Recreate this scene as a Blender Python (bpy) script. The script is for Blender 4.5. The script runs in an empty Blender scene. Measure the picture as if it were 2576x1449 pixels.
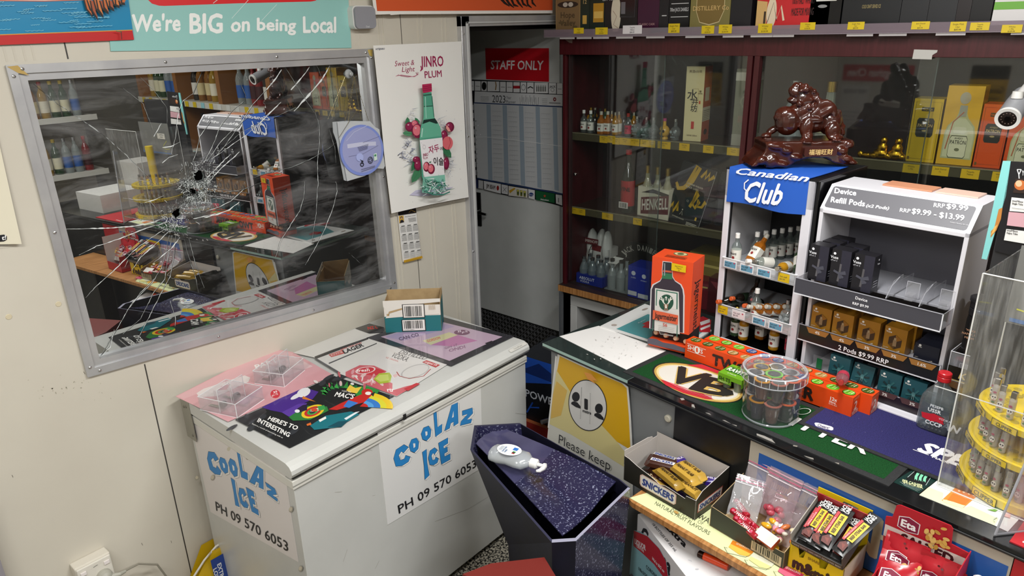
import bpy, math, random
from mathutils import Matrix, Vector, geometry
import mathutils
random.seed(7)
scn = bpy.context.scene
COL = scn.collection
V3 = Vector
# ---------------------------------------------------------------- camera
FPX = 1794.5
CAM = V3((0, 0, 2.03))
_pitch, _roll, _az = math.radians(20.196), math.radians(-1.467), math.radians(41.12)
def _basis():
    u = V3((0, -math.cos(_pitch), -math.sin(_pitch)))
    c, s = math.cos(_roll), math.sin(_roll)
    u = V3((c * u.x - s * u.y, s * u.x + c * u.y, u.z))
    fw = V3((0, 0, 1)) - u.z * u
    fw.normalize()
    r = fw.cross(u)
    if r.x < 0:
        r = -r
    ex = fw * math.cos(_az) + r * math.sin(_az)
    ey = fw * math.sin(_az) - r * math.cos(_az)
    return Matrix((ex, ey, u))
RW = _basis()
cam_data = bpy.data.cameras.new('camera')
cam_data.sensor_width = 36
cam_data.lens = 36 * FPX / 2576
cam_data.clip_start = 0.05
cam = bpy.data.objects.new('camera', cam_data)
COL.objects.link(cam)
_r, _u, _f = RW @ V3((1, 0, 0)), RW @ V3((0, -1, 0)), RW @ V3((0, 0, 1))
cam.matrix_world = Matrix(((_r.x, _u.x, -_f.x, CAM.x), (_r.y, _u.y, -_f.y, CAM.y), (_r.z, _u.z, -_f.z, CAM.z), (0, 0, 0, 1)))
scn.camera = cam
# ---------------------------------------------------------------- light and exposure
scn.view_settings.view_transform = 'Standard'
scn.view_settings.look = 'None'
scn.view_settings.gamma = 1
scn.view_settings.use_curve_mapping = False
scn.view_settings.exposure = 0.0
scn.cycles.max_bounces = 9
scn.cycles.transparent_max_bounces = 24
scn.cycles.caustics_reflective = False
scn.cycles.caustics_refractive = False
scn.cycles.sample_clamp_indirect = 6
wd = bpy.data.worlds.new('world')
scn.world = wd
wd.use_nodes = True
wd.node_tree.nodes['Background'].inputs[0].default_value = (0.9, 0.95, 1, 1)
wd.node_tree.nodes['Background'].inputs[1].default_value = 0.02
LAMPS = [(-0.5, 0.9, 35), (-0.5, -1.4, 34), (1.35, 0.5, 46), (1.35, -1.4, 36)]
LAMP_Z = 2.82
for lx, ly, pw in LAMPS:
    ld = bpy.data.lights.new('fluorescent_glow', 'AREA')
    ld.shape = 'RECTANGLE'
    ld.size, ld.size_y = 1.2, 0.16
    ld.energy = pw
    ld.color = (0.99, 1.0, 0.995)
    lo = bpy.data.objects.new('fluorescent_glow', ld)
    lo.location = (lx, ly, LAMP_Z - 0.075)
    COL.objects.link(lo)

# ---------------------------------------------------------------- pixel rays measured on the photograph -> points on real planes
def ray(px, py):
    return RW @ V3(((px - 1288) / FPX, (py - 724.5) / FPX, 1))
def onplane(px, py, o, n):
    v = ray(px, py)
    return CAM + v * ((V3(o) - CAM).dot(n) / v.dot(n))
def onz(px, py, z):
    return onplane(px, py, (0, 0, z), V3((0, 0, 1)))
def onx(px, py, x):
    return onplane(px, py, (x, 0, 0), V3((1, 0, 0)))
def ony(px, py, y):
    return onplane(px, py, (0, y, 0), V3((0, 1, 0)))
def zat(px, py, p):
    v = ray(px, py)
    t = math.hypot(p[0] - CAM.x, p[1] - CAM.y) / math.hypot(v.x, v.y)
    return CAM.z + t * v.z
# zoom windows the photograph was measured in: x0, y0, scale
FULL = (0, 0, 1)
A1, A2, A3, A4, A5, A6 = (0, 0, 3.623), (600, 0, 3.623), (0, 150, 1.811), (930, 380, 2.337), (1140, 30, 2.542), (1380, 0, 4.155)
B1, B2, B3, B4, B5, B6, B7, B8 = (1960, 0, 4.182), (1400, 150, 4.675), (1400, 430, 4.14), (1880, 150, 3.701), (1780, 400, 2.897), (2000, 420, 3.8125), (2000, 700, 3.622), (2280, 380, 1.574)
C1, C2, C3, C4, C5, C6, C7, C8 = (430, 700, 2.8), (430, 980, 2.862), (0, 1150, 4.293), (1160, 880, 2.546), (1360, 720, 3.623), (1800, 820, 3.813), (1540, 1060, 3.725), (1980, 1120, 4.322)
D4, D5 = (350, 370, 5.367), (780, 150, 3.6225)
def fp(Z, x, y):
    return Z[0] + x / Z[2], Z[1] + y / Z[2]

# ---------------------------------------------------------------- materials: 'rrggbb' + options /r.3 roughness, /m metal, /c clear coat ; named ones are registered
MATS = {}
def lin(h):
    o = []
    for i in (0, 2, 4):
        c = int(h[i:i + 2], 16) / 255
        o.append(c / 12.92 if c <= .04045 else ((c + .055) / 1.055) ** 2.4)
    return o[0], o[1], o[2], 1
def newmat(name):
    m = bpy.data.materials.new(name)
    m.use_nodes = True
    nt = m.node_tree
    return m, nt, nt.nodes['Principled BSDF'], nt.nodes['Material Output']
def M_(k):
    if k in MATS:
        return MATS[k]
    parts = k.split('/')
    m, nt, b, out = newmat('m_' + k)
    b.inputs['Base Color'].default_value = lin(parts[0])
    b.inputs['Roughness'].default_value = .5
    for o in parts[1:]:
        if o[0] == 'r': b.inputs['Roughness'].default_value = float(o[1:])
        elif o == 'm': b.inputs['Metallic'].default_value = 1
        elif o[0] == 's': b.inputs['Specular IOR Level'].default_value = float(o[1:])
        elif o == 'c': b.inputs['Coat Weight'].default_value = .6
        elif o[0] == 'e':
            b.inputs['Emission Color'].default_value = lin(parts[0])
            b.inputs['Emission Strength'].default_value = float(o[1:])
        elif o[0] == 't':      # thin clear sheet: see-through with a sharp fresnel shine; number = how clear
            nt.nodes.remove(b)
            tr, gl, df, mx, mx2, lw = (nt.nodes.new(t) for t in ('ShaderNodeBsdfTransparent', 'ShaderNodeBsdfGlossy', 'ShaderNodeBsdfDiffuse', 'ShaderNodeMixShader', 'ShaderNodeMixShader', 'ShaderNodeLayerWeight'))
            tr.inputs[0].default_value = [c ** .4 for c in lin(parts[0])]
            df.inputs[0].default_value = lin(parts[0])
            gl.inputs[0].default_value = (1, 1, 1, 1)
            gl.inputs['Roughness'].default_value = .03
            lw.inputs[0].default_value = .5
            pw_ = nt.nodes.new('ShaderNodeMath'); pw_.operation = 'POWER'; pw_.inputs[1].default_value = 4
            mx.inputs[0].default_value = float(o[1:])
            sc_ = nt.nodes.new('ShaderNodeMapRange'); sc_.inputs[3].default_value, sc_.inputs[4].default_value = .045, .9
            nt.links.new(df.outputs[0], mx.inputs[1]); nt.links.new(tr.outputs[0], mx.inputs[2])
            nt.links.new(lw.outputs[1], pw_.inputs[0]); nt.links.new(pw_.outputs[0], sc_.inputs[0]); nt.links.new(sc_.outputs[0], mx2.inputs[0]); nt.links.new(mx.outputs[0], mx2.inputs[1]); nt.links.new(gl.outputs[0], mx2.inputs[2])
            nt.links.new(mx2.outputs[0], out.inputs[0])
    MATS[k] = m
    return m
def noisemat(key, c1, c2, scale, rough=.5, lo=.45, hi=.6, metal=0, detail=4, coat=0, bump=0, stretch=None, spec=.5, rough2=None):
    """two colours mixed by noise in object space"""
    m, nt, b, out = newmat(key)
    tc, no, rp = nt.nodes.new('ShaderNodeTexCoord'), nt.nodes.new('ShaderNodeTexNoise'), nt.nodes.new('ShaderNodeValToRGB')
    src = tc.outputs['Object']
    if stretch:
        mp = nt.nodes.new('ShaderNodeMapping')
        mp.inputs['Scale'].default_value = stretch
        nt.links.new(src, mp.inputs[0]); src = mp.outputs[0]
    no.inputs['Scale'].default_value = scale
    no.inputs['Detail'].default_value = detail
    nt.links.new(src, no.inputs[0]); nt.links.new(no.outputs[0], rp.inputs[0])
    rp.color_ramp.elements[0].position, rp.color_ramp.elements[1].position = lo, hi
    rp.color_ramp.elements[0].color, rp.color_ramp.elements[1].color = lin(c1), lin(c2)
    nt.links.new(rp.outputs[0], b.inputs['Base Color'])
    b.inputs['Roughness'].default_value = rough
    b.inputs['Metallic'].default_value = metal
    b.inputs['Coat Weight'].default_value = coat
    b.inputs['Specular IOR Level'].default_value = spec
    if bump:
        bp = nt.nodes.new('ShaderNodeBump')
        bp.inputs['Strength'].default_value = bump
        bp.inputs['Distance'].default_value = .01
        nt.links.new(no.outputs[0], bp.inputs['Height']); nt.links.new(bp.outputs[0], b.inputs['Normal'])
    MATS[key] = m
    return m

# ---------------------------------------------------------------- text outlines, cached
TXT = {}
def text_mesh(s, bold=0, shear=0):
    k = (s, bold, shear)
    if k not in TXT:
        c = bpy.data.curves.new('lettering', 'FONT')
        c.body = s
        c.resolution_u = 2
        c.shear = shear
        o = bpy.data.objects.new('lettering', c)
        me = o.to_mesh()
        v = [(p.co.x, p.co.y) for p in me.vertices]
        f = [tuple(q.vertices) for q in me.polygons]
        o.to_mesh_clear()
        if bold:
            n0, v0, f0 = len(v), list(v), list(f)
            for k, (dx, dy) in enumerate(((1, 0), (-1, 0), (0, 1), (0, -1), (.7, .7), (-.7, -.7))):
                v += [(x + dx * bold * .9, y + dy * bold * .9) for x, y in v0]
                f += [tuple(i + n0 * (k + 1) for i in q) for q in f0]
        bpy.data.objects.remove(o)
        bpy.data.curves.remove(c)
        x0, x1, y1 = min(p[0] for p in v), max(p[0] for p in v), max(p[1] for p in v)
        TXT[k] = ([((x - x0) / (x1 - x0), y / y1) for x, y in v], f, (x1 - x0) / y1)
    return TXT[k]

# ---------------------------------------------------------------- mesh builder
I4 = Matrix.Identity(4)
def frame(o, ang=0):
    return Matrix.Translation(V3(o)) @ Matrix.Rotation(ang, 4, 'Z')
class MB:
    def __init__(s, M=None):
        s.M = M or I4
        s.v, s.f, s.mi, s.sm, s.mats = [], [], [], [], []
    def add(s, verts, faces, mat, smooth=False, raw=False):
        n = len(s.v)
        s.v += [V3(p) for p in verts] if raw else [s.M @ V3(p) for p in verts]
        if mat not in s.mats:
            s.mats.append(mat)
        i = s.mats.index(mat)
        for f in faces:
            s.f.append([a + n for a in f]); s.mi.append(i); s.sm.append(smooth)
        return s
    def box(s, a, b, mat):
        x0, y0, z0 = a; x1, y1, z1 = b
        v = [(x0, y0, z0), (x1, y0, z0), (x1, y1, z0), (x0, y1, z0), (x0, y0, z1), (x1, y0, z1), (x1, y1, z1), (x0, y1, z1)]
        fs = {'-z': (0, 3, 2, 1), '+z': (4, 5, 6, 7), '-y': (0, 1, 5, 4), '+x': (1, 2, 6, 5), '+y': (2, 3, 7, 6), '-x': (3, 0, 4, 7)}
        if isinstance(mat, dict):
            for k, f in fs.items():
                m = mat.get(k, mat.get('*'))
                if m: s.add([v[i] for i in f], [(0, 1, 2, 3)], m)
        else:
            s.add(v, list(fs.values()), mat)
        return s
    def hexa(s, v, mat):
        s.add(v, [(0, 3, 2, 1), (4, 5, 6, 7), (0, 1, 5, 4), (1, 2, 6, 5), (2, 3, 7, 6), (3, 0, 4, 7)], mat)
        return s
    def lathe(s, prof, mat, o=(0, 0, 0), n=20, axis=None, sq=0, cap=True):
        """prof: (r, z) bottom to top; mat a string or one per segment; axis: direction of the profile's z; sq squares the section"""
        R = V3((0, 0, 1)).rotation_difference(V3(axis).normalized()).to_matrix() if axis else Matrix.Identity(3)
        rings = []
        for r, z in prof:
            ring = []
            for i in range(n):
                a = 2 * math.pi * (i + .5) / n
                k = 1
                if sq: k = (abs(math.cos(a)) ** sq + abs(math.sin(a)) ** sq) ** (-1 / sq)
                ring.append(V3(o) + R @ V3((r * k * math.cos(a), r * k * math.sin(a), z)))
            rings.append(ring)
        for j in range(len(prof) - 1):
            m = mat if isinstance(mat, str) else mat[j]
            s.add(rings[j] + rings[j + 1], [(i, (i + 1) % n, n + (i + 1) % n, n + i) for i in range(n)], m, True)
        for j, rev in ((0, True), (-1, False)):
            if cap and prof[j][0] > 1e-5:
                m = mat if isinstance(mat, str) else mat[j]
                s.add(rings[j], [tuple(range(n))[::-1] if rev else tuple(range(n))], m)
        return s
    def cyl(s, p0, p1, r, mat, r1=None, n=16):
        p0, p1 = V3(p0), V3(p1)
        return s.lathe([(r, 0), (r if r1 is None else r1, (p1 - p0).length)], mat, p0, n, (p1 - p0))
    def tube(s, pts, r, mat, n=6, closed=False):
        pts = [V3(p) for p in pts]
        rs = r if isinstance(r, (list, tuple)) else [r] * len(pts)
        rings, up = [], None
        for i, p in enumerate(pts):
            t = (pts[min(i + 1, len(pts) - 1)] - pts[max(i - 1, 0)]).normalized()
            if up is None:
                up = t.orthogonal().normalized()
            up = (up - t * up.dot(t)).normalized()
            w = t.cross(up)
            rings.append([p + (up * math.cos(2 * math.pi * k / n) + w * math.sin(2 * math.pi * k / n)) * rs[i] for k in range(n)])
        for a, b in zip(rings, rings[1:]):
            s.add(a + b, [(k, (k + 1) % n, n + (k + 1) % n, n + k) for k in range(n)], mat, True)
        s.add(rings[0], [tuple(range(n))[::-1]], mat); s.add(rings[-1], [tuple(range(n))], mat)
        return s
    def ell(s, c, r, mat, n=12, m=8, R=None, bump=0):
        R = R or Matrix.Identity(3)
        v, f = [], []
        for j in range(m + 1):
            th = math.pi * j / m
            for i in range(n):
                ph = 2 * math.pi * i / n
                k = 1 + (random.uniform(-bump, bump) if bump and 0 < j < m else 0)
                v.append(V3(c) + R @ V3((r[0] * math.sin(th) * math.cos(ph) * k, r[1] * math.sin(th) * math.sin(ph) * k, r[2] * math.cos(th) * k)))
        for j in range(m):
            for i in range(n):
                f.append((j * n + i, (j + 1) * n + i, (j + 1) * n + (i + 1) % n, j * n + (i + 1) % n))
        return s.add(v, f, mat, True)
    def ext(s, poly, o, ex, ey, t, mat, side=None):
        """outline extruded by t against its normal (ex x ey)"""
        o, ex, ey = V3(o), V3(ex), V3(ey)
        nz = ex.cross(ey).normalized()
        a = [o + ex * x + ey * y for x, y in poly]
        if geometry.normal([V3((x, y, 0)) for x, y in poly]).z < 0:
            a.reverse()
        b = [p - nz * t for p in a]
        n = len(a)
        tri = geometry.tessellate_polygon([a])
        s.add(a, [q if (a[q[1]] - a[q[0]]).cross(a[q[2]] - a[q[0]]).dot(nz) > 0 else q[::-1] for q in tri], mat)
        s.add(b, [q if (b[q[1]] - b[q[0]]).cross(b[q[2]] - b[q[0]]).dot(nz) < 0 else q[::-1] for q in tri], side or mat)
        s.add(a + b, [(i, n + i, n + (i + 1) % n, (i + 1) % n) for i in range(n)], side or mat)
        return s
    def sheet(s, grid, mat, t=0, smooth=True):
        """rows of points -> sheet, with thickness t when given"""
        h, w = len(grid), len(grid[0])
        v = [p for r in grid for p in r]
        f = [(j * w + i, j * w + i + 1, (j + 1) * w + i + 1, (j + 1) * w + i) for j in range(h - 1) for i in range(w - 1)]
        s.add(v, f, mat, smooth)
        if t:
            nz = (V3(grid[0][-1]) - V3(grid[0][0])).cross(V3(grid[-1][0]) - V3(grid[0][0])).normalized() * -t
            s.add([V3(p) + nz for p in v], [q[::-1] for q in f], mat, smooth)
        return s
    def panel(s, o, ex, ey, Z=None):
        return Panel(s, s.M @ V3(o), s.M.to_3x3() @ V3(ex), s.M.to_3x3() @ V3(ey), Z)
    def obj(s, name, parent=None, label=None, cat=None, group=None, kind=None, bevel=0, loc=None, rot=0):
        root = parent
        while root is not None and root.parent is not None:
            root = root.parent
        if root is not None:
            o0 = V3(root['_o'])
        elif loc is not None:
            o0 = V3(loc)
        else:
            xs, ys, zs = [p.x for p in s.v], [p.y for p in s.v], [p.z for p in s.v]
            o0 = V3(((min(xs) + max(xs)) / 2, (min(ys) + max(ys)) / 2, min(zs)))
        me = bpy.data.meshes.new(name)
        vv = [p - o0 for p in s.v]
        if root is not None and root.get('_r'):
            Ri = Matrix.Rotation(-root['_r'], 3, 'Z')
            vv = [Ri @ p for p in vv]
        me.from_pydata(vv, [], s.f)
        for k in s.mats:
            me.materials.append(M_(k))
        me.polygons.foreach_set('material_index', s.mi)
        me.polygons.foreach_set('use_smooth', s.sm)
        me.update()
        if any(s.sm):
            me.set_sharp_from_angle(angle=math.radians(42))
        o = bpy.data.objects.new(name, me)
        COL.objects.link(o)
        if parent is not None:
            o.parent = parent
        else:
            o.location = o0
            o['_o'] = o0[:]
        tag(o, label, cat, group, kind)
        if bevel:
            bm = o.modifiers.new('bevel', 'BEVEL')
            bm.width = bevel; bm.segments = 2; bm.limit_method = 'ANGLE'; bm.angle_limit = math.radians(50)
        return o
class Panel:
    """a flat face to print on: world origin, axes, and how coordinates are read (measured on the photograph, or metres)"""
    def __init__(s, mb, o, ex, ey, Z=None):
        s.mb, s.o, s.ex, s.ey, s.Z, s.k = mb, V3(o), V3(ex).normalized(), V3(ey).normalized(), Z, 0
        s.n = s.ex.cross(s.ey).normalized()
        s.step = .00022
        s.dx = s.dy = 0
    def at(s, x, y):
        if s.Z:
            x, y = fp(s.Z, x + s.dx, y + s.dy)
            p = onplane(x, y, s.o, s.n) - s.o
            return p.dot(s.ex), p.dot(s.ey)
        return x, y
    def w(s, u, v, lift=None):
        return s.o + s.ex * u + s.ey * v + s.n * (s.k * s.step if lift is None else lift)
    def poly(s, pts, mat, holes=(), up=True):
        if up: s.k += 1
        loops = [[s.at(*p) for p in pts]] + [[s.at(*p) for p in h] for h in holes]
        flat = [p for l in loops for p in l]
        tri = geometry.tessellate_polygon([[V3((p[0], p[1], 0)) for p in l] for l in loops])
        fs = []
        for a, b, c in tri:
            A, B, C = flat[a], flat[b], flat[c]
            fs.append((a, b, c) if (B[0] - A[0]) * (C[1] - A[1]) - (B[1] - A[1]) * (C[0] - A[0]) > 0 else (a, c, b))
        s.mb.add([s.w(*p) for p in flat], fs, mat, False, True)
        return s
    def rect(s, x0, y0, x1, y1, mat, up=True):
        return s.poly([(x0, y0), (x1, y0), (x1, y1), (x0, y1)], mat, (), up)
    def disc(s, cx, cy, rx, ry, mat, n=28, rot=0, r0=0):
        c, q = math.cos(rot), math.sin(rot)
        def ring(k):
            return [(cx + k * (rx * math.cos(t) * c - ry * math.sin(t) * q), cy + k * (rx * math.cos(t) * q + ry * math.sin(t) * c)) for t in (2 * math.pi * i / n for i in range(n))]
        return s.poly(ring(1), mat, [ring(r0)] if r0 else ())
    def stroke(s, pts, wd, mat, up=True, taper=None):
        if up: s.k += 1
        P = [V3(s.at(*p)) for p in pts]
        L, R = [], []
        for i, p in enumerate(P):
            t = (P[min(i + 1, len(P) - 1)] - P[max(i - 1, 0)])
            if t.length < 1e-9: t = V3((1, 0))
            t.normalize()
            w = (wd if not isinstance(wd, (list, tuple)) else wd[i]) / 2
            L.append((p.x - t.y * w, p.y + t.x * w)); R.append((p.x + t.y * w, p.y - t.x * w))
        n = len(P)
        s.mb.add([s.w(*q) for q in L + R], [(n + i, n + i + 1, i + 1, i) for i in range(n - 1)], mat, False, True)
        return s
    def text(s, t, p0, p1, pt, mat, bold=0, shear=0, up=True):
        if not t.strip(): return s
        """lettering between two baseline points; pt is above p0 at the height of the letters"""
        if up: s.k += 1
        v, f, _ = text_mesh(t, bold, shear)
        a, b, c = (V3(s.at(*q)) for q in (p0, p1, pt))
        X, Y = b - a, c - a
        nb = len(v) // 7 if bold else len(v)
        s.mb.add([s.w(*(a + X * x + Y * y), lift=s.k * s.step + (i // nb) * 2.2e-5) for i, (x, y) in enumerate(v)], f, mat, False, True)
        return s
    def line(s, t, x, y, h, mat, bold=0, wmax=None, align='l', shear=0):
        if not t.strip(): return s
        """lettering in the panel's own metres"""
        v, f, asp = text_mesh(t, bold, shear)
        w = asp * h
        if wmax and w > wmax: w = wmax
        if align == 'c': x -= w / 2
        if align == 'r': x -= w
        return s.text(t, (x, y), (x + w, y), (x, y + h), mat, bold, shear)
    def bars(s, x0, y0, x1, y1, mat='101010', n=16):
        s.k += 1
        x = 0
        rng = random.Random(n)
        ws = [rng.choice((1, 1, 2, 3)) for _ in range(2 * n)]
        tot = sum(ws)
        for i, w in enumerate(ws):
            if i % 2 == 0:
                a, b = x0 + (x1 - x0) * x / tot, x0 + (x1 - x0) * (x + w) / tot
                s.poly([(a, y0), (b, y0), (b, y1), (a, y1)], mat, (), False)
            x += w
        return s
def tag(o, label=None, cat=None, group=None, kind=None):
    for k, v in (('label', label), ('category', cat), ('group', group), ('kind', kind)):
        if v: o[k] = v
    return o
def thing(name, label, cat, loc, group=None, rot=0):
    o = bpy.data.objects.new(name, None)
    o.empty_display_size = .05
    COL.objects.link(o)
    o.location = loc
    o['_o'] = list(loc)
    if rot:
        o.rotation_euler = (0, 0, rot); o['_r'] = rot
    return tag(o, label, cat, group)
def dup(src, loc, rotz=0, label=None, group=None, scale=None, eul=None):
    r = src.copy(); COL.objects.link(r)
    r.location = loc; r.rotation_euler = eul or (0, 0, rotz)
    if scale: r.scale = scale
    if label: r['label'] = label
    if group: r['group'] = group
    for ch in src.children:
        c = ch.copy(); COL.objects.link(c); c.parent = r
        for g in ch.children:
            d = g.copy(); COL.objects.link(d); d.parent = c
    return r
def wallP(mb, y, Z=None):          # a panel on the long wall, seen from the room
    return Panel(mb, (0, y, 0), (1, 0, 0), (0, 0, 1), Z)
def cabP(mb, x, Z=None):           # a panel facing the camera side (-x)
    return Panel(mb, (x, 0, 0), (0, -1, 0), (0, 0, 1), Z)
def topP(mb, z, Z=None):           # a panel lying face up
    return Panel(mb, (0, 0, z), (1, 0, 0), (0, 1, 0), Z)
def seatbox(pl, pr, z):
    """frame of a box from the photo positions of its two lower front corners standing at height z: local x along the front, y away"""
    a, b = onz(*pl, z), onz(*pr, z)
    return frame(a, math.atan2(b.y - a.y, b.x - a.x)), (b - a).length, a
# ================================================================ materials of the room
noisemat('wallpaint', 'c9c2b4', 'cfc9bb', 3, rough=.38, lo=.3, hi=.7)
noisemat('terrazzo', '1c1b19', 'a8a292', 110, rough=.4, lo=.45, hi=.56, detail=3)
noisemat('alu', 'b9b9bc', 'd0d0d0', 9, rough=.34, lo=.3, hi=.75, metal=.55, stretch=(1, 1, 1))
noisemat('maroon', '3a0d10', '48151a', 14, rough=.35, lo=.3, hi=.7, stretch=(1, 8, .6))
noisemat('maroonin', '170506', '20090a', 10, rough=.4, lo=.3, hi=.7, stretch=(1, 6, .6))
noisemat('wood', '8a5a2b', 'b98550', 8, rough=.45, lo=.3, hi=.7, stretch=(1, 14, 1))
noisemat('card', 'a58a62', 'b59a70', 30, rough=.8, lo=.3, hi=.7)
noisemat('doorpaint', 'c2c4c1', 'caccc9', 6, rough=.5, lo=.3, hi=.7)
YW = 2.38
# ================================================================ room shell
X0, X1, Y0, Y1, ZC = -1.7, 3.5, -2.9, 2.38, 2.9
b = MB().box((X0 - .1, Y0 - .1, -.1), (3.7, 4.3, 0), 'terrazzo'); b.obj('floor', kind='structure')
b = MB().box((X0 - .1, Y0 - .1, ZC), (3.7, 4.3, ZC + .1), 'd9d6cc'); b.obj('ceiling', kind='structure')
b = MB().box((X1, Y0 - .1, 0), (X1 + .1, Y1, ZC), 'b9b2a6'); b.obj('wall_back', kind='structure')
b = MB().box((X0 - .1, Y0 - .1, 0), (X0, Y1 + .1, ZC), 'bdb8ae'); b.obj('wall_front', kind='structure')
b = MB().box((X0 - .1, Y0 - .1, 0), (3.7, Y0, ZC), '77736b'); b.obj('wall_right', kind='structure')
# storeroom behind the long wall: unlit
b = MB()
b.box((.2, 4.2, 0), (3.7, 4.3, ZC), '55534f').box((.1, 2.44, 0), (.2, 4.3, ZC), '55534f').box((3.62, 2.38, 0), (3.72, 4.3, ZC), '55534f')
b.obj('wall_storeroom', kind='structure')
# long wall with window and door openings
WIN_OUT = [(14, 164), (938, 122), (1000, 727), (221, 950)]
WIN_IN = [(72, 205), (911, 161), (967, 704), (251, 898)]
wo = [ony(*p, 2.37) for p in WIN_OUT]
wi = [ony(*p, 2.385) for p in WIN_IN]
DX0, DX1, DZ = 2.45, 3.29, 2.03
b = MB()
hole = [(p.x, p.z) for p in [a.lerp(c, .55) for a, c in zip(wo, wi)]]
outl = [(X0, 0), (DX0, 0), (DX0, DZ), (DX1, DZ), (DX1, 0), (3.62, 0), (3.62, ZC), (X0, ZC)]
P = wallP(b, YW); P.poly(outl, 'wallpaint', [hole], False)
P = Panel(b, (0, 2.46, 0), (-1, 0, 0), (0, 0, 1)); P.poly([(-x, z) for x, z in outl], '6a6862', [[(-x, z) for x, z in hole]], False)
for q in (hole, outl):
    n = len(q)
    b.add([(x, YW, z) for x, z in q] + [(x, 2.46, z) for x, z in q], [(i, (i + 1) % n, n + (i + 1) % n, n + i) for i in range(n)], 'wallpaint')
b.obj('wall_left', kind='structure')
# panel joints and pressed ribs of the wall panels
def vstrip(b, x, w, z0, z1, mat, t=.001):
    b.box((x - w / 2, YW - t, z0), (x + w / 2, YW, z1), mat)
b = MB()
xj = ony(167, 130, YW).x
vstrip(b, xj, .004, 1.97, ZC, '3d3a36', .0006)
vstrip(b, ony(417, 1155, YW).x, .004, 0, .985, '3d3a36', .0006)
for x, k in ((85, 0), (258, 0), (1078, 0), (1300, 1), (1480, 2), (1655, 1), (1875, 1)):
    q = A2 if k or x == 1078 else A1
    xx = ony(*fp(q, x, 250 if q is A2 else 470), YW).x
    if k == 2:
        vstrip(b, xx, .003, .0, ZC, '4a463f', .0006)
    else:
        vstrip(b, xx - .011, .006, 0 if k else 1.97, ZC, 'wallpaint', .0022 if k else .0008)
        vstrip(b, xx + .011, .006, 0 if k else 1.97, ZC, 'wallpaint', .0022 if k else .0008)
b.obj('trim_1', kind='structure')
b = MB().box((X0, YW - .06, 0), (ony(8, 1420, YW - .06).x - .003, YW, .78), '8f8a90'); b.obj('trim_2', kind='structure')
# marks on the wall: old adhesive pads and scuffs
for (x, y), l in (((147, 765), 'small round beige pad stuck on the wall below the window corner'), ((22, 797), 'small round beige pad stuck on the wall under the curling paper')):
    b = MB(); q = ony(x, y, YW)
    b.lathe([(.0085, 0), (.0075, .0018)], 'cfc3a6', (q.x, YW, q.z), 14, (0, -1, 0))
    b.obj('adhesive_pad', None, l, 'adhesive pad', 'adhesive pads on the wall')
b = MB(); P = wallP(b, YW - .0004, FULL); P.step = 0
r = random.Random(3)
for i in range(30):
    x, y = r.choice(((190, 965), (115, 985), (175, 985), (245, 990)))
    x += r.gauss(0, 22); y += r.gauss(0, 13)
    P.disc(x, y, r.uniform(.8, 3.5), r.uniform(.8, 2), r.choice(('b7b1a0', 'a9a393', 'c0baa9')), 7, r.random() * 3)
for x, y, w in ((30, 1195, 3), (356, 1366, 3), (210, 935, 4), (430, 1360, 2)):
    P.stroke([(x, y), (x + w, y + 6)], .0015, '6d675c')
P.k = 0
b.obj('trim_3', kind='structure')
# ================================================================ door frame (aluminium) and door leaf standing open
b = MB()
b.box((2.40, 2.352, 0), (2.452, 2.49, DZ + .045), 'alu').box((2.40, 2.352, DZ), (3.34, 2.49, DZ + .045), 'alu').box((3.29, 2.352, 0), (3.34, 2.49, DZ + .045), 'alu')
b.box((2.425, 2.345, 0), (2.44, 2.352, DZ + .02), 'b9b9b8/r.4').box((2.425, 2.345, DZ + .012), (3.32, 2.352, DZ + .02), 'b9b9b8/r.4')
b.box((2.452, 2.42, 0), (2.468, 2.49, DZ), '0c0c0c').box((2.452, 2.42, DZ - .02), (3.29, 2.49, DZ), '0c0c0c')
for z in (2.0, 1.55, .99, .5): b.cyl((2.412, 2.352, z), (2.412, 2.349, z), .004, 'd0d0d0/m/r.3', n=8)
b.obj('trim_4', kind='structure', bevel=.002)
XD = 3.27
dy0, dy1 = 2.47, onx(*fp(A5, 103, 120), XD).y
b = MB().box((XD, dy0, .006), (XD + .04, dy1, onx(*fp(A5, 100, 100), XD).z), 'doorpaint')
door = b.obj('door_1', None, kind='structure', loc=(XD, dy0, 0), bevel=.002)
b = MB()
hq = onx(*fp(A5, 165, 1270), XD)
b.box((XD - .008, hq.y - .022, hq.z - .10), (XD, hq.y + .022, hq.z + .12), '111111/r.4')
b.cyl((XD - .008, hq.y, hq.z), (XD - .05, hq.y, hq.z), .011, 'c9c9c9/m/r.2', n=12)
b.tube([(XD - .047, hq.y + .004, hq.z), (XD - .052, hq.y - .02, hq.z), (XD - .05, hq.y - .06, hq.z + .001), (XD - .046, hq.y - .108, hq.z - .002)], [.011, .011, .010, .008], 'c9c9c9/m/r.2', 10)
b.obj('door_handle', door, 'black plate with chrome lever handle')
# chequer plate along the foot of the door
b = MB()
zk = onx(1300, 805, XD).z + .012
b.box((XD - .003, dy0, .01), (XD, dy1, zk), '1d1d1d/r.35')
P = cabP(b, XD - .003)
for i in range(30):
    for j in range(9):
        u, v = -dy1 + .015 + i * .027, .02 + j * .027
        a = 1 if (i + j) % 2 else -1
        if v + .012 > zk or u > -dy0 - .01: continue
        c, s = .0105 * .707, .0105 * .707 * a
        for off in (-.005, .005):
            ox, oz = -off * .707 * a, off * .707
            q = [(-c * 1 + ox, -s + oz - .0022), (c + ox, s + oz - .0022), (c + ox, s + oz + .0022), (-c + ox, -s + oz + .0022)]
            b.ext([(u + x, v + z) for x, z in q], (XD - .0045, 0, 0), (0, -1, 0), (0, 0, 1), .0016, '6e6e70/r.3')
b.obj('kick_plate', door, 'black chequer plate along the foot')
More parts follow.
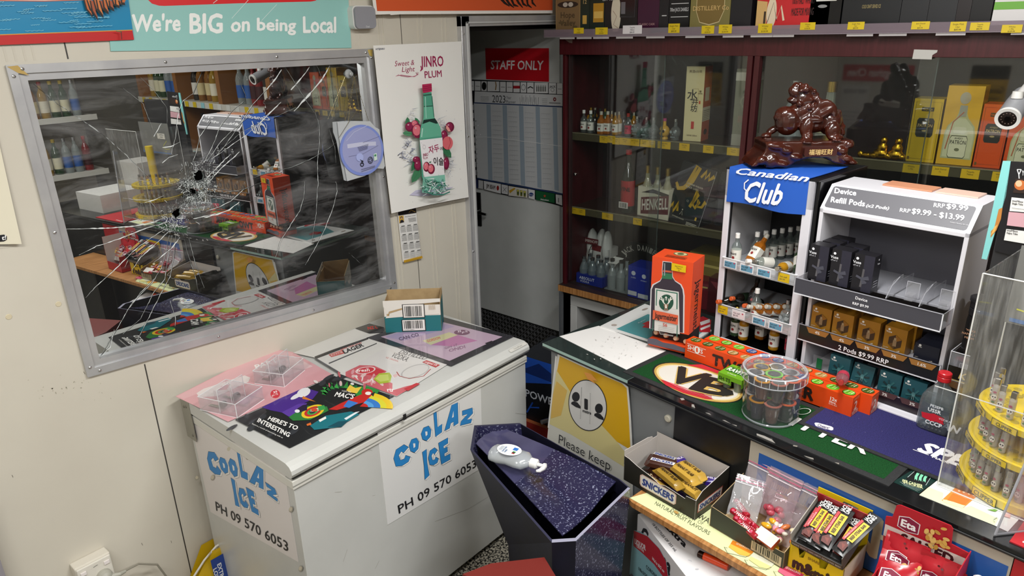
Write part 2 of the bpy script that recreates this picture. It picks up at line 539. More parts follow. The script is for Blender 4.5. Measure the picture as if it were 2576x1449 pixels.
# ---- signs on the door
b = MB()
P = cabP(b, XD - .0012, A5)
q = [(205, 232), (612, 232), (612, 447), (211, 430)]
a = [P.at(*p) for p in q]
b.ext(a, (XD - .0012, 0, 0), (0, -1, 0), (0, 0, 1), .001, 'c01622/r.45')
P.text('STAFF ONLY', (240, 365), (575, 371), (242, 309), 'ebe6e4', .018)
b.obj('staff_only_sign', None, 'red sign with white capital letters on the open grey door', 'sign')
b = MB()
P = cabP(b, XD - .0015, A5)
q = [(98, 431), (703, 456), (712, 1250), (640, 1230), (560, 1208), (470, 1186), (380, 1181), (300, 1165), (230, 1140), (175, 1130), (128, 1105)]
b.ext([P.at(*p) for p in q], (XD - .0015, 0, 0), (0, -1, 0), (0, 0, 1), .001, '16161a')
# sponsor squares along the top edge
for x0, x1, lab in ((102, 134, ''), (139, 176, ''), (181, 216, '*'), (221, 296, 'l'), (301, 338, ''), (343, 382, ''), (387, 428, 'r'), (433, 470, 'o'), (475, 518, 'b'), (523, 610, '|'), (615, 662, 'd'), (667, 703, '')):
    y0, y1 = 441 + (x0 - 100) * .025, 502 + (x0 - 100) * .04
    P.poly([(x0, y0), (x1, y0 + 1), (x1, y1 + 1), (x0, y1)], 'd9d9d8')
    cx, cy = (x0 + x1) / 2, (y0 + y1) / 2
    if lab == '*': P.disc(cx, cy, 15, 26, '151515', 18)
    elif lab == 'r': P.rect(x0, cy - 9, x1, cy + 9, 'a5232c')
    elif lab == '|':
        for i in range(6): P.rect(x0 + 12 + i * 11, cy - 8, x0 + 18 + i * 11, cy + 24, '4d5149', i == 0); P.rect(x0 + 13.5 + i * 11, cy - 18, x0 + 16.5 + i * 11, cy - 8, '4d5149', False)
    elif lab == 'o': P.disc(cx, cy, 14, 20, '777777', 16, 0, .8)
    elif lab == 'b': P.stroke([(x0 + 4, cy + 4), (cx, cy - 6), (x1 - 4, cy + 4)], .006, '222222')
    elif lab == 'd': P.text('JACK', (x0 + 4, cy - 4), (x1 - 4, cy - 4), (x0 + 4, cy - 18), '333333', .03); P.disc(cx, cy + 10, 12, 12, '666666', 14, 0, .8)
    elif lab == 'l': P.stroke([(272, 446), (276, 470), (272, 500)], .008, '8a6a3a')
    else: P.stroke([(x0 + 6, cy + 2), (x1 - 6, cy + 3)], .003, '777777')
# title strip
P.poly([(142, 507), (703, 530), (703, 602), (140, 578)], 'cfd0d0')
P.text('2023', (254, 577), (338, 581), (254, 531), '34363a')
P.text('Year', (344, 555), (376, 557), (344, 537), '5a5c60'); P.text('Planner', (343, 583), (404, 585), (343, 564), '5a5c60')
for i, (x, t) in enumerate(((440, 0), (465, 1), (492, 0), (518, 1), (543, 2))):
    P.stroke([(x - 9, 545), (x - 6, 593), (x + 6, 594), (x + 9, 545)], .0018, '55585c')
    if t < 2: P.stroke([(x + 2, 575), (x + 5, 532)], .0018, '55585c')
P.disc(655, 558, 10, 13, '7a2f35', 14, 0, .4)
for i in range(4):
    P.stroke([(575, 555 + i * 11), (608, 556 + i * 11)], .0015, '999999', i == 0)
    P.stroke([(182, 540 + i * 9), (235, 541 + i * 9)], .0015, 'aaaaaa', False)
P.stroke([(620, 580), (692, 583)], .004, '777777')
# month grid
P.poly([(136, 578), (703, 604), (706, 1160), (640, 1143), (540, 1128), (440, 1108), (330, 1090), (270, 1078), (160, 1060)], 'c6c8c9')
for x0, x1 in ((219, 246, ), (322, 350), (427, 455), (533, 560), (642, 670)):
    d = 12
    P.poly([(x0, 590 + (x0 - 219) * .045), (x1, 591 + (x1 - 219) * .045), (x1 + d, 1078 + (x1 - 219) * .145), (x0 + d, 1074 + (x0 - 219) * .145)], '98a6b2', (), x0 == 219)
P.stroke([(136, 580), (703, 606)], .006, '2d3f66')
P.stroke([(160, 1062), (330, 1096), (450, 1116), (560, 1136), (706, 1163)], .008, '2d3f66')
for k in range(15):
    for x0 in (252, 355, 460, 565):
        y = 632 + k * 30 + (x0 - 252) * (.05 + k * .006)
        P.stroke([(x0 + 4 + k * .8, y), (x0 + 62 + k * .8, y + 3.5)], .0012, 'a4a7aa', k == 0)
        for i in range(4):
            P.stroke([(x0 + 8 + i * 15 + k * .8, y + 4), (x0 + 8 + i * 15 + k * .8, y + 14)], .001, 'b0b3b6', False)
for k in range(12):
    P.text(str(1 + k), (150 + k * .9, 700 + k * 30), (155 + k * .9, 700 + k * 30), (150 + k * .9, 692 + k * 30), '6a6d70', up=k == 0)
P.stroke([(150, 800), (255, 800), (420, 822), (560, 838), (700, 857)], .003, 'e4e5e5')
P.poly([(101, 505), (137, 508), (160, 1062), (128, 1050)], '1a1a1c')
for i in range(9):
    y = 590 + i * 52
    P.poly([(106 + i * 2.6, y), (138 + i * 2.2, y + 3), (139 + i * 2.2, y + 36), (107 + i * 2.6, y + 33)], 'bdbebe', (), i == 0)
P.poly([(128, 620 + 120), (140, 742), (140, 756), (128, 754)], '8a5a3a')
P.text('DOD', (104, 552), (132, 553), (104, 528), 'c9c9c9', .03)
# bottom sponsors
for pts, c in (([(131, 1062), (166, 1070), (168, 1128), (136, 1112)], '232b52'), ([(170, 1072), (200, 1078), (200, 1130), (170, 1126)], 'c3c3c3'), ([(204, 1078), (313, 1098), (313, 1160), (206, 1132)], 'dddddd'), ([(317, 1100), (358, 1108), (358, 1166), (318, 1158)], 'd4d4d4'), ([(362, 1110), (484, 1130), (484, 1186), (362, 1172)], 'd6d2c8'), ([(488, 1130), (530, 1138), (530, 1198), (490, 1188)], 'dddddd'), ([(534, 1138), (657, 1160), (657, 1220), (538, 1200)], '1d5a34'), ([(664, 1164), (704, 1170), (706, 1236), (666, 1222)], 'd6d6d6')):
    P.poly(pts, c, (), c == '232b52')
P.text('JIM BEAM', (220, 1122), (278, 1134), (220, 1096), '3a2520', .03)
P.disc(294, 1124, 8, 16, '9a2a25', 14)
P.stroke([(326, 1118), (350, 1150)], .003, '77777a'); P.stroke([(350, 1120), (326, 1146)], .003, '77777a')
P.poly([(366, 1140), (400, 1122), (408, 1128), (372, 1158)], 'c79a2c')
for i in range(3):
    x = 424 + i * 22
    P.poly([(x - 9, 1132 + i * 4), (x + 8, 1135 + i * 4), (x + 6, 1172 + i * 4), (x - 7, 1170 + i * 4)], '7c7a35'); P.disc(x, 1140 + i * 4, 7, 5, 'c8c15a', 10); P.disc(x, 1156 + i * 4, 5, 8, '3b4f2a', 10)
P.disc(509, 1164, 15, 12, '2a3f7a', 16); P.text('Bacardi', (498, 1168), (521, 1171), (498, 1160), 'dddddd')
q = [(596 + (10 if i % 2 == 0 else 4) * math.sin(i * math.pi / 5), 1174 - (11 if i % 2 == 0 else 4.4) * math.cos(i * math.pi / 5)) for i in range(10)]
P.poly(q, 'c8503a'); P.text('Heineken', (570, 1200), (622, 1206), (570, 1189), 'd9dcd9', .02)
P.stroke([(684, 1186), (684, 1214)], .004, '444444')
b.obj('wall_planner', None, 'year planner with black border of sponsor squares taped on the open door', 'planner')
# ================================================================ the one-way window: aluminium frame, shot mirror glass
b = MB()
nt_m, nt, bs, out = newmat('mirrorglass')
nt.nodes.remove(bs)
gl, df, mx, tc, no, rp, no2, mul = (nt.nodes.new(t) for t in ('ShaderNodeBsdfGlossy', 'ShaderNodeBsdfDiffuse', 'ShaderNodeMixShader', 'ShaderNodeTexCoord', 'ShaderNodeTexNoise', 'ShaderNodeValToRGB', 'ShaderNodeTexNoise', 'ShaderNodeMath'))
gl.inputs[0].default_value = (.50, .51, .50, 1); gl.inputs['Roughness'].default_value = 0.0
df.inputs[0].default_value = (.42, .42, .42, 1)
mp = nt.nodes.new('ShaderNodeMapping'); mp.inputs['Scale'].default_value = (1.2, 1, 4.5); mp.inputs['Rotation'].default_value = (0, .5, 0)
no.inputs['Scale'].default_value = 3.2; no.inputs['Detail'].default_value = 9; no.inputs['Roughness'].default_value = .68; no.inputs['Distortion'].default_value = .8
no2.inputs['Scale'].default_value = 1.6; no2.inputs['Detail'].default_value = 2
nt.links.new(tc.outputs['Object'], mp.inputs[0]); nt.links.new(mp.outputs[0], no.inputs[0]); nt.links.new(tc.outputs['Object'], no2.inputs[0])
mul.operation = 'MULTIPLY'
nt.links.new(no.outputs[0], mul.inputs[0]); nt.links.new(no2.outputs[0], mul.inputs[1])
nt.links.new(mul.outputs[0], rp.inputs[0])
rp.color_ramp.elements[0].position, rp.color_ramp.elements[1].position = .22, .42
rp.color_ramp.elements[0].color, rp.color_ramp.elements[1].color = (.02, .02, .02, 1), (.38, .38, .38, 1)
nt.links.new(rp.outputs[0], mx.inputs[0]); nt.links.new(gl.outputs[0], mx.inputs[1]); nt.links.new(df.outputs[0], mx.inputs[2])
nt.links.new(mx.outputs[0], out.inputs[0])
MATS['mirrorglass'] = nt_m
HOLES = [[(790, 310), (825, 312), (850, 325), (862, 360), (872, 392), (862, 440), (836, 446), (800, 465), (786, 448), (760, 445), (720, 452), (735, 410), (742, 380), (745, 350), (770, 335)],
         [(690, 555), (730, 566), (770, 575), (777, 632), (740, 632), (715, 622), (690, 626), (650, 646), (665, 615), (680, 600)],
         [(500, 840), (530, 826), (552, 826), (553, 870), (545, 880), (560, 900), (556, 925), (520, 945), (500, 970), (478, 955), (450, 935), (440, 890), (470, 860), (498, 852)],
         [(885, 510), (915, 500), (917, 535), (892, 541)], [(850, 560), (872, 560), (866, 590), (848, 584)], [(760, 790), (775, 795), (768, 808)], [(588, 660), (612, 645), (604, 675), (584, 686)]]
YG = 2.40
GP = wallP(b, YG, D4)
quad = [ony(*p, YG) for p in [(60, 196), (920, 152), (976, 712), (245, 908)]]
loops = [[(p.x, p.z) for p in quad]] + [[GP.at(*p) for p in h] for h in HOLES]
P = wallP(b, YG); P.poly(loops[0], 'mirrorglass', loops[1:], False)
P = wallP(b, YG + .006); P.poly(loops[0], '050505', loops[1:], False)
for h in loops[1:]:
    n = len(h)
    b.add([(x, YG, z) for x, z in h] + [(x, YG + .006, z) for x, z in h], [(i, n + i, n + (i + 1) % n, (i + 1) % n) for i in range(n)], '8f9a98/r.2')
win = b.obj('window_1', None, kind='structure', loc=(1.3, YG, .95))
# frame rails: flat flange screwed to the wall plus a raised inner lip, mitred
mid = [a.lerp(c, .5) for a, c in zip(wo, wi)]
lip = [a.lerp(c, .93) for a, c in zip(wo, wi)]
for i in range(4):
    j = (i + 1) % 4
    b = MB()
    for q0, q1, y, t in ((wo, mid, 2.370, .03), (mid, lip, 2.377, .03)):
        b.ext([(q.x, q.z) for q in (q0[i], q0[j], q1[j], q1[i])], (0, y, 0), (1, 0, 0), (0, 0, 1), t, 'alu')
    nscr = 3 if i in (0, 2) else 2
    for k in range(nscr + 1):
        t = .02 + .96 * k / nscr
        q = (wo[i].lerp(wo[j], t)).lerp(mid[i].lerp(mid[j], t), .5)
        b.lathe([(.0055, 0), (.0045, .002), (.002, .0032)], 'd5d5d5/m/r.25', (q.x, 2.370, q.z), 10, (0, -1, 0))
    if i == 0:
        PP = wallP(b, 2.3696)
        PP.poly([(wo[0].x + .002, wo[0].z - .004), (wo[0].x + .028, wo[0].z - .002), (wo[0].x + .05, wo[0].z - .03), (wo[0].x + .025, wo[0].z - .022)], 'b89a55')
        PP.poly([(wo[1].x - .028, wo[1].z - .004), (wo[1].x - .003, wo[1].z - .004), (wo[1].x - .006, wo[1].z - .03), (wo[1].x - .02, wo[1].z - .026)], 'c2a85a')
    b.obj('frame_rail', win, bevel=.0025)
# cracks: slivers of broken glass along every fracture line
CR = [([(985, 440), (1030, 385), (1090, 300), (1150, 205), (1215, 135), (1280, 50)], 1.6), ([(1215, 135), (1250, 95), (1283, 45)], 5), ([(960, 455), (1040, 400), (1120, 345), (1190, 285), (1280, 195)], 2), ([(1180, 290), (1230, 242), (1280, 193)], 3),
      ([(1340, 235), (1385, 185), (1425, 140), (1470, 85), (1502, 28)], 6), ([(1326, 137), (1355, 105), (1385, 70), (1410, 33)], 5), ([(930, 470), (965, 400), (1005, 300), (1060, 230), (1110, 190)], 1.5), ([(945, 462), (1000, 380), (1050, 330), (1130, 260)], 1.5),
      ([(900, 500), (880, 460), (895, 420), (910, 350), (960, 280)], 1.5), ([(780, 430), (800, 350), (805, 290), (815, 230), (835, 185), (880, 155)], 2), ([(880, 155), (905, 90), (925, 40)], 1.2), ([(700, 350), (735, 290)], 3),
      ([(700, 565), (640, 500), (570, 430), (480, 350), (380, 280), (260, 200), (150, 108)], 1.8), ([(730, 700), (680, 640), (620, 640), (560, 630)], 1.6), ([(660, 650), (700, 640), (745, 620)], 3), ([(740, 400), (780, 395), (820, 375)], 2.4), ([(740, 470), (770, 445), (810, 432)], 2.4),
      ([(750, 720), (680, 745), (600, 760), (480, 768), (300, 772)], 3), ([(760, 740), (660, 770), (560, 810), (440, 850), (360, 890)], 2.4), ([(760, 765), (690, 810), (610, 870), (540, 940), (430, 1040), (390, 1085)], 2), ([(770, 780), (720, 830), (640, 900), (600, 960)], 2.4),
      ([(770, 800), (755, 880), (735, 950), (690, 1020), (600, 1110), (530, 1230), (455, 1355)], 1.5), ([(785, 800), (765, 900), (750, 1000), (700, 1060), (640, 1180), (560, 1250)], 1.5), ([(800, 800), (790, 900), (775, 990), (735, 1060), (690, 1150), (620, 1290)], 1.5), ([(820, 810), (780, 860), (720, 910), (700, 925)], 3),
      ([(840, 820), (860, 900), (890, 990), (905, 1060)], 1.2), ([(860, 815), (890, 930), (930, 1040)], 1.2), ([(775, 1100), (800, 1180), (797, 1215)], 1.5), ([(455, 1355), (500, 1310), (520, 1230)], 2.2),
      ([(940, 690), (1000, 670), (1050, 645), (1110, 590)], 2.5), ([(930, 720), (990, 705), (1045, 685), (1090, 648)], 4), ([(880, 725), (940, 712), (1000, 700)], 2.5), ([(950, 560), (1000, 500), (1060, 450), (1090, 420)], 4), ([(940, 540), (990, 490), (1050, 430)], 3.5), ([(1000, 610), (1060, 600), (1110, 590), (1190, 560)], 1.2),
      ([(1388, 555), (1385, 620), (1365, 690), (1325, 750), (1280, 820), (1255, 900)], 1.8), ([(1530, 555), (1535, 600), (1515, 680), (1480, 770), (1435, 860), (1390, 935)], 2.2), ([(1435, 240), (1455, 300), (1455, 380), (1445, 470), (1448, 560), (1440, 700), (1420, 830)], 1.6), ([(1500, 320), (1525, 400), (1530, 470)], 2),
      ([(1150, 540), (1240, 510), (1330, 490), (1430, 445), (1510, 395), (1560, 350)], 1.3), ([(1285, 15), (1340, 100), (1400, 195), (1430, 240)], 1.2), ([(1230, 270), (1290, 245), (1350, 215)], 1), ([(1440, 20), (1480, 120), (1490, 210)], 1.2), ([(640, 80), (700, 140), (760, 220), (760, 290)], 1),
      ([(1120, 170), (1100, 120), (1080, 60)], 1.2), ([(560, 130), (650, 200), (700, 330)], .8), ([(980, 430), (1100, 330), (1260, 250)], 1), ([(700, 1000), (640, 1060), (590, 1130)], 1.4), ([(1590, 880), (1650, 935)], 1.2)]
b = MB(); P = wallP(b, YG - .0006, A3); P.step = .00002
r = random.Random(5)
for pts, w in CR:
    full = [V3((x, y)) for x, y in pts]
    L = []
    for a, c in zip(full, full[1:]):
        n = max(2, int((c - a).length / 12))
        L += [a.lerp(c, i / n) + V3((r.gauss(0, .7), r.gauss(0, .7))) for i in range(n)]
    L.append(full[-1])
    px = .00116
    ww = [px * w * r.choice((.35, .5, .7, 1, 1.3)) * (.35 + .65 * math.sin(math.pi * min(1, (i + 1.2) / len(L)))) for i in range(len(L))]
    P.stroke(L, ww, 'dfe4e3/r.15' if w > 1.3 else 'a8adab/r.2')
    if w <= 1.8 and w > 1:
        P.stroke([q + V3((2.2, 1.5)) for q in L], px * .8, '0d0d0d')
P = wallP(b, YG - .0009, D4); P.step = .00001
# crazed white zone round the shot holes
cent = [(800, 380, 125, 150), (760, 540, 150, 120), (690, 700, 140, 110), (830, 620, 150, 140), (500, 900, 160, 150), (440, 1060, 125, 100), (640, 480, 160, 150), (900, 480, 90, 160)]
hp = [[V3(p) for p in h] for h in HOLES]
def inside(x, y, h):
    c = False
    for i in range(len(h)):
        a, d = h[i - 1], h[i]
        if (a.y > y) != (d.y > y) and x < (d.x - a.x) * (y - a.y) / (d.y - a.y) + a.x: c = not c
    return c
n = 0
while n < 1500:
    cx, cy, rx, ry = r.choice(cent)
    k = abs(r.gauss(0, .55))
    t = r.random() * 6.283
    x, y = cx + rx * k * math.cos(t), cy + ry * k * math.sin(t)
    if any(inside(x + dx, y + dy, h) for h in hp for dx, dy in ((0, 0), (9, 0), (-9, 0), (0, 9), (0, -9))): continue
    n += 1
    sz = r.uniform(4, 17) * (1.15 - .4 * min(1, k))
    a0 = r.random() * 6.283
    q = [(x + sz * r.uniform(.3, 1) * math.cos(a0 + i * 2.1), y + sz * r.uniform(.3, 1) * math.sin(a0 + i * 2.1)) for i in range(3)]
    P.poly(q, r.choice(('c9cfce/r.2', 'b0b6b4/r.2', '959b99/r.2', 'dde2e1/r.15', '6b706e/r.2', 'a3aaa8/t.45')))
for i in range(330):
    cx, cy, rx, ry = r.choice(cent)
    t, k = r.random() * 6.283, r.uniform(.5, 1.7)
    x, y = cx + rx * k * math.cos(t), cy + ry * k * math.sin(t)
    t2 = t + r.gauss(0, .9)
    l = r.uniform(15, 70)
    q = [(x, y), (x + l * .5 * math.cos(t2) + r.gauss(0, 4), y + l * .5 * math.sin(t2) + r.gauss(0, 4)), (x + l * math.cos(t2), y + l * math.sin(t2))]
    if any(inside(u, v, h) for h in hp for u, v in q): continue
    P.stroke(q, r.choice((.0004, .0006, .0011, .0016)), r.choice(('d8dedd/r.15', 'c2c8c6/r.15', '8c9290/r.2')))
b.obj('fracture', win, 'white crazed fracture with thin radiating cracks')
# ================================================================ things fixed to the long wall
def wsheet(y, Z, pts, mat, t=.0012):
    b = MB(); P = wallP(b, y, Z)
    b.ext([P.at(*p) for p in pts], (0, y, 0), (1, 0, 0), (0, 0, 1), t, mat)
    return b, P
# teal shop sign
b, P = wsheet(2.376, A1, [(1010, 467), (3204, 437), (3160, -260), (940, -260)], '93c6c0/r.4', .003)
P.poly([(1340, -10), (1385, 33), (1450, 52), (1500, 54), (2174, 30), (2834, 14), (2876, 6), (2900, -12), (2900, -240), (1240, -240)], 'd9262c/r.35')
for t, p0, p1, pt in (("We're", (1197, 287), (1645, 278), (1199, 122)), ('BIG', (1726, 300), (2030, 296), (1724, 118)), ('on', (2100, 290), (2276, 280), (2102, 198)), ('being', (2339, 275), (2698, 283), (2338, 160)), ('Local', (2760, 296), (3063, 294), (2757, 148))):
    P.text(t, p0, p1, pt, 'f1f3f0/r.4', .035)
for q in (((2110, 168), (2270, -10)), ((1940, 30), (1990, -10)), ((2380, 190), (2520, 40))): P.stroke(q, .0016, 'd5e5e2')
b.obj('shop_sign', None, 'pale teal shop sign with white handwritten slogan and red shape above the window', 'sign')
# beach poster
b, P = wsheet(2.371, A1, [(-190, 418), (1222, 362), (1150, -150), (-260, -150)], '1c86b4/r.3', .0025)
P.poly([(-190, 326), (1206, 276), (1222, 362), (-190, 418)], 'c01f20/r.35')
P.stroke([(-190, 324), (1206, 274)], .0022, 'dc9a2e')
P.poly([(-250, 0), (300, 8), (760, -4), (1160, -6), (1150, -150), (-260, -150)], 'e9e4dc')
P.stroke([(-250, 2), (400, 10), (760, -2)], .0025, 'c96a55')
r = random.Random(11)
for i in range(34):
    x, y, l = r.choice((r.uniform(-100, 120), r.uniform(520, 700), r.uniform(150, 420))), r.uniform(20, 285), r.uniform(70, 190)
    if i > 22: x, y = r.uniform(520, 900), r.uniform(110, 260)
    P.stroke([(x + l * k / 8, y + (3 if k % 2 else -3) - k * .8) for k in range(9)], .0013, '7cc5dd')
for i in range(13):      # palm frond dipping into the picture
    a = (770 + i * 28, -5 + (i % 3) * 6)
    c = (835 + i * 24 + (i % 2) * 14, 190 - abs(i - 2) * 14 - (i % 2) * 18)
    m = ((a[0] + c[0]) / 2 - 14, (a[1] + c[1]) / 2 + 6)
    P.stroke([a, m, c], [.013, .011, .001], '1c120e')
    P.stroke([(a[0] + 6, a[1]), (m[0] + 7, m[1] - 6), (c[0] - 4, c[1] - 26)], [.010, .007, .0008], ('c8682f', 'd57a38', 'a8502a')[i % 3])
P.stroke([(1085, 285), (1092, 360)], .0025, '5a1512'); P.stroke([(1040, 284), (1090, 292)], .002, '3a6a3a')
b.obj('beach_poster', None, 'poster of blue sea and palm frond with red lower band', 'poster')
# siren
b = MB()
q0, q1 = ony(*fp(A2, 1075, 262), 2.335), ony(*fp(A2, 1243, 60), 2.335)
def rrect(x0, z0, x1, z1, r, n=5):
    o = []
    for cx, cz, a in ((x1 - r, z1 - r, 0), (x0 + r, z1 - r, 90), (x0 + r, z0 + r, 180), (x1 - r, z0 + r, 270)):
        o += [(cx + r * math.cos(math.radians(a + 90 * k / n)), cz + r * math.sin(math.radians(a + 90 * k / n))) for k in range(n + 1)]
    return o
b.ext(rrect(q0.x - .004, q0.z - .002, q1.x + .004, q1.z + .004, .018), (0, 2.345, 0), (1, 0, 0), (0, 0, 1), .035, 'dad9d4/r.35')
si = b.obj('alarm_siren', None, 'small rounded white alarm box with grey face on the wall', 'alarm siren', bevel=.003)
b = MB(); b.ext(rrect(q0.x, q0.z, q1.x, q1.z, .016), (0, 2.335, 0), (1, 0, 0), (0, 0, 1), .01, '8f8f95/r.45')
P = wallP(b, 2.3347); P.line('Dual', (q0.x + q1.x) / 2 + .006, q0.z + .004, .006, 'e6e6e6', align='c')
b.obj('cover', si, 'grey face plate', bevel=.003)
# orange poster over the door
b, P = wsheet(2.342, A2, [(1240, 134), (1380, 129), (1390, 137), (1480, 130), (2862, 121), (2862, -250), (1190, -250)], 'ece7e0/r.5', .002)
P.poly([(1263, 101), (2862, 94), (2862, -250), (1222, -250)], 'd4592f/r.4')
for i in range(7):
    P.stroke([(2385 + i * 48, -20), (2425 + i * 42, 25 + (i % 3) * 10), (2470 + i * 40, 58 + (i % 2) * 12)], [.016, .013, .004], '1b1210')
b.obj('banner_poster', None, 'orange poster with white border above the doorway', 'poster')
# plum drink poster
J = [(939, 114.5), (1050, 109.5), (1161, 104), (1166, 240), (1173, 400), (1179, 496), (1085, 514), (985, 537), (968, 400), (955, 260)]
b, P = wsheet(2.343, FULL, J, 'e9e7e2/r.45', .0012)
P.Z = A2
PC, PD = '9a2250', '6d1738'
P.text('HITEJINRO', (1250, 456), (1333, 452), (1250, 440), '20264a', .03)
P.text('Sweet &', (1424, 605), (1602, 591), (1422, 556), PC, 0, .15); P.text('Light', (1488, 656), (1606, 650), (1487, 610), PC, 0, .15)
P.text('JINRO', (1660, 610), (1868, 602), (1656, 512), PC, .02); P.text('PLUM', (1697, 712), (1852, 699), (1692, 650), PC, .012)
P.stroke([(1660, 600), (1668, 630), (1656, 648)], .005, PC)
for k in range(3): P.stroke([(1430 + k * 10, 695 - k * 8), (1480, 682 + k * 5), (1540, 690 + k * 6), (1600, 700 - k * 3), (1640, 676)], .0012, 'b85a78')
for a in (-60, -90, -120): P.stroke([(1625, 682), (1625 + 26 * math.cos(math.radians(a)), 682 + 26 * math.sin(math.radians(a)))], .0015, PC)
P.Z = D5
def splash(c, n, rr, cols, seed, w=.003):
    q = random.Random(seed)
    for i in range(n):
        t = q.random() * 6.28; k = q.uniform(.3, 1)
        x, y = c[0] + rr[0] * k * math.cos(t), c[1] + rr[1] * k * math.sin(t)
        P.stroke([(x, y), (x + q.gauss(0, 16), y + q.gauss(0, 14)), (x + q.gauss(0, 34), y + q.gauss(0, 26))], [w * .4, w, w * .2], q.choice(cols))
WAT = ('b9bccb', '8d93ac', 'd9dbe3', '6f7690')
P.poly([(900, 1235), (960, 1190), (1060, 1175), (1180, 1170), (1300, 1160), (1240, 1195), (1180, 1230), (1020, 1245)], 'c4bfd6')
splash((880, 850), 46, (75, 120), WAT, 2, .0035)
splash((1190, 600), 14, (40, 60), WAT, 3, .002); splash((905, 500), 12, (24, 55), WAT, 4, .002); splash((1240, 960), 26, (30, 90), WAT, 6, .002)
def leaf(x0, y0, x1, y1, w, c='3f7a55'):
    dx, dy = x1 - x0, y1 - y0
    P.poly([(x0, y0), (x0 + dx * .35 - dy * w, y0 + dy * .35 + dx * w), (x0 + dx * .75 - dy * w * .7, y0 + dy * .75 + dx * w * .7), (x1, y1), (x0 + dx * .75 + dy * w * .7, y0 + dy * .75 - dx * w * .7), (x0 + dx * .35 + dy * w, y0 + dy * .35 - dx * w)], c)
    P.stroke([(x0, y0), (x1, y1)], .0012, '2a5a3c')
def plum(x, y, rx, ry, c=PD, rot=0):
    P.disc(x, y, rx, ry, c, 24, rot); P.disc(x - rx * .15, y - ry * .1, rx * .72, ry * .75, '8a2048' if c == PD else 'd9707c', 20, rot); P.disc(x - rx * .35, y - ry * .4, rx * .2, ry * .14, 'd7a3b2', 10)
leaf(855, 600, 852, 520, .28); leaf(960, 590, 920, 525, .25); leaf(900, 670, 806, 665, .28, '4f8a62'); leaf(1170, 780, 1250, 890, .25, '33704c'); leaf(970, 985, 890, 1115, .25); leaf(960, 880, 885, 1010, .2, '33704c')
plum(870, 608, 42, 44); plum(915, 580, 32, 32, '8f2a4c'); plum(938, 645, 50, 66, '7a1a3c')
plum(1232, 610, 40, 46); P.poly([(1200, 590), (1222, 615), (1240, 650), (1215, 650), (1196, 620)], 'e39a92')
plum(1180, 690, 32, 52); P.disc(1210, 755, 48, 60, 'd4656c', 24); P.stroke([(1225, 700), (1235, 755), (1215, 812)], .003, 'a83a4a')
plum(925, 905, 34, 30); plum(938, 955, 34, 48); plum(1195, 940, 28, 56)
# bottle
BOT = [(982, 298), (1058, 292), (1064, 370), (1072, 450), (1086, 525), (1118, 575), (1140, 620), (1150, 670), (1158, 760), (1176, 1080), (1170, 1125), (1140, 1140), (1020, 1140), (985, 1110), (972, 1060), (950, 760), (952, 690), (962, 600), (978, 560), (986, 520), (987, 430)]
P.poly(BOT, '4f9a80')
P.poly([(986, 425), (1070, 420), (1086, 525), (1118, 572), (1140, 616), (1152, 690), (950, 715), (958, 630), (978, 562), (987, 520)], '63ad91')
P.poly([(986, 545), (1090, 530), (1118, 575), (1100, 580), (1040, 560), (975, 583)], '17302a')
P.stroke([(988, 424), (1068, 418)], .003, '1d3f36'); P.stroke([(982, 322), (1058, 314)], .005, '2a5a4a'); P.stroke([(1000, 335), (1003, 420), (1008, 530)], .005, '9ad1bd'); P.stroke([(975, 620), (966, 700)], .006, 'b5dccd'); P.stroke([(1060, 330), (1080, 520)], .004, '2f6f5a')
P.poly([(970, 224), (1056, 214), (1060, 288), (980, 302), (972, 270)], 'b0244f')
for k in range(3): P.stroke([(974, 246 + k * 17), (1058, 236 + k * 17)], .0018, '7a1334')
P.poly([(947, 728), (1154, 704), (1174, 1042), (985, 1066)], 'e6e3e4')
P.disc(988, 790, 13, 20, '9a8a92', 14, 0, .85)
P.text('자두', (1030, 850), (1126, 822), (1024, 786), PC, .02); P.text('에', (1132, 822), (1160, 815), (1132, 790), '2a2226', .01); P.text('이슬', (1074, 948), (1166, 950), (1070, 880), '241a20', .02)
P.text('JINRO', (976, 878), (1024, 868), (974, 850), PC, .02); P.text('PLUM', (982, 902), (1020, 895), (980, 885), PC)
plum(1008, 968, 30, 45, '6a1230'); plum(1050, 988, 33, 46, '7a1838')
leaf(1030, 930, 1050, 922, .3)
P.poly([(975, 1062), (1172, 1040), (1176, 1085), (1180, 1190), (1060, 1215), (965, 1200)], '7fbda8')
splash((1070, 1150), 90, (115, 60), ('d5e3df', '3f8a74', '8fb5ab', 'e9efef', '2f6d5c', 'aeb2cc'), 8, .0045)
P.stroke([(965, 1185), (1040, 1215), (1130, 1215), (1192, 1190)], .006, '3f7a6c')
for i in range(40):
    rr = random.Random(i); P.disc(rr.gauss(1070, 170), rr.gauss(800, 190), 2.5, 3, '9a93a6', 6)
b.obj('plum_poster', None, 'white poster of green bottle among purple plums beside the window', 'poster')
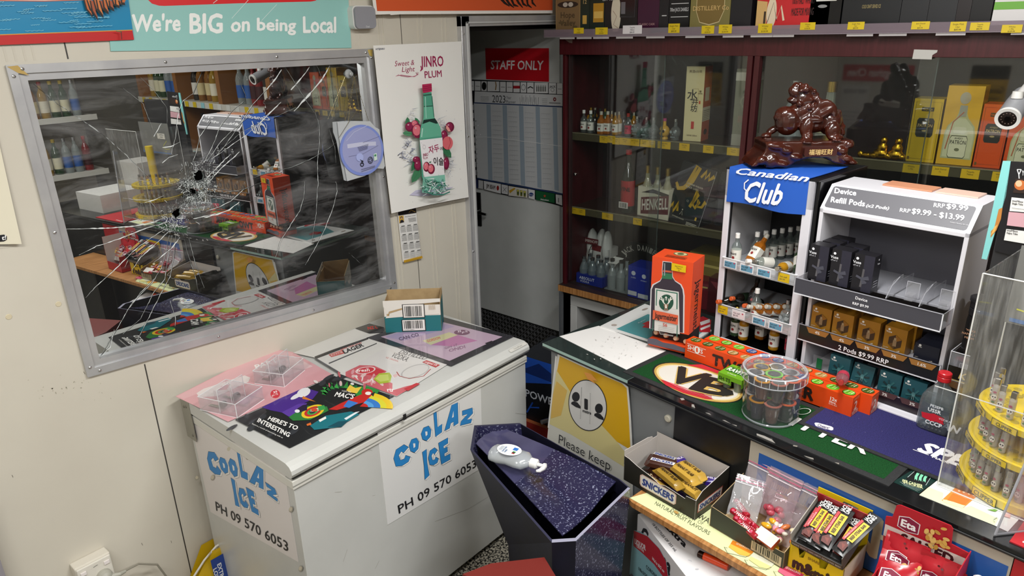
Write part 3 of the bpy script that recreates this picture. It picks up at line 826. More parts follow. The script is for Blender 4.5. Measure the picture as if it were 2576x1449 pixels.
# slim calendar below it
b, P = wsheet(2.372, A4, [(160, 330), (270, 330), (303, 620), (195, 655)], 'dedcd8/r.5', .0012)
P.poly([(164, 345), (271, 334), (275, 364), (168, 380)], '1d1715')
P.stroke([(230, 362), (243, 346), (255, 352), (268, 358)], .002, 'b08a3a')
P.poly([(170, 382), (198, 378), (202, 418), (174, 426)], 'c9a24a'); P.disc(186, 392, 7, 8, '2a2020', 12); P.disc(186, 394, 4, 5, 'd3a98c', 10); P.poly([(176, 424), (180, 406), (194, 404), (202, 418)], '22222a')
P.text('Real Estate Limited', (208, 388), (268, 380), (208, 383), '333333')
for k in range(6): P.stroke([(225 + k, 396 + k * 4), (270 + k * .5, 390 + k * 4)], .0009, '777777', k == 0)
for j in range(4):
    for i in range(3):
        x, y = 178 + i * 36 + j * 6, 442 + j * 50 - i * 5
        P.stroke([(x + 6, y), (x + 26, y - 3)], .003, '3d3d3d')
        for k in range(6): P.stroke([(x + k * .6, y + 7 + k * 5.5), (x + 31 + k * .6, y + 3 + k * 5.5)], .0014, 'a3a3a3', k == 0)
P.poly([(194, 641), (302, 614), (305, 628), (197, 655)], 'c99a28')
P.stroke([(205, 647), (295, 625)], .0012, '6a5520')
b.obj('wall_calendar', None, 'slim white year calendar with yellow foot hanging under the plum poster', 'calendar')
# curling poster at the picture's edge of the wall
b = MB(); P = wallP(b, 2.376, FULL)
g = []
for j in range(9):
    t = j / 8
    y = 120 + t * 498
    row = []
    for i in range(7):
        s = i / 6
        x = -170 + s * (170 + (-28 + (y - 250) * .215))
        u, v = P.at(x, y - s * 6)
        row.append((u, 2.376 - .012 * s * s * t * t, v))
    g.append(row)
b.sheet(g, 'ddd6c0', .0008)
P = wallP(b, 2.366, FULL); P.step = .0004
P.poly([(-40, 596), (10, 590), (17, 594), (17, 603), (10, 607), (-40, 611)], '17171c'); P.text('t!', (4, 604), (15, 602), (4, 593), 'f0f0f0', .03)
P.stroke([(-30, 622), (20, 615)], .001, '777777')
b.obj('cream_poster', None, 'cream paper poster with curling corner beyond the window frame', 'poster')
# power outlet
b = MB()
a0, a1 = ony(*fp(C3, 742, 1142), YW), ony(*fp(C3, 1128, 972), YW)
ox0, ox1, oz = a0.x, a1.x, (a0.z + a1.z) / 2
b.box((ox0, YW - .045, oz - .115), (ox1, YW, oz), 'd6d0c3/r.35')
so = b.obj('power_outlet', None, 'white double power outlet with a plug low on the wall', 'power outlet', bevel=.004)
b = MB(); b.box((ox0 + .003, YW - .053, oz - .112), (ox1 - .003, YW - .045, oz - .004), 'dcd7cc/r.3')
P = wallP(b, YW - .0531)
for cx in (ox0 + .038, ):
    for dx, a in ((-.008, .4), (.008, -.4)):
        P.stroke([(cx + dx - .003 * a, oz - .062), (cx + dx + .006 * a * .5, oz - .070)], .0022, '1a1a1a')
    P.stroke([(cx, oz - .078), (cx, oz - .087)], .0022, '1a1a1a')
P.stroke([((ox0 + ox1) / 2 - .004, oz - .02), ((ox0 + ox1) / 2 + .01, oz - .018)], .002, '77756f')
b.obj('face_plate', so, bevel=.003)
for cx in (ox0 + .02, ox1 - .018):
    b = MB().box((cx - .009, YW - .057, oz - .032), (cx + .009, YW - .053, oz - .018), 'e6dedb/r.3'); b.obj('rocker_switch', so, bevel=.0015)
px_, pz_ = ox1 - .036, oz - .068
b = MB(); b.lathe([(.024, 0), (.024, .012), (.020, .024), (.012, .030), (.004, .032)], 'a9a79b/r.45', (px_, YW - .053, pz_), 18, (0, -1, 0))
b.tube([(px_ + .012, YW - .072, pz_ - .004), (px_ + .04, YW - .078, pz_ - .010), (px_ + .06, YW - .07, pz_ - .016)], [.010, .007, .005], 'a9a79b/r.45', 10)
b.tube([(px_ + .055, YW - .07, pz_ - .014), (px_ + .11, YW - .05, pz_ - .03), (px_ + .17, YW - .04, pz_ - .08), (px_ + .2, YW - .03, pz_ - .18), (px_ + .22, YW - .03, .012)], .0035, '8f8a7d', 8)
b.obj('plug', None, 'grey round plug with cord in the power outlet', 'plug')
# hanging disc in paper sleeves on a suction hook
hk = ony(*fp(D5, 370, 130), 2.385)
t = thing('hanging_sign', 'pale blue disc in paper sleeve hanging from suction hook on the mirror glass', 'sign', (hk.x, 2.385, hk.z - .3))
b = MB()
b.lathe([(.018, 0), (.0165, .004), (.010, .009), (.006, .016), (.0085, .02), (.004, .025)], 'cfd3d3/t.45', (hk.x, YG - .001, hk.z), 20, (0, -1, 0))
b.lathe([(.008, .008), (.006, .014), (.008, .02), (.003, .024)], 'b9bdbe/m/r.15', (hk.x, YG - .001, hk.z), 14, (0, -1, 0))
b.tube([(hk.x + .004, YG - .02, hk.z - .005), (hk.x + .008, YG - .03, hk.z - .014), (hk.x + .008, YG - .04, hk.z - .008)], .0018, 'c9c9c9/m/r.2')
b.obj('suction_hook', t)
b = MB()
YS = 2.345
for e in ((318, 560), (345, 585), (462, 545), (532, 555)):
    p1 = ony(*fp(D5, *e), YS)
    p0 = V3((hk.x + .006, 2.372, hk.z - .010))
    n = 30
    for i in range(n):
        q = p0.lerp(p1, (i + .5) / n); d = (p1 - p0) / n * .34
        b.tube([q - d, q + d], .0013 if i % 2 else .0009, 'b9a878/m/r.25', 5)
p1 = ony(*fp(D5, 265, 710), YS - .004); p0 = ony(*fp(D5, 440, 450), YS - .004)
b.tube([p0, p0.lerp(p1, .5) + V3((0, 0, .003)), p1], .0009, 'cfc8ae/m/r.3', 5)
b.obj('chain', t, 'thin brass bead chain')
b, P = MB(), None
P = wallP(b, YS + .006, D5)
P.mb.ext([P.at(*q) for q in [(204, 568), (330, 556), (545, 562), (560, 700), (480, 980), (330, 1106), (308, 1098), (240, 740), (210, 660)]], (0, YS + .006, 0), (1, 0, 0), (0, 0, 1), .0008, 'c8ccce/t.35')
P = wallP(b, YS, D5)
P.mb.ext([P.at(*q) for q in [(248, 568), (400, 562), (548, 562), (590, 612), (632, 636), (640, 690), (683, 968), (670, 995), (600, 990), (500, 1060), (338, 1108), (300, 900), (262, 700)]], (0, YS, 0), (1, 0, 0), (0, 0, 1), .0008, 'd3d6d8/t.25')
b.obj('paper_sleeve', t, 'translucent white sleeve')
b = MB(); P = wallP(b, YS - .004, D5)
disc = [(472 + 198 * math.cos(a), 825 + 232 * math.sin(a)) for a in (i * math.pi / 24 for i in range(48))]
b.ext([P.at(*q) for q in disc], (0, YS - .004, 0), (1, 0, 0), (0, 0, 1), .004, '7f8fd0/r.3')
P.poly([(472 + 178 * math.cos(a), 822 + 208 * math.sin(a)) for a in (i * math.pi / 24 for i in range(48))], '9b9fc9/r.3')
P.stroke([(340, 790), (470, 770), (600, 765)], .016, 'c3c5dc'); P.stroke([(350, 885), (480, 860), (620, 782)], .0012, '5a5c78'); P.stroke([(480, 757), (630, 700)], .0012, '5a5c78'); P.stroke([(330, 740), (400, 660), (520, 600)], .002, 'bfc2da')
for k in range(6): P.stroke([(430 + k * 3, 800 + k * 7), (530 - k * 2, 770 + k * 8)], .0012, '4a4c66')
P.disc(450, 890, 34, 38, 'a9b2e2', 18)
P.disc(470, 955, 18, 20, '22242e', 16, 0, .6); P.disc(472, 925, 11, 7, '22242e', 10, .5); P.stroke([(470, 950), (466, 920), (452, 912)], .003, '22242e')
P.disc(545, 915, 24, 32, '3a3c4c', 18, 0, .8)
for i in range(5): P.disc(545 + 12 * math.cos(i * 1.256), 915 + 16 * math.sin(i * 1.256), 5, 6, '3a3c4c', 8)
P.poly([(572, 860), (600, 850), (606, 910), (578, 922)], 'cfe3d6'); P.poly([(577, 866), (595, 860), (597, 878), (580, 884)], '4a8a68')
for k in range(2): P.stroke([(460, 1000 + k * 18), (585, 965 + k * 10)], .0016, '4a4c66')
b.obj('disc', t, 'pale blue disc')
# ================================================================ chest freezer
noisemat('enamel', 'bcbcb8', 'c4c4c0', 5, rough=.28, lo=.3, hi=.7)
FX0, FX1, FY0, FY1 = .905, 1.977, 1.665, 2.315
fz = thing('chest_freezer', 'long white chest freezer with ice company stickers below the window', 'freezer', ((FX0 + FX1) / 2, (FY0 + FY1) / 2, 0))
b = MB().box((FX0, FY0, .03), (FX1, FY1, .785), 'enamel').box((FX0 + .03, FY0 + .03, 0), (FX1 - .03, FY1 - .03, .03), '2a2a2a')
b.box((FX0 - .004, FY0 - .005, .762), (FX1 + .004, FY1 + .003, .790), 'd0cec6/r.35').box((FX0 + .004, FY0 + .004, .790), (FX1 - .004, FY1 - .004, .802), '2b2a29')
for z in (.772,): b.box((FX0 - .005, FY0 - .0065, z), (FX1 + .005, FY0 - .004, z + .004), '8e8c86')
# remains of adhesive on the end
P = cabP(b, FX0 - .0004, C2)
for x, y, w, h in ((266, 368, 18, 30), (420, 430, 17, 22), (558, 482, 18, 24), (822, 572, 15, 16), (305, 632, 15, 22), (193, 634, 14, 18), (870, 860, 15, 22), (940, 1286, 15, 22)):
    P.disc(x, y, w, h, '9f9a8d', 14, .3); P.disc(x - 2, y - 3, w * .75, h * .7, 'c9c1ae', 12, .3)
P = wallP(b, FY0 - .0003, C2); P.step = .00005
for pts in ([(1240, 1240), (1270, 1150)], [(1450, 765), (1470, 760)], [(1390, 420), (1450, 440)], [(1470, 1290), (1500, 1230)], [(1180, 740), (1230, 735)], [(1900, 950), (2140, 860), (2400, 700)], [(2480, 170), (2560, 180)]):
    P.stroke(pts, .0014, 'a5a39b')
b.obj('body', fz, bevel=.006)
b = MB()
prof = [(FY1 + .012, .803), (FY1 + .012, .846), (FY0 + .04, .850), (FY0 + .012, .8495), (FY0 - .006, .843), (FY0 - .015, .832), (FY0 - .0165, .819), (FY0 - .011, .808), (FY0 - .001, .803)]
b.ext(prof, (FX1 + .008, 0, 0), (0, 1, 0), (0, 0, 1), FX1 - FX0 + .016, 'enamel')
q = ony(*fp(C1, 1640, 918), FY0 - .016)
b.box((q.x - .006, FY0 - .0185, .806), (q.x + .006, FY0 - .012, .826), '222222')
P = Panel(b, (0, FY0 - .004, .8455), (1, 0, 0), (0, .85, .5))
q = onz(*fp(C1, 2420, 478), .845)
P.poly([(q.x + x, z) for x, z in rrect(-.052, -.0075, .052, .0085, .008)], 'b3b1aa/r.3'); P.poly([(q.x + x, z) for x, z in rrect(-.049, -.0055, .049, .0065, .006)], 'c6c4bd/r.3')
P.line('Fisher&Paykel', q.x, -.0025, .006, '6a6864', align='c')
b.obj('lid', fz)
b = MB()
h0 = FX0 - .006
b.box((h0 - .003, FY1 - .05, .69), (h0, FY1 + .014, .85), 'a8a69e/m/r.45')
for z, y in ((.82, -.01), (.815, .006), (.71, -.02)): b.lathe([(.006, 0), (.004, .002)], '8a8880/m/r.4', (h0 - .003, FY1 - .012 + y, z), 10, (-1, 0, 0))
b.obj('hinge_plate', fz, 'grey steel hinge plate')
# jagged letters in a unit box
GL = {'C': [(.95, .72), (.7, .98), (.2, .95), (0, .6), (.08, .15), (.45, 0), (.85, .02), (1, .2), (.72, .42), (.62, .28), (.4, .32), (.32, .6), (.5, .72), (.62, .58)],
      'O': [(.3, 1), (.8, .93), (1, .55), (.85, .12), (.45, 0), (.08, .25), (0, .7)], 'L': [(0, 1), (.38, .95), (.42, .3), (1, .28), (.92, 0), (.1, .02)],
      'A': [(0, .0), (.38, .0), (.42, .2), (.62, .2), (.66, 0), (1, .02), (.75, .98), (.3, 1)], '2': [(.05, .98), (.9, 1), (1, .62), (.55, .3), (.98, .26), (.92, 0), (0, .02), (.05, .3), (.55, .66), (.1, .66)],
      'I': [(.05, 1), (.72, .98), (.6, .5), (.75, .02), (.0, 0), (.1, .5)], 'E': [(0, 1), (.95, .98), (.9, .74), (.45, .74), (.45, .63), (.8, .62), (.78, .4), (.45, .4), (.45, .27), (1, .25), (.95, 0), (.05, .02)]}
GH = {'O': [(.42, .68), (.62, .6), (.6, .38), (.42, .34)], 'A': [(.45, .42), (.5, .7), (.58, .42)]}
def jag(P, ch, p0, p1, pt):
    a, x, y = V3(p0), V3(p1) - V3(p0), V3(pt) - V3(p0)
    L = [tuple(a + x * u + y * v) for u, v in GL[ch]]
    sh = (x.normalized() * 9 + V3((2, 10)))
    S = [(p[0] + sh.x, p[1] + sh.y) for p in L]
    for i in range(len(L)):
        j = (i + 1) % len(L)
        P.poly([L[i], L[j], S[j], S[i]], 'e4e2df')
    P.poly(S, 'e4e2df')
    P.stroke(S + S[:1], .0011, '333333')
    P.poly(L, '2a7fc0')
    P.stroke(L + L[:1], .0014, '16242e')
    if ch in GH: P.poly([tuple(a + x * u + y * v) for u, v in GH[ch]], 'e4e2df')
LT1 = [('C', (277, 598), (368, 622), (250, 432)), ('O', (362, 600), (424, 612), (338, 482)), ('O', (428, 618), (492, 640), (408, 488)), ('L', (502, 632), (560, 655), (474, 440)), ('A', (566, 664), (668, 722), (590, 528)), ('2', (694, 752), (776, 812), (676, 660)),
       ('I', (466, 832), (508, 856), (430, 632)), ('C', (500, 834), (564, 860), (480, 694)), ('E', (582, 878), (640, 908), (542, 702))]
LT2 = [('C', (1612, 580), (1728, 512), (1596, 440)), ('O', (1722, 472), (1792, 432), (1710, 372)), ('O', (1808, 388), (1880, 345), (1796, 288)), ('L', (1898, 350), (1955, 302), (1888, 152)), ('A', (1968, 298), (2068, 246), (1990, 128)), ('2', (2080, 262), (2166, 238), (2092, 152)),
       ('I', (1826, 650), (1872, 610), (1806, 452)), ('C', (1858, 562), (1928, 522), (1848, 442)), ('E', (1942, 544), (2014, 500), (1924, 384))]
b = MB(); P = cabP(b, FX0 - .0012, C2)
b.ext([P.at(*q) for q in [(142, 238), (812, 545), (918, 1243), (286, 882)]], (FX0 - .0012, 0, 0), (0, -1, 0), (0, 0, 1), .0008, 'd8d2d0/r.3')
P.step = 1e-5
for a in LT1: jag(P, *a)
P.text('PH 09 570 6053', (328, 868), (848, 1168), (320, 802), '17171a', .012)
b.obj('end_sticker', fz, 'white sticker with jagged blue letters and phone number')
b = MB(); P = wallP(b, FY0 - .0012, C2)
b.ext([P.at(*q) for q in [(1487, 312), (2230, -62), (2246, 560), (1560, 975)]], (0, FY0 - .0012, 0), (1, 0, 0), (0, 0, 1), .0008, 'd9d8d6/r.3')
P.step = 1e-5
for a in LT2: jag(P, *a)
P.text('PH 09 570 6053', (1640, 893), (2200, 552), (1630, 834), '17171a', .012)
b.obj('front_sticker', fz, 'white sticker with jagged blue letters and phone number')
# ---- posters laid on the lid
ZL = .8505
NSH = [0]
def lsheet(pts, mat, k=0):
    NSH[0] += 1
    z = ZL + .0006 + NSH[0] * .0008
    b = MB(); P = topP(b, z, C1); P.step = 2e-5
    b.ext([P.at(*p) for p in pts], (0, 0, z), (1, 0, 0), (0, 1, 0), .0005, mat)
    return b, P
G = '/r.18/c'
b, P = lsheet([(32, 832), (700, 492), (860, 520), (1145, 682), (402, 1010)], 'd9a0a6' + G)
P.poly([(40, 832), (702, 498), (860, 526), (850, 560), (90, 850)], 'dfadb2' + G)
P.poly([(180, 810), (230, 778), (520, 684), (560, 700), (545, 730), (330, 830), (200, 838)], 'e6dcda' + G); P.poly([(570, 650), (640, 610), (860, 545), (1000, 620), (780, 700), (640, 690)], 'e2c0c2' + G)
P.text('PART', (600, 640), (760, 590), (585, 612), 'eee8e6', .04); P.text('MINI', (640, 690), (800, 640), (620, 655), 'e6d6d6', .04)
for x in (330, 450): P.poly([(x, 790), (x + 25, 760), (x + 90, 745), (x + 60, 785)], 'c98a90' + G)
P.disc(735, 815, 34, 30, 'c9303c', 20); P.text('35', (722, 812), (750, 803), (719, 798), 'f2dede', .04); P.text('gm 7%', (712, 832), (755, 820), (710, 820), 'f2dede', .02)
b.obj('lid_poster', None, 'pink poster under film on the freezer lid beneath the clear trays', 'poster', 'posters on the freezer lid')
b, P = lsheet([(452, 996), (1150, 688), (1572, 832), (836, 1196)], '1d1f22' + G)
r = random.Random(2)
for i in range(16):
    x, y = r.choice(((520, 1000), (760, 1100), (640, 1010), (1180, 740))); x += r.gauss(0, 60); y += r.gauss(0, 30)
    P.disc(x, y, r.uniform(15, 50), r.uniform(6, 18), '33363b' + G, 12, -.5)
P.poly([(640, 910), (760, 850), (940, 770), (1040, 800), (1000, 850), (900, 900), (800, 950), (700, 930)], '4a2a8a' + G); P.poly([(780, 945), (900, 885), (960, 880), (900, 960), (830, 975)], '5c3aa0' + G)
P.disc(935, 805, 50, 30, 'e9e7ea' + G, 20, -.4); P.disc(885, 830, 48, 14, 'e9e7ea' + G, 16, -.5)
P.poly([(930, 830), (1020, 870), (985, 862), (925, 850)], 'd67a2a' + G)
for i in range(16):       # green leafy wreath
    t = -2.9 + i * .27
    x, y = 1200 + 120 * math.cos(t), 822 + 64 * math.sin(t)
    P.poly([(x - 22, y + 10), (x, y - 22), (x + 34 * math.cos(t), y + 30 * math.sin(t) - 8), (x + 14, y + 18)], ('2f8a3c', '3fa04a', '1f6a34')[i % 3] + G)
P.poly([(1270, 770), (1380, 760), (1470, 790), (1420, 860), (1320, 840)], '2f8a3c' + G)
# macaw-like bird: red body, wing in bands of blue and yellow
P.poly([(1110, 925), (1200, 880), (1290, 840), (1390, 800), (1440, 830), (1380, 870), (1270, 900), (1170, 930)], 'c22a26' + G)
for k, c in ((1, 'e8c52a'), (.8, 'd9d23a'), (.62, '3a7ac8'), (.42, '5aa0d8'), (.25, 'c22a26')):
    P.poly([(1330, 905)] + [(1330 + 235 * k * math.cos(t), 905 - 105 * k * math.sin(t)) for t in (-.15 + i * .16 for i in range(9))], c + G)
P.poly([(1235, 790), (1260, 752), (1300, 775), (1345, 765), (1310, 812), (1260, 805)], 'ecc84a' + G)
P.disc(1382, 805, 40, 25, 'c22a26' + G, 18); P.disc(1390, 812, 22, 12, 'efe9e2' + G, 14); P.poly([(1405, 815), (1440, 800), (1425, 835)], '2b2b2b' + G)
P.poly([(1250, 860), (1215, 905), (1255, 915), (1320, 880)], '3a7ac8' + G)
P.text("MAC'S", (1150, 832), (1282, 852), (1170, 800), 'ebe9e4', .03); P.text('THERE ARE', (1200, 800), (1265, 808), (1205, 790), 'd5d2cc')
P.poly([(830, 980), (950, 900), (1100, 905), (1110, 935), (980, 1000), (860, 1005)], '2c7a3a' + G)
for k, c in ((1, 'e8c52a'), (.75, 'c22a26'), (.5, '3fa04a'), (.3, '22262a')): P.disc(1000, 940, 85 * k, 42 * k, c + G, 20, -.35)
P.poly([(1030, 905), (1080, 895), (1090, 925), (1045, 935)], '3a9a4a' + G); P.text("MAC'S", (985, 945), (1040, 935), (985, 925), 'f0eee8', .03)
P.poly([(980, 1040), (1090, 970), (1270, 940), (1330, 960), (1180, 1050), (1010, 1070)], '17707c' + G); P.poly([(1100, 1050), (1180, 1010), (1250, 1005), (1200, 1050)], '0f4a58' + G); P.poly([(1235, 1000), (1330, 940), (1300, 945), (1220, 990)], 'dfe7ea' + G)
P.poly([(1040, 1000), (1090, 975), (1095, 990), (1050, 1015)], 'f0eee8' + G); P.poly([(890, 920), (930, 895), (960, 890), (960, 930), (900, 950)], '241a3a' + G); P.disc(890, 938, 18, 12, 'efedf2' + G, 14); P.disc(1010, 930, 24, 12, 'd2472a' + G, 12)
P.poly([(955, 1030), (985, 1018), (990, 1035), (960, 1042)], 'd86a2a' + G)
P.text("HERE'S TO", (680, 998), (885, 1072), (700, 972), 'efede8', .03); P.text('INTERESTING', (606, 1012), (830, 1122), (622, 985), 'efede8', .03)
P.text('Explore a world of interesting with us', (570, 1030), (786, 1130), (576, 1022), 'cfcdc8', .01)
b.obj('lid_poster', None, 'black poster with green wreath, red parrot and white lettering on the freezer lid', 'poster', 'posters on the freezer lid')
b, P = lsheet([(860, 525), (1310, 352), (1500, 375), (1390, 418), (1610, 480), (1190, 672), (1020, 560)], 'd8d6d1' + G)
P.poly([(1010, 552), (1130, 506), (1390, 416), (1390, 430), (1022, 568)], '2a2a2c' + G); P.poly([(1012, 566), (1024, 562), (1195, 664), (1186, 674)], '5a5a5c' + G); P.poly([(1110, 596), (1450, 455), (1450, 462), (1114, 604)], '4a4a4c' + G)
P.text('NEW ZEALAND', (1195, 510), (1345, 458), (1192, 500), 'b8403c', .02); P.text('LAGER', (1222, 532), (1362, 478), (1205, 508), '232326', .04)
P.poly([(1110, 538), (1205, 505), (1228, 528), (1130, 556)], 'c04a44' + G); P.poly([(1122, 538), (1200, 512), (1212, 524), (1132, 549)], 'd9aaa4' + G); P.text('N2E', (1140, 545), (1200, 526), (1136, 536), 'b8403c', .03)
b.obj('lid_poster', None, 'white beer poster with the word LAGER and black edges on the freezer lid', 'poster', 'posters on the freezer lid')
b, P = lsheet([(1190, 672), (1480, 505), (1620, 478), (1945, 608), (1590, 832)], 'd6d3d0' + G)
P.text('DISTILLED', (1600, 528), (1790, 575), (1630, 505), '3a3738', .0); P.text('VODKA.', (1545, 552), (1660, 588), (1578, 524), '3a3738', .0); P.text('NZ. ORIGINAL', (1512, 562), (1600, 590), (1520, 553), 'c0504a')
P.poly([(1230, 660), (1330, 612), (1430, 615), (1520, 655), (1470, 700), (1560, 740), (1560, 790), (1660, 760), (1750, 740), (1590, 830), (1480, 790), (1230, 690)], 'c9626a' + G)
P.poly([(1320, 640), (1420, 625), (1510, 655), (1440, 690), (1330, 670)], 'c63a44' + G); P.disc(1370, 648, 72, 24, 'e9d9d8' + G, 20, -.15, .86); P.text('fresh', (1310, 660), (1400, 655), (1310, 640), 'eee4e2', .02)
r = random.Random(4)
for i in range(34):
    x, y = r.gauss(1390, 110), r.gauss(705, 30)
    P.disc(x, y, r.uniform(8, 26), r.uniform(4, 12), r.choice(('dcb9b8', 'd79aa0', 'e6dcd9', 'c06068')) + G, 9, r.random() * 3)
P.poly([(1428, 712), (1465, 672), (1540, 665), (1555, 690), (1545, 735), (1470, 745)], 'a8b83a' + G); P.poly([(1440, 708), (1470, 682), (1530, 678), (1535, 720), (1475, 730)], 'c3cf6a' + G)
P.disc(1720, 655, 105, 42, 'b9b6b4' + G, 24, -.3); P.disc(1722, 655, 95, 36, 'd3d0cd' + G, 24, -.3); P.stroke([(1590, 660), (1610, 690), (1680, 708), (1780, 690), (1830, 640)], .003, 'a8403f')
P.poly([(1770, 592), (1800, 578), (1895, 612), (1865, 630)], 'b8353a' + G); P.text('original 5%', (1785, 594), (1868, 620), (1800, 584), 'f0dcda', .02)
P.poly([(1640, 780), (1730, 738), (1755, 745), (1670, 795)], 'c0333c' + G); P.text('rtr', (1525, 800), (1575, 800), (1520, 778), 'f0e0e0', .04)
b.obj('lid_poster', None, 'white vodka drink poster with red fruit and a lime wedge on the freezer lid', 'poster', 'posters on the freezer lid')
b, P = lsheet([(1378, 418), (1500, 378), (1650, 330), (1900, 268), (2418, 408), (1975, 618), (1700, 520)], '2b2a30' + G, 1)
P.poly([(1478, 412), (1880, 300), (2335, 412), (1962, 582), (1700, 492)], 'b79fb2' + G); P.poly([(1500, 412), (1880, 310), (2000, 340), (1640, 440)], 'a894b4' + G)
P.poly([(1770, 440), (1960, 380), (2020, 400), (1830, 470)], 'c4bd94' + G); P.poly([(1830, 470), (2020, 400), (2160, 440), (1990, 480)], 'b0709c' + G); P.text('GORDON', (1808, 452), (1900, 425), (1800, 436), 'c0574a', .02)
P.text('CAN CO', (1610, 440), (1750, 405), (1600, 418), '5f5068', .04); P.text('GIN 17', (1930, 500), (2020, 475), (1925, 485), '8a6a80', .03); P.text('ONDI', (1960, 520), (2075, 490), (1955, 500), '8a6a80', .03)
P.disc(2050, 382, 56, 19, '6f4462' + G, 24); P.text('35', (2020, 382), (2045, 378), (2018, 368), 'e0d0dc', .03); P.text('gm 7%', (2050, 386), (2090, 380), (2048, 374), 'e0d0dc', .02)
P.poly([(2210, 458), (2260, 440), (2280, 452), (2235, 470)], '2e2a30' + G)
P.poly([(1620, 480), (2000, 600), (1975, 618), (1600, 490)], '3a393e' + G)
b.obj('lid_poster', None, 'purple gin poster with black border under the open box on the freezer lid', 'poster', 'posters on the freezer lid')
b, P = lsheet([(1298, 352), (1398, 318), (1500, 345), (1495, 382), (1398, 388)], '232326' + G, 2)
P.text('NZ L', (1388, 362), (1458, 352), (1382, 342), 'c43a34', .05)
b.obj('lid_poster', None, 'small black poster with red letters beside the open box on the freezer lid', 'poster', 'posters on the freezer lid')
# ---- clear acrylic trays with spring pushers
CLR = 'f2f2f4/t.92'
def tray(A, B, C, lab):
    a, q, c = (onz(*fp(C1, *p), ZL + .001) for p in (A, B, C))
    w, d = (q - a).length, (c - q).length
    M = frame(a, math.atan2(q.y - a.y, q.x - a.x))
    t = thing('display_tray', lab, 'display tray', a, 'clear acrylic trays on the freezer')
    b = MB(M); h, k = .05, .003
    b.box((0, 0, 0), (w, d, k), CLR).box((0, 0, k), (w, k, h), CLR).box((0, d - k, k), (w, d, h), CLR).box((0, k, k), (k, d - k, h), CLR).box((w - k, k, k), (w, d - k, h), CLR)
    b.box((.004, d * .5, k), (w - k, d * .5 + .002, h * .8), CLR)
    for x0, x1, y, z in ((0, w, 0, h), (0, w, d, h)): b.tube([(x0, y, z), (x1, y, z)], .0012, 'e8e8ea/r.1', 4)
    for x in (0, w): b.tube([(x, 0, h), (x, d, h)], .0012, 'e8e8ea/r.1', 4)
    b.tube([(w, 0, 0), (w, 0, h)], .0012, 'e8e8ea/r.1', 4); b.tube([(0, 0, .001), (w, 0, .001), (w, d, .001)], .0012, 'e8e8ea/r.1', 4)
    b.obj('tray', t)
    for y in (d * .26, d * .74):
        b = MB(M); x = w * .52
        b.box((x, y - .028, k), (x + .003, y + .028, .085), CLR); b.box((x - .022, y - .012, .028), (x, y + .012, .05), CLR)
        for e in (((x, y - .028, .085), (x, y + .028, .085)), ((x, y - .028, .003), (x, y - .028, .085)), ((x, y + .028, .003), (x, y + .028, .085))): b.tube(e, .001, 'e8e8ea/r.1', 4)
        pu = b.obj('pusher', t)
        b = MB(M); b.lathe([(.010, -.009), (.0112, -.007), (.0112, .007), (.010, .009)], '6a635c/m/r.3', (x - .011, y, .0165), 16, (0, 1, 0)); b.box((.01, y - .006, .0035), (x - .012, y + .006, .0042), '9a9288/m/r.3')
        b.obj('coil_spring', pu, 'coiled steel ribbon spring')
tray((205, 928), (468, 985), (690, 862), 'clear empty acrylic tray nearer the end of the freezer')
tray((590, 742), (800, 768), (1022, 668), 'clear empty acrylic tray farther along the pink poster')
# ---- open carton
M, w, a = seatbox((970, 838), (1112, 833), ZL + .003)
d, h = .125, .145
t = thing('open_carton', 'open teal and white cardboard box with torn front on the freezer', 'box', a)
TE = '1a6a70'
b = MB(M)
for p, q, mt in (((0, 0, 0), (w, .002, h * .5), {'-y': TE, '*': 'card'}), ((0, 0, h * .5), (w, .002, h * .82), {'-y': 'dad6ce', '*': 'card'}), ((0, d - .002, 0), (w, d, h), {'+y': TE, '*': 'card'}), ((0, 0, 0), (.002, d, h * .86), {'-x': TE, '*': 'card'}), ((w - .002, 0, 0), (w, d, h * .86), {'+x': TE, '*': 'card'}), ((0, 0, 0), (w, d, .002), 'card')):
    b.box(p, q, mt)
b.ext([(0, h * .8), (0, h * .98), (w, h * 1.0), (w, h * .9), (w * .62, h * .86), (w * .38, h * .74), (w * .1, h * .60), (.01, h * .58), (.01, h * .7)], (0, -.001, 0), (1, 0, 0), (0, 0, 1), .001, 'dad6ce')
P = b.panel((0, -.0012, 0), (1, 0, 0), (0, 0, 1))
P.poly([(.012, h * .50), (.012, h * .58), (w * .1, h * .6), (w * .4, h * .74), (w * .66, h * .87), (w * .5, h * .82), (w * .3, h * .74), (w * .1, h * .66), (.02, h * .64), (.02, h * .5)], 'card')
P.poly([(.005, h * .46), (w - .005, h * .54), (w - .004, h * .6), (.012, h * .52)], 'dad6ce')
P.rect(w * .33, h * .44, w * .72, h * .86, '202020'); P.rect(w * .345, h * .46, w * .705, h * .845, 'e2dfd9'); P.bars(w * .37, h * .49, w * .68, h * .8)
P.rect(w * .3, h * .04, w * .72, h * .4, '202020'); P.rect(w * .315, h * .06, w * .705, h * .385, 'e2dfd9'); P.bars(w * .34, h * .12, w * .68, h * .36); P.line('9 415767 040977', w * .34, h * .075, .004, '202020', wmax=w * .34)
for i in range(7): P.stroke([(w * .8 + i * .004, h * .68), (w * .8 + i * .004, h * .82)], .0012, 'b9a58a', i == 0)
P = b.panel((0, d + .0005, 0), (-1, 0, 0), (0, 0, 1)); P.poly([(-w, h * .4), (-w, h), (0, h), (0, h * .75), (-w * .3, h * .7), (-w * .55, h * .42), (-w * .8, h * .36)], 'd5d2ca'); P.line('Oyster Bay', -w * .75, h * .62, .012, '5a6a6a')
b.obj('tray_box', t)
b = MB(M); b.ext([(0, 0), (d - .002, 0), (d - .004, .028), (.004, .02)], (w - .001, 0, h * .86), (0, 1, 0), (0, 0, 1), .0015, 'card')
b.obj('flap', t, 'brown cardboard flap')
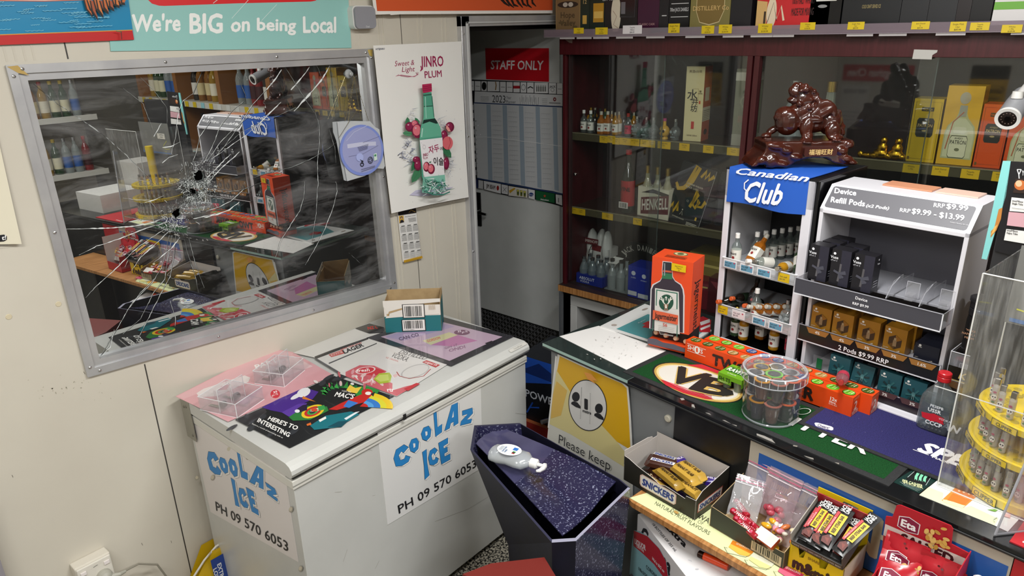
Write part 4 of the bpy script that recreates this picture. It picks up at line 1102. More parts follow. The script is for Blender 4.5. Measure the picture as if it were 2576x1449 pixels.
# ================================================================ yellow bag wedged between freezer and wall
q = ony(531, 1384, 2.28)
b = MB()
bx, bz = q.x + .01, q.z
b.sheet([[(bx - .16 + .012 * j, 2.30 - .02 * math.sin(j), .0 + 0 * j), (bx - .10 + .012 * j, 2.25, 0), (bx + .0, 2.235, 0), (bx + .06, 2.26, 0)] if j == 0 else [(bx - .16 + .028 * j, 2.32 - .01 * j, bz * j / 5), (bx - .09 + .016 * j, 2.262 + .004 * j, bz * j / 5 * .98), (bx - .0, 2.25 + .004 * j, bz * j / 5), (bx + .06, 2.27, bz * j / 5)] for j in range(6)], 'c9a417/r.3')
b.sheet([[(bx - .16 + .028 * j, 2.335, bz * j / 5), (bx + .06, 2.335, bz * j / 5)] for j in range(6)], 'c9a417/r.3')
P = Panel(b, (bx - .03, 2.243, 0), (1, 0, 0), (0, .05, 1))
P.rect(.0, bz - .2, .08, bz - .02, '23408a'); P.text('EXTRA', (.02, bz - .05), (.02, bz - .13), (.035, bz - .05), 'e6e6e6', .03); P.text('LOW', (.002, bz - .06), (.002, bz - .12), (.016, bz - .06), 'e6e6e6', .03)
P.text('E', (-.035, bz - .1), (-.035, bz - .12), (-.012, bz - .1), '1a1a1a', .04)
b.tube([(bx - .10, 2.30, bz - .10), (bx - .04, 2.285, bz - .03), (bx + .01, 2.28, bz + .004), (bx + .06, 2.28, bz + .006)], .004, 'd9d5cc', 8)
b.obj('snack_bag', None, 'yellow and blue printed bag wedged behind the end of the freezer', 'bag')
# ================================================================ dark blue dump bin
noisemat('sparkle', '242340', '8f92aa', 150, rough=.25, lo=.58, hi=.68, detail=8, coat=.3)
noisemat('navy', '0d0d1a', '131326', 12, rough=.5, lo=.3, hi=.7, spec=.3)
noisemat('navyfilm', '343350', '4d4b6b', 6, rough=.2, lo=.3, hi=.75, coat=.4)
ZB = .70
RIM = [onz(*p, ZB) for p in ((1193, 1070), (1307, 1064), (1560, 1206), (1586, 1228), (1449, 1361), (1388, 1365), (1183, 1131))]
ctr = sum(RIM, V3()) / 7
bc = ctr + V3((.07, .0, 0))
bn = thing('dump_bin', 'dark blue tapered cardboard bin standing between freezer and counter', 'bin', (bc.x, bc.y, 0))
def ring(k, z, dx=0, dy=0, src=RIM):
    return [V3((bc.x + (p.x - bc.x) * k + dx, bc.y + (p.y - bc.y) * (k * 1.0) + dy, z)) for p in src]
b = MB()
LOW = ((1.60, 1.42), (1.66, 1.36), (1.60, 1.0), (1.585, .955), (1.315, .945), (1.275, .985), (1.53, 1.385))
r0, r1, r2 = RIM, [V3((x, y, .3)) for x, y in LOW], [V3((x + .01, y, 0)) for x, y in LOW]
n = 7
for i in range(n):
    j = (i + 1) % n
    mt = 'sparkle' if i in (3,) else 'navy'
    b.add([r0[i], r0[j], r1[j], r1[i]], [(0, 3, 2, 1)], mt); b.add([r1[i], r1[j], r2[j], r2[i]], [(0, 3, 2, 1)], 'navy')
inn, low = ring(.965, ZB), ring(.93, ZB - .05)
for i in range(n):
    j = (i + 1) % n
    b.add([r0[i], r0[j], inn[j], inn[i]], [(0, 1, 2, 3)], '8f8ea0' if i in (3, 4) else '2a2a40'); b.add([inn[i], inn[j], low[j], low[i]], [(0, 1, 2, 3)], 'sparkle' if i in (6, 0) else 'navy')
b.obj('hopper', bn)
# sunken sheet that covers the opening, creased along its length
b = MB()
c4 = [onz(*fp(C4, *p), ZB - .018) for p in ((95, 604), (236, 488), (1008, 836), (648, 1196))]
sh = []
for j in range(9):
    t_ = j / 8
    l, rr_ = c4[0].lerp(c4[3], t_), c4[1].lerp(c4[2], t_)
    row = []
    for i in range(7):
        s_ = i / 6
        p = l.lerp(rr_, s_)
        p.z += .006 * math.sin(6 * s_ + 3 * t_) - (.010 if i == 3 and 2 < j < 7 else 0) - .012 * (1 - abs(2 * s_ - 1)) * t_
        row.append(p)
    sh.append(row)
b.sheet(sh[:5], 'navyfilm', .003); b.sheet(sh[4:], 'sparkle', .003)
b.obj('cover_sheet', bn, 'crumpled dark blue sheet with silvery flecks')
# hand sanitiser lying on it
p0, p1 = onz(*fp(C4, 195, 690), ZB), onz(*fp(C4, 470, 770), ZB)
ax = (p1 - p0); L = .155; ang = math.atan2(ax.y, ax.x)
M = frame((p0.x, p0.y, ZB + .012), ang) @ Matrix.Rotation(math.radians(90), 4, 'Y')
sb = thing('sanitiser_bottle', 'clear hand sanitiser bottle with oval label lying on the dark blue bin', 'bottle', (p0.x, p0.y, ZB - .01))
CLG = 'e3e8ea/t.66'
b = MB(M)
prof = [(.001, 0), (.030, .003), (.040, .012), (.043, .04), (.038, .07), (.042, .1), (.040, .125), (.024, .140), (.013, .146), (.013, .153)]
rings = []
def squash(b, prof, mat, fy=1.0, fx=.55, n=24):
    v, f = [], []
    for r_, z in prof:
        for i in range(n):
            t = 2 * math.pi * i / n
            k = fx if r_ > .014 else 1
            v.append((-r_ * k * math.sin(t) - .012, r_ * fy * math.cos(t), z))
    for j in range(len(prof) - 1):
        for i in range(n): f.append((j * n + i, j * n + (i + 1) % n, (j + 1) * n + (i + 1) % n, (j + 1) * n + i))
    b.add(v, f, mat, True)
squash(b, prof, CLG)
squash(b, [(r_ * .9, z * .93 + .003) for r_, z in prof[:8]], 'f0f3f4/t.97')
b.obj('bottle_body', sb)
b = MB(M); P = b.panel((-.0375, 0, 0), (0, -1, 0), (0, 0, 1))
P.disc(0, .068, .031, .042, 'e6e6e4/r.3', 30)
P.text('SANITISER', (.02, .055), (-.012, .055), (.02, .049), '3a6aa0', .03); P.text('HAND', (.02, .064), (.002, .064), (.02, .058), '3a6aa0', .03)
P.rect(-.018, .078, -.003, .094, '2f6fc0'); P.rect(.003, .084, .007, .094, '3fa04a'); P.rect(.008, .084, .012, .094, '222222'); P.rect(.013, .084, .017, .094, 'a82a2a')
for k in range(4): P.stroke([(.016, .046 - k * .003), (-.01, .046 - k * .003)], .0008, '8aa0b8', k == 0)
b.obj('oval_label', sb, 'white oval label with small blue square')
b = MB(M)
b.lathe([(.0165, .146), (.0165, .166), (.012, .170)], 'e4e3e0/r.35', (-.012, 0, 0), 18); b.lathe([(.006, .17), (.006, .188), (.010, .189), (.011, .197), (.006, .199)], 'e4e3e0/r.35', (-.012, 0, 0), 14)
b.tube([(-.012, 0, .193), (-.016, -.018, .196), (-.019, -.036, .194), (-.020, -.044, .186)], [.0085, .0075, .006, .004], 'e4e3e0/r.35', 10)
b.obj('pump', sb, 'white plastic pump head')
# ================================================================ shop counter, turned a little from the room
E1, E2, E3 = (2380, 180, 4.832), (2380, 460, 3.6225), (2340, 820, 2.737)
MK = frame((1.919, 1.508, 0), math.atan2(-.989, -.148))
def K(s, d, z):
    return MK @ V3((s, d, z))
KS, KD = MK.to_3x3() @ V3((1, 0, 0)), MK.to_3x3() @ V3((0, 1, 0))
KA = math.atan2(-.989, -.148)
def kfrontP(b, d, Z=None):
    return Panel(b, K(0, d, 0), KS, (0, 0, 1), Z)
def ktop(b, z, Z=None):
    return Panel(b, K(0, 0, z), KS, KD, Z)
def kbox(s0, d0, z0, s1, d1, z1, mat, name, parent=None, **kw):
    b = MB(MK).box((s0, d0, z0), (s1, d1, z1), mat)
    return b.obj(name, parent, **kw)
ZT = .91
noisemat('blackpanel', '101012', '19191b', 20, rough=.3, lo=.3, hi=.7)
noisemat('rubber', '1b1c1d', '242526', 240, rough=.75, lo=.4, hi=.6)
noisemat('barmatgreen', '0e3516', '154520', 300, rough=.9, lo=.4, hi=.6, spec=.15)
noisemat('barmatpurple', '27254f', '2f2d60', 300, rough=.9, lo=.4, hi=.6, spec=.2)
SM = (onz(1705, 999, ZT) - K(0, 0, ZT)).dot(KS)
ct = thing('shop_counter', 'grey and black sales counter with glass top beside the doorway', 'counter', K(.9, .3, 0))
b = MB(MK).box((.01, .012, 0), (2.5, .64, .60), '7a7c7d/r.4').box((.01, .012, .60), (SM, .03, .895), '7a7c7d/r.4').box((.01, .03, .60), (.028, .64, .895), '6d6f70/r.4').box((.028, .03, .6), (2.5, .64, .62), '2a2c2c')
b.box((.028, .62, .62), (2.5, .64, .895), '3a3c3c')
b.obj('cabinet_body', ct)
b = MB(MK).box((SM + .004, 0, .0), (2.5, .03, .897), 'blackpanel')
P = kfrontP(b, -.0006, C5)
for pts in ([(1270, 1020), (1300, 1018), (1315, 1035), (1285, 1040)], [(1378, 1075), (1398, 1078), (1415, 1125), (1375, 1115)], [(1505, 1150), (1540, 1158), (1600, 1215), (1680, 1220), (1740, 1255), (1790, 1268), (1780, 1300), (1700, 1280), (1640, 1270), (1560, 1225), (1510, 1185)], [(1855, 1320), (1875, 1325), (1872, 1340), (1852, 1335)],
            [(1970, 1340), (2040, 1362), (2110, 1395), (2150, 1440), (2130, 1449), (2050, 1420), (1975, 1385)]): P.poly(pts, 'cfcac4/r.6')
P.Z = C6
for pts in ([(750, 1140), (790, 1148), (785, 1158), (745, 1150)], [(850, 1240), (940, 1265), (945, 1280), (900, 1270)], [(1145, 1305), (1190, 1312), (1185, 1325)], [(270, 1010), (290, 1008), (296, 1022), (278, 1026)]): P.poly(pts, 'bdb8b0/r.6')
b.obj('front_panel', ct, 'black front panel with chipped white patches')
b = MB(MK).box((-.012, -.012, .897), (.40, .66, ZT), {'+z': '27302e/r.06', '*': '9db8ae/r.1'}).box((.40, -.010, .897), (2.5, .66, ZT), '141516/r.12')
b.box((-.012, -.014, .893), (2.5, -.010, .899), '1a1b1b')
b.obj('glass_top', ct, 'glass top with pale green edge', bevel=.0015)
b = MB(MK); P = kfrontP(b, 0); q = P.w(0, 0)
kn = onplane(*fp(C4, 1328, 438), K(0, .012, 0), KD)
b = MB(); b.lathe([(.013, 0), (.0125, .006), (.009, .0085)], 'b7b2a2/r.4', kn - KD * .0, 16, -KD); b.obj('panel_button', ct, 'pale round plastic button')
# ---- keep-your-distance poster
b = MB(); P = kfrontP(b, -.004, C4)
pts = [(620, 14), (760, 88), (900, 150), (1030, 205), (1070, 240), (1085, 420), (1098, 660), (1098, 960), (820, 900), (556, 700), (552, 560), (560, 480), (580, 300), (600, 150)]
b.ext([P.at(*p) for p in pts], K(0, -.004, 0), KS, (0, 0, 1), .0012, 'd2cfc8/r.4')
P.poly([(632, 40), (760, 100), (900, 160), (1030, 216), (1060, 246), (1074, 420), (1085, 640), (1000, 590), (870, 620), (640, 500), (566, 475), (585, 300), (612, 150)], 'd0a11a/r.35')
P.poly([(612, 130), (720, 300), (880, 460), (1000, 590), (1085, 700), (1090, 780), (900, 660), (700, 540), (566, 475), (585, 300)], 'cfc288/r.35')
P.poly([(566, 480), (700, 540), (900, 660), (1090, 780), (1092, 930), (820, 880), (562, 690), (560, 560)], 'c9c7be/r.35')
P.poly([(585, 300), (612, 200), (680, 260), (640, 420), (575, 440)], 'd0ab52/r.35')
for a, c in (((610, 40), (560, 500)),): P.stroke([a, (588, 250), c], .008, 'dad8d2')
P.disc(812, 355, 122, 166, '1a1a20', 40, -.16); P.disc(812, 355, 117, 160, 'cbc9c6/r.35', 40, -.16)
for x, y in ((737, 300), (885, 374)):
    P.disc(x, y, 25, 31, '17171c', 24); P.poly([(x - 28, y + 34), (x - 12, y + 28), (x + 10, y + 36), (x + 30, y + 60), (x + 30, y + 76), (x, y + 66), (x - 30, y + 46)], '17171c')
P.text('1', (792, 374), (815, 383), (792, 308), '17171c', .03); P.text('metre', (782, 396), (836, 414), (782, 380), '17171c', .03)
for x0, y0, x1, y1 in ((775, 242, 774, 434), (838, 274, 842, 464)):
    for i in range(26):
        t = i / 25; P.disc(x0 + (x1 - x0) * t, y0 + (y1 - y0) * t, 1.8, 2.2, '17171c', 6)
P.text('Please keep', (641, 588), (972, 764), (645, 532), '2a2a2c')
P.poly([(805, 135), (850, 145), (890, 190), (860, 185), (880, 210), (830, 180)], 'cf8a3a/r.35')
b.obj('distance_poster', None, 'yellow paper poster asking to keep one metre apart on the grey counter front', 'poster')
# ---- blue sign with hatched letters lower on the counter front
b = MB(); P = kfrontP(b, -.003, C6)
a0 = P.at(345, 1080); P.Z = C8; a1 = P.at(2470, 1195)
zt = (a0[1] + a1[1]) / 2
b = MB(MK).box((a0[0], -.006, .664), (a1[0] + .001, -.001, zt), {'-y': 'a9a294/r.35', '*': '8a857a'})
P = kfrontP(b, -.0063)
P.rect(a0[0] + .03, .664, a1[0] - .004, zt - .032, '27569c/r.3')
s0 = a0[0]
for t, x, h in (('H', .06, .10), ('O', .16, .11), ('N', .27, .12)):
    P.line(t, s0 + x, zt - .062 - h, h, 'b5aa92/r.3', .02)
    for i in range(9): P.stroke([(s0 + x + .004 + i * .006, zt - .06 - h), (s0 + x + .03 + i * .006, zt - .068)], .0016, '6f7f94', i == 0)
P.rect(s0 + .365, zt - .12, s0 + .40, zt - .105, 'b5aa92/r.3')
b.obj('blue_sign', None, 'blue panel with pale hatched letters in a beige border on the counter front', 'sign')
kbox(a1[0] + .003, -.006, .664, 1.70, -.001, zt - .006, 'a51f26/r.3', 'red_sign', label='plain red sign panel on the counter front next to the blue sign', cat='sign')
# ---- bar mats and papers on the counter top
def kmat(s0, d0, s1, d1, z, name, label, inner, m=.02):
    b = MB(MK).box((s0, d0, z), (s1, d1, z + .003), 'rubber')
    P = ktop(b, z + .0031); P.rect(s0 + m, d0 + m, s1 - m, d1 - m, inner)
    return b, P
b, P = kmat(.352, .022, 1.232, .27, ZT, '', '', 'barmatgreen', .022)
P.Z = C5
RT = .29
for k, c in ((1.04, '101512'), (1, 'b8944a/r.5'), (.95, 'd9c48a/r.5'), (.90, 'cfcac0/r.6')): P.disc(1437, 880, 418 * k, 140 * k - (8 if k < .96 else 0), c, 48, RT)
def redband(side):
    P.poly([p for p in side], 'b8222e/r.6')
redband([(1090, 850), (1180, 890), (1330, 950), (1480, 985), (1580, 1035), (1500, 1030), (1300, 975), (1140, 905)]); redband([(1330, 720), (1470, 715), (1640, 780), (1700, 830), (1560, 780), (1440, 745)])
for k in range(5): P.stroke([(1100 + k * 8, 855 + k * 3), (1330, 935 + k * 8), (1560, 1000 + k * 8)], .002, 'd0505a')
for t, p0, p1, pt in (('V', (1098, 846), (1413, 938), (1262, 730)), ('B', (1345, 940), (1720, 1030), (1500, 822))):
    P.text(t, p0, p1, pt, 'c8a65c/r.5', .075); P.text(t, p0, p1, pt, '1a1714/r.6', .035)
P.Z = C6
P.text('BITTER', (545, 893), (1440, 1245), (640, 830), 'd8d6cf/r.6', .03)
P.disc(840, 830, 75, 30, 'c9cec6/r.6', 24, -.1, .86)
b.obj('bar_mat', None, 'green rubber bar mat with oval gold bordered beer crest', 'bar mat')
b, P = kmat(.925, .135, 1.42, .40, ZT + .004, '', '', 'barmatpurple', .014)
P.Z = C6
P.poly([(948, 935), (958, 928), (985, 930), (1110, 965), (1130, 978), (1128, 998), (1110, 1003), (960, 958)], 'e2e0e4/r.6'); P.text('Cheers!', (975, 960), (1085, 992), (985, 938), '2a2850', .03); P.text('responsibly', (965, 968), (1065, 1000), (968, 962), 'a9a7c4')
P.text('SPEIGHT', (1925, 1190), (3150, 1665), (2010, 1105), 'e2e0e4/r.6', .05, .15); P.stroke([(1893, 1188), (2045, 1242)], .003, 'e2e0e4/r.6'); P.text('MADE', (2072, 1266), (2240, 1330), (2082, 1250), 'e2e0e4/r.6', .04, .1)
r = random.Random(8)
for i in range(12): P.disc(r.uniform(1050, 1900), r.uniform(860, 1200), 2, 1.3, 'b9b7cc', 6)
b.obj('bar_mat', None, 'purple rubber bar mat with white lettering under the lighter stand', 'bar mat')
def counter_sheet(pts, Z, mat, z, t=.0008):
    b = MB(); P = topP(b, z + t, Z)
    b.ext([P.at(*p) for p in pts], (0, 0, z + t), (1, 0, 0), (0, 1, 0), t, mat)
    return b, P
b, P = counter_sheet([(172, 456), (530, 360), (1165, 596), (795, 767)], C5, 'dedcd9/r.5', ZT + .0005)
r = random.Random(5)
for i in range(40): P.disc(r.uniform(420, 900), r.uniform(430, 680), r.uniform(2, 9), r.uniform(1, 4), r.choice(('cfccc8', 'c4c1bd', 'd6d3cf')), 7, r.random())
b.obj('paper_sheet', None, 'blank white paper sheet at the doorway end of the counter', 'paper')
b, P = counter_sheet([(545, 362), (950, 160), (1330, 290), (1560, 400), (1300, 570), (1000, 500)], C5, 'd6d6d4/r.3', ZT + .0005, .006)
P.poly([(690, 390), (975, 255), (1330, 310), (1500, 400), (1290, 550), (1000, 490)], '4f9297/r.3')
P.poly([(975, 320), (925, 345), (955, 352), (925, 375), (1000, 385), (1100, 360), (1050, 320)], 'c22d36/r.3'); P.poly([(1420, 300), (1480, 275), (1555, 310), (1545, 420), (1450, 420)], 'bb2430/r.3'); P.poly([(1450, 330), (1540, 300), (1545, 330), (1460, 360)], 'e4dcdc/r.3'); P.poly([(1455, 385), (1545, 350), (1545, 370), (1460, 405)], 'e4dcdc/r.3')
P.text('Super', (890, 342), (960, 308), (885, 333), 'd5e6e6'); P.disc(670, 356, 26, 9, 'a59a92', 14); P.disc(950, 212, 30, 7, '9a8e84', 12, -.3)
b.obj('sign_board', None, 'white and teal board lying on the counter behind the blank paper', 'sign board')
# energy drink sticker and lemon drink strip on the counter edge
b = MB(); P = topP(b, ZT + .0011, C8)
b.ext([P.at(*p) for p in [(1150, 398), (1372, 262), (1640, 370), (1435, 522)]], (0, 0, ZT + .0011), (1, 0, 0), (0, 1, 0), .0006, '16302c/r.3')
P.poly([(1290, 365), (1382, 280), (1572, 335), (1510, 440), (1300, 375)], '1a1d1d/r.3'); P.stroke([(1310, 350), (1386, 284), (1570, 338), (1508, 436)], .0012, 'b9c9c4')
for k in range(3):
    x, y = 1410 + k * 46, 300 + k * 12
    P.poly([(x, y), (x + 34, y + 8), (x + 8, y + 44), (x + 2, y + 86), (x - 18, y + 66), (x - 28, y + 84), (x - 22, y + 40)], '7fd0a8/r.3')
P.text('PER CASHIER', (1250, 400), (1470, 462), (1256, 374), 'cfd2a0', .03); P.text('STICKER', (1262, 416), (1480, 482), (1256, 396), 'cfd2a0', .03)
for k in range(3): P.stroke([(1225 + k * 20, 405 + k * 16), (1460 - k * 20, 490 + k * 8)], .001, '9ab0a8', k == 0)
b.obj('counter_sticker', None, 'dark green sticker with three pale claw marks on the counter edge', 'sticker')
b, P = counter_sheet([(1438, 540), (1650, 368), (2346, 640), (2560, 760), (2400, 940), (2258, 872)], C8, 'e2e4de/r.25', ZT + .0005)
P.poly([(1438, 540), (1540, 455), (1700, 520), (1690, 600), (1880, 690), (2000, 660), (2300, 800), (2258, 872)], 'dce2b4/r.25')
P.poly([(1680, 600), (1830, 460), (2075, 548), (1920, 680)], 'd98a3a/r.25'); P.poly([(1690, 590), (1700, 620), (1900, 690), (1940, 660), (1900, 650), (1760, 600)], 'e6d8ae/r.25'); P.poly([(1740, 600), (1840, 475), (2050, 550), (1930, 650)], 'd9762e/r.25')
for x, y in ((1870, 500), (1920, 515), (1975, 535), (2030, 552)): P.disc(x, y, 15, 9, 'eccaa0/r.25', 8, .3)
P.poly([(2200, 640), (2330, 690), (2340, 720), (2250, 700)], '4f8a32/r.25'); P.poly([(2170, 705), (2300, 705), (2260, 730)], '6fa04a/r.25'); P.disc(2320, 665, 32, 30, 'd9d060/r.25', 16); P.poly([(2380, 690), (2450, 680), (2420, 800), (2350, 780)], 'e0b0aa/r.25')
P.stroke([(2280, 790), (2240, 815), (2250, 840)], .002, 'b9bdb4')
b.obj('counter_sticker', None, 'pale drinks sticker with orange glass under the lighter stand', 'sticker')
# ---- miniature bottle shapes shared by the fridge and the cabinet
def mini(name, col, cap, lab, h=.112, r=.0175, kind='round', lm='d8d5cc'):
    """one small bottle at the origin as a hidden-from-use pattern; returned for copying"""
    t = thing(name, None, 'bottle', (0, 0, 0))
    b = MB()
    if kind == 'skull':
        b.ell((0, 0, .036), (.026, .026, .030), col, 16, 10); b.lathe([(.02, 0), (.018, .012)], col, n=14); b.lathe([(.009, .062), (.008, .085)], col, n=10)
        P = Panel(b, (0, -.0265, 0), (1, 0, 0), (0, 0, 1))
        for x in (-.01, .01): P.disc(x, .040, .006, .007, lab, 10)
        P.poly([(-.003, .026), (.003, .026), (0, .032)], lab)
        for i in range(5): P.rect(-.011 + i * .0048, .013, -.0075 + i * .0048, .019, lab, i == 0)
        b.obj('glass_body', t)
        b = MB().lathe([(.009, .085), (.009, .098)], cap, n=12); b.obj('cap', t)
        return t
    sq = 6 if kind == 'square' else 0
    n = 16
    b.lathe([(r * .94, 0), (r, .003), (r, h * .55), (r * .85, h * .63), (r * .42, h * .73), (r * .38, h * .86)], col, n=n, sq=sq)
    b.obj('glass_body', t)
    b = MB().lathe([(r * .47, h * .85), (r * .47, h * .985), (r * .4, h)], cap, n=12); b.obj('cap', t)
    if lab:
        b = MB().lathe([(r * 1.015, h * .12), (r * 1.015, h * .48)], lm, n=n, sq=sq)
        P = Panel(b, (0, -r * (1.03 if not sq else 1.03), 0), (1, 0, 0), (0, 0, 1))
        P.line(lab, 0, h * .34, h * .07, '2a2426', .02, r * 1.3, 'c'); P.disc(0, h * .24, r * .3, r * .3, '8a2a2a', 12)
        b.obj('label_band', t)
    return t
def clear_protos(ts):
    for t in ts:
        for c in list(t.children): bpy.data.objects.remove(c)
        bpy.data.objects.remove(t)
GLC, GLA, GLD, GLG = 'b4bfbc/t.9', '9a5a1e/t.35', '1c1512/r.08/c', '3f5a3a/t.4'
mw = mini('mini_bottle', GLC, 'e6e4e0/r.4', 'Bacardi'); ma = mini('mini_bottle', 'b0681f/t.3', 'b9b4a8/r.35', 'BEAM', kind='square'); md = mini('mini_bottle', GLD, '1a1a1a/r.3', 'JACK', lm='1c1c1e')
mg = mini('mini_bottle', GLG, 'c9a24a/m/r.3', 'GIN'); my = mini('mini_bottle', 'c08a22/t.35', 'd0cbbd/m/r.3', 'RUM'); mr = mini('mini_bottle', GLC, '9a2a24/r.3', 'USSR', lm='b8324a')
mj = mini('mini_bottle', '191410/r.1/c', 'c0562a/r.4', 'JAGER', lm='20301f')
ms1, ms2, ms3 = mini('skull_bottle', 'b9bdc0/t.8', 'b9bcc0/m/r.25', '55595c', kind='skull'), mini('skull_bottle', 'c79a3a/r.25', 'a83a6a/r.3', '241c14', kind='skull'), mini('skull_bottle', 'cdd5d5/t.9', 'c2c6c8/m/r.25', '8a9496', kind='skull')
PROTO = [mw, ma, md, mg, my, mr, mj, ms1, ms2, ms3]
def put(src, p, label, group, rz=None, eul=None, name=None):
    o = dup(src, p, 0, label, group, eul=eul or (0, 0, KA if rz is None else rz))
    if name: o.name = name
    return o
# ---- tall drinks fridge with blue cloth
CS0, CS1, CD = .425, .737, .442
MC = MK @ Matrix.Translation((CS0, CD, 0))
cw = CS1 - CS0
cf = thing('mini_fridge', 'slim white and black drinks tower with blue cloth on top', 'display fridge', MC @ V3((cw / 2, .15, ZT + .003)))
z0, zt_ = ZT + .0005, 1.556
b = MB(MC)
b.box((0, 0, z0), (.022, .012, zt_), 'd2d0d6/r.35').box((cw - .03, 0, z0), (cw, .012, zt_), 'd2d0d6/r.35').box((0, 0, zt_ - .09), (cw, .012, zt_), 'd2d0d6/r.35').box((0, 0, z0), (cw, .012, z0 + .03), 'd2d0d6/r.35')
b.box((-.004, .012, z0), (0, .33, zt_), '111114/r.25').box((0, .012, z0), (.004, .32, zt_ - .01), 'c9c7cb/r.4').box((cw - .006, .012, z0), (cw + .012, .33, zt_ + .002), '0c0c0e/r.2').box((-.004, .32, z0), (cw, .33, zt_), '1b1b1e').box((-.004, .0, zt_), (cw + .012, .33, zt_ + .006), '141417/r.2')
b.box((.022, .004, z0), (.026, .014, zt_ - .09), '0d0d10').box((.022, .004, zt_ - .094), (cw - .03, .014, zt_ - .09), '0d0d10').box((cw - .033, .004, z0), (cw - .03, .014, zt_ - .09), '0d0d10')
b.obj('housing', cf, bevel=.002)
SHZ = (1.222, 1.046)
for zz, tags in ((SHZ[0], (('5d93ad', .02), ('5d93ad', .085), ('5d93ad', .15), ('y', .228))), (SHZ[1], (('y', .012), ('dccfd2', .07), ('5d93ad', .15), ('5d93ad', .212)))):
    b = MB(MC).box((.006, .014, zz - .006), (cw - .008, .31, zz), 'b9bbbf/r.3').box((.012, -.004, zz - .012), (cw - .02, -.002, zz + .026), 'e6e8ea/t.75').box((.012, -.004, zz + .024), (cw - .02, .0, zz + .027), 'e8eaec/r.2').box((.012, -.002, zz - .012), (cw - .02, .014, zz - .008), 'd9dbde/t.6')
    sh = b.obj('shelf', cf, 'shelf with clear front lip')
    for c, x in tags:
        b = MB(MC)
        P = Panel(b, MC @ V3((0, -.0045, 0)), KS, (0, 0, 1))
        w = .052 if c != 'y' else .04
        P.rect(x, zz - .008, x + w, zz + .022, 'd9dadd/r.4' if c != 'y' else 'cfae14/r.4')
        if c != 'y': P.rect(x + .004, zz - .005, x + w - .004, zz + .016, c + '/r.4'); P.disc(x + w - .01, zz + .013, .003, .003, 'b03a52', 10)
        P.line('$4.99', x + .006, zz - .002, .006, '2a3340'); P.line('Ask staff', x + .006, zz + .008, .005, '2a3340')
        b.obj('price_tag', sh)
b = MB(MC)
sh = []
for j in range(13):
    t = j / 12
    row = []
    for i in range(11):
        u = i / 10
        x = .012 + u * (cw - .03)
        if j < 8: y, z = -.0035 - .003 * math.sin(u * 9 + 1) * (1 - j / 8) - .001, zt_ - .108 + j / 8 * .116 + .004 * math.sin(u * 7)* (1 - j / 8)
        else: y, z = (j - 8) / 4 * .26 - .002, zt_ + .0095 + .001 * math.sin(u * 8 + j)
        row.append((x, y, z))
    sh.append(row)
b.sheet(sh, '1f56b4/r.55', .0012)
P = Panel(b, MC @ V3((0, -.0085, 0)), KS, (0, 0, 1), B5); P.step = .0002
P.text('Canadian', (205, 108), (735, 166), (215, 62), 'e6e8ee', .03, .35); P.text('Club', (268, 308), (540, 335), (282, 158), 'e6e8ee', .03, .35); P.disc(504, 328, 9, 9, 'e6e8ee', 12, 0, .75)
P.stroke([(300, 150), (270, 175), (268, 215), (290, 238)], .004, 'e6e8ee')
b.obj('cloth', cf, 'blue cloth banner with white script')
def mc(x, y, z): return MC @ V3((x, y, z))
FG = 'small bottles in the drinks tower'
def lie(ax, tilt=84): return (math.radians(tilt), 0, KA + ax)
z1 = SHZ[0] + .0005
put(mw, mc(.045, .03, z1), 'small clear rum bottle with white cap standing at the front of the top shelf', FG)
for i in range(6): put((mw, mw, mr)[0], mc(.085 + i * .012, .09 + i * .034, z1), 'white capped clear bottles in a row along the top shelf of the tower', FG)
put(ma, mc(.10, .035, z1 + .019), 'tilted amber bottle with white label on the top shelf of the tower', FG, eul=(math.radians(-38), 0, KA - .25))
put(mw, mc(.165, .085, z1 + .019), 'clear bottle with white screw cap lying on the top shelf', FG, eul=lie(-.5, 82)); put(my, mc(.215, .085, z1 + .019), 'clear bottle with yellow cap lying on the top shelf', FG, eul=lie(.15, 80)); put(mg, mc(.262, .06, z1 + .02), 'green bottle with white label leaning on the top shelf', FG, eul=(math.radians(-60), 0, KA + .5))
put(mw, mc(.2, .20, z1), 'clear bottle standing at the back of the top tower shelf', FG); put(md, mc(.235, .22, z1), 'dark bottle standing at the back of the top tower shelf', FG); put(mr, mc(.272, .24, z1), 'red capped bottle at the back of the top tower shelf', FG)
z2 = SHZ[1] + .0005
for i, (x, y) in enumerate(((.04, .085), (.062, .12), (.105, .12))): put(mj, mc(x, y, z2 + .019 + .012 * (i % 2)), 'dark bottles with orange caps lying on the middle tower shelf', FG, eul=lie(-.2 + .1 * i, 80))
put(md, mc(.11, .05, z2 + .02), 'black square bottle tilted on the middle tower shelf', FG, eul=(math.radians(-35), 0, KA + .3))
put(mw, mc(.146, .02, z2), 'clear pink labelled bottle with white cap standing on the middle shelf', FG, name='mini_bottle')
for i in range(5): put(ma, mc(.175 + i * .021, .08 + i * .022, z2 + .019), 'amber bottles with pale caps lying on the middle tower shelf', FG, eul=lie(-.35, 72))
put(ms3, mc(.258, .03, z2), 'round clear bottle at the right front of the middle tower shelf'.replace('right ', ''), FG)
z3 = z0 + .031
for i, (m_, x, y) in enumerate(((mg, .05, .06), (my, .09, .05), (ma, .13, .10), (my, .21, .05), (md, .17, .13), (mr, .265, .06))): put(m_, mc(x, y, z3), ('gold capped bottle on the bottom tower shelf behind the orange cartons', 'small dark bottle at the back of the bottom tower shelf')[i in (2, 4)], FG)
put(md, mc(.1, .10, z3 + .06), 'dark bottle lying across others on the bottom tower shelf', FG, eul=lie(.9, 75))
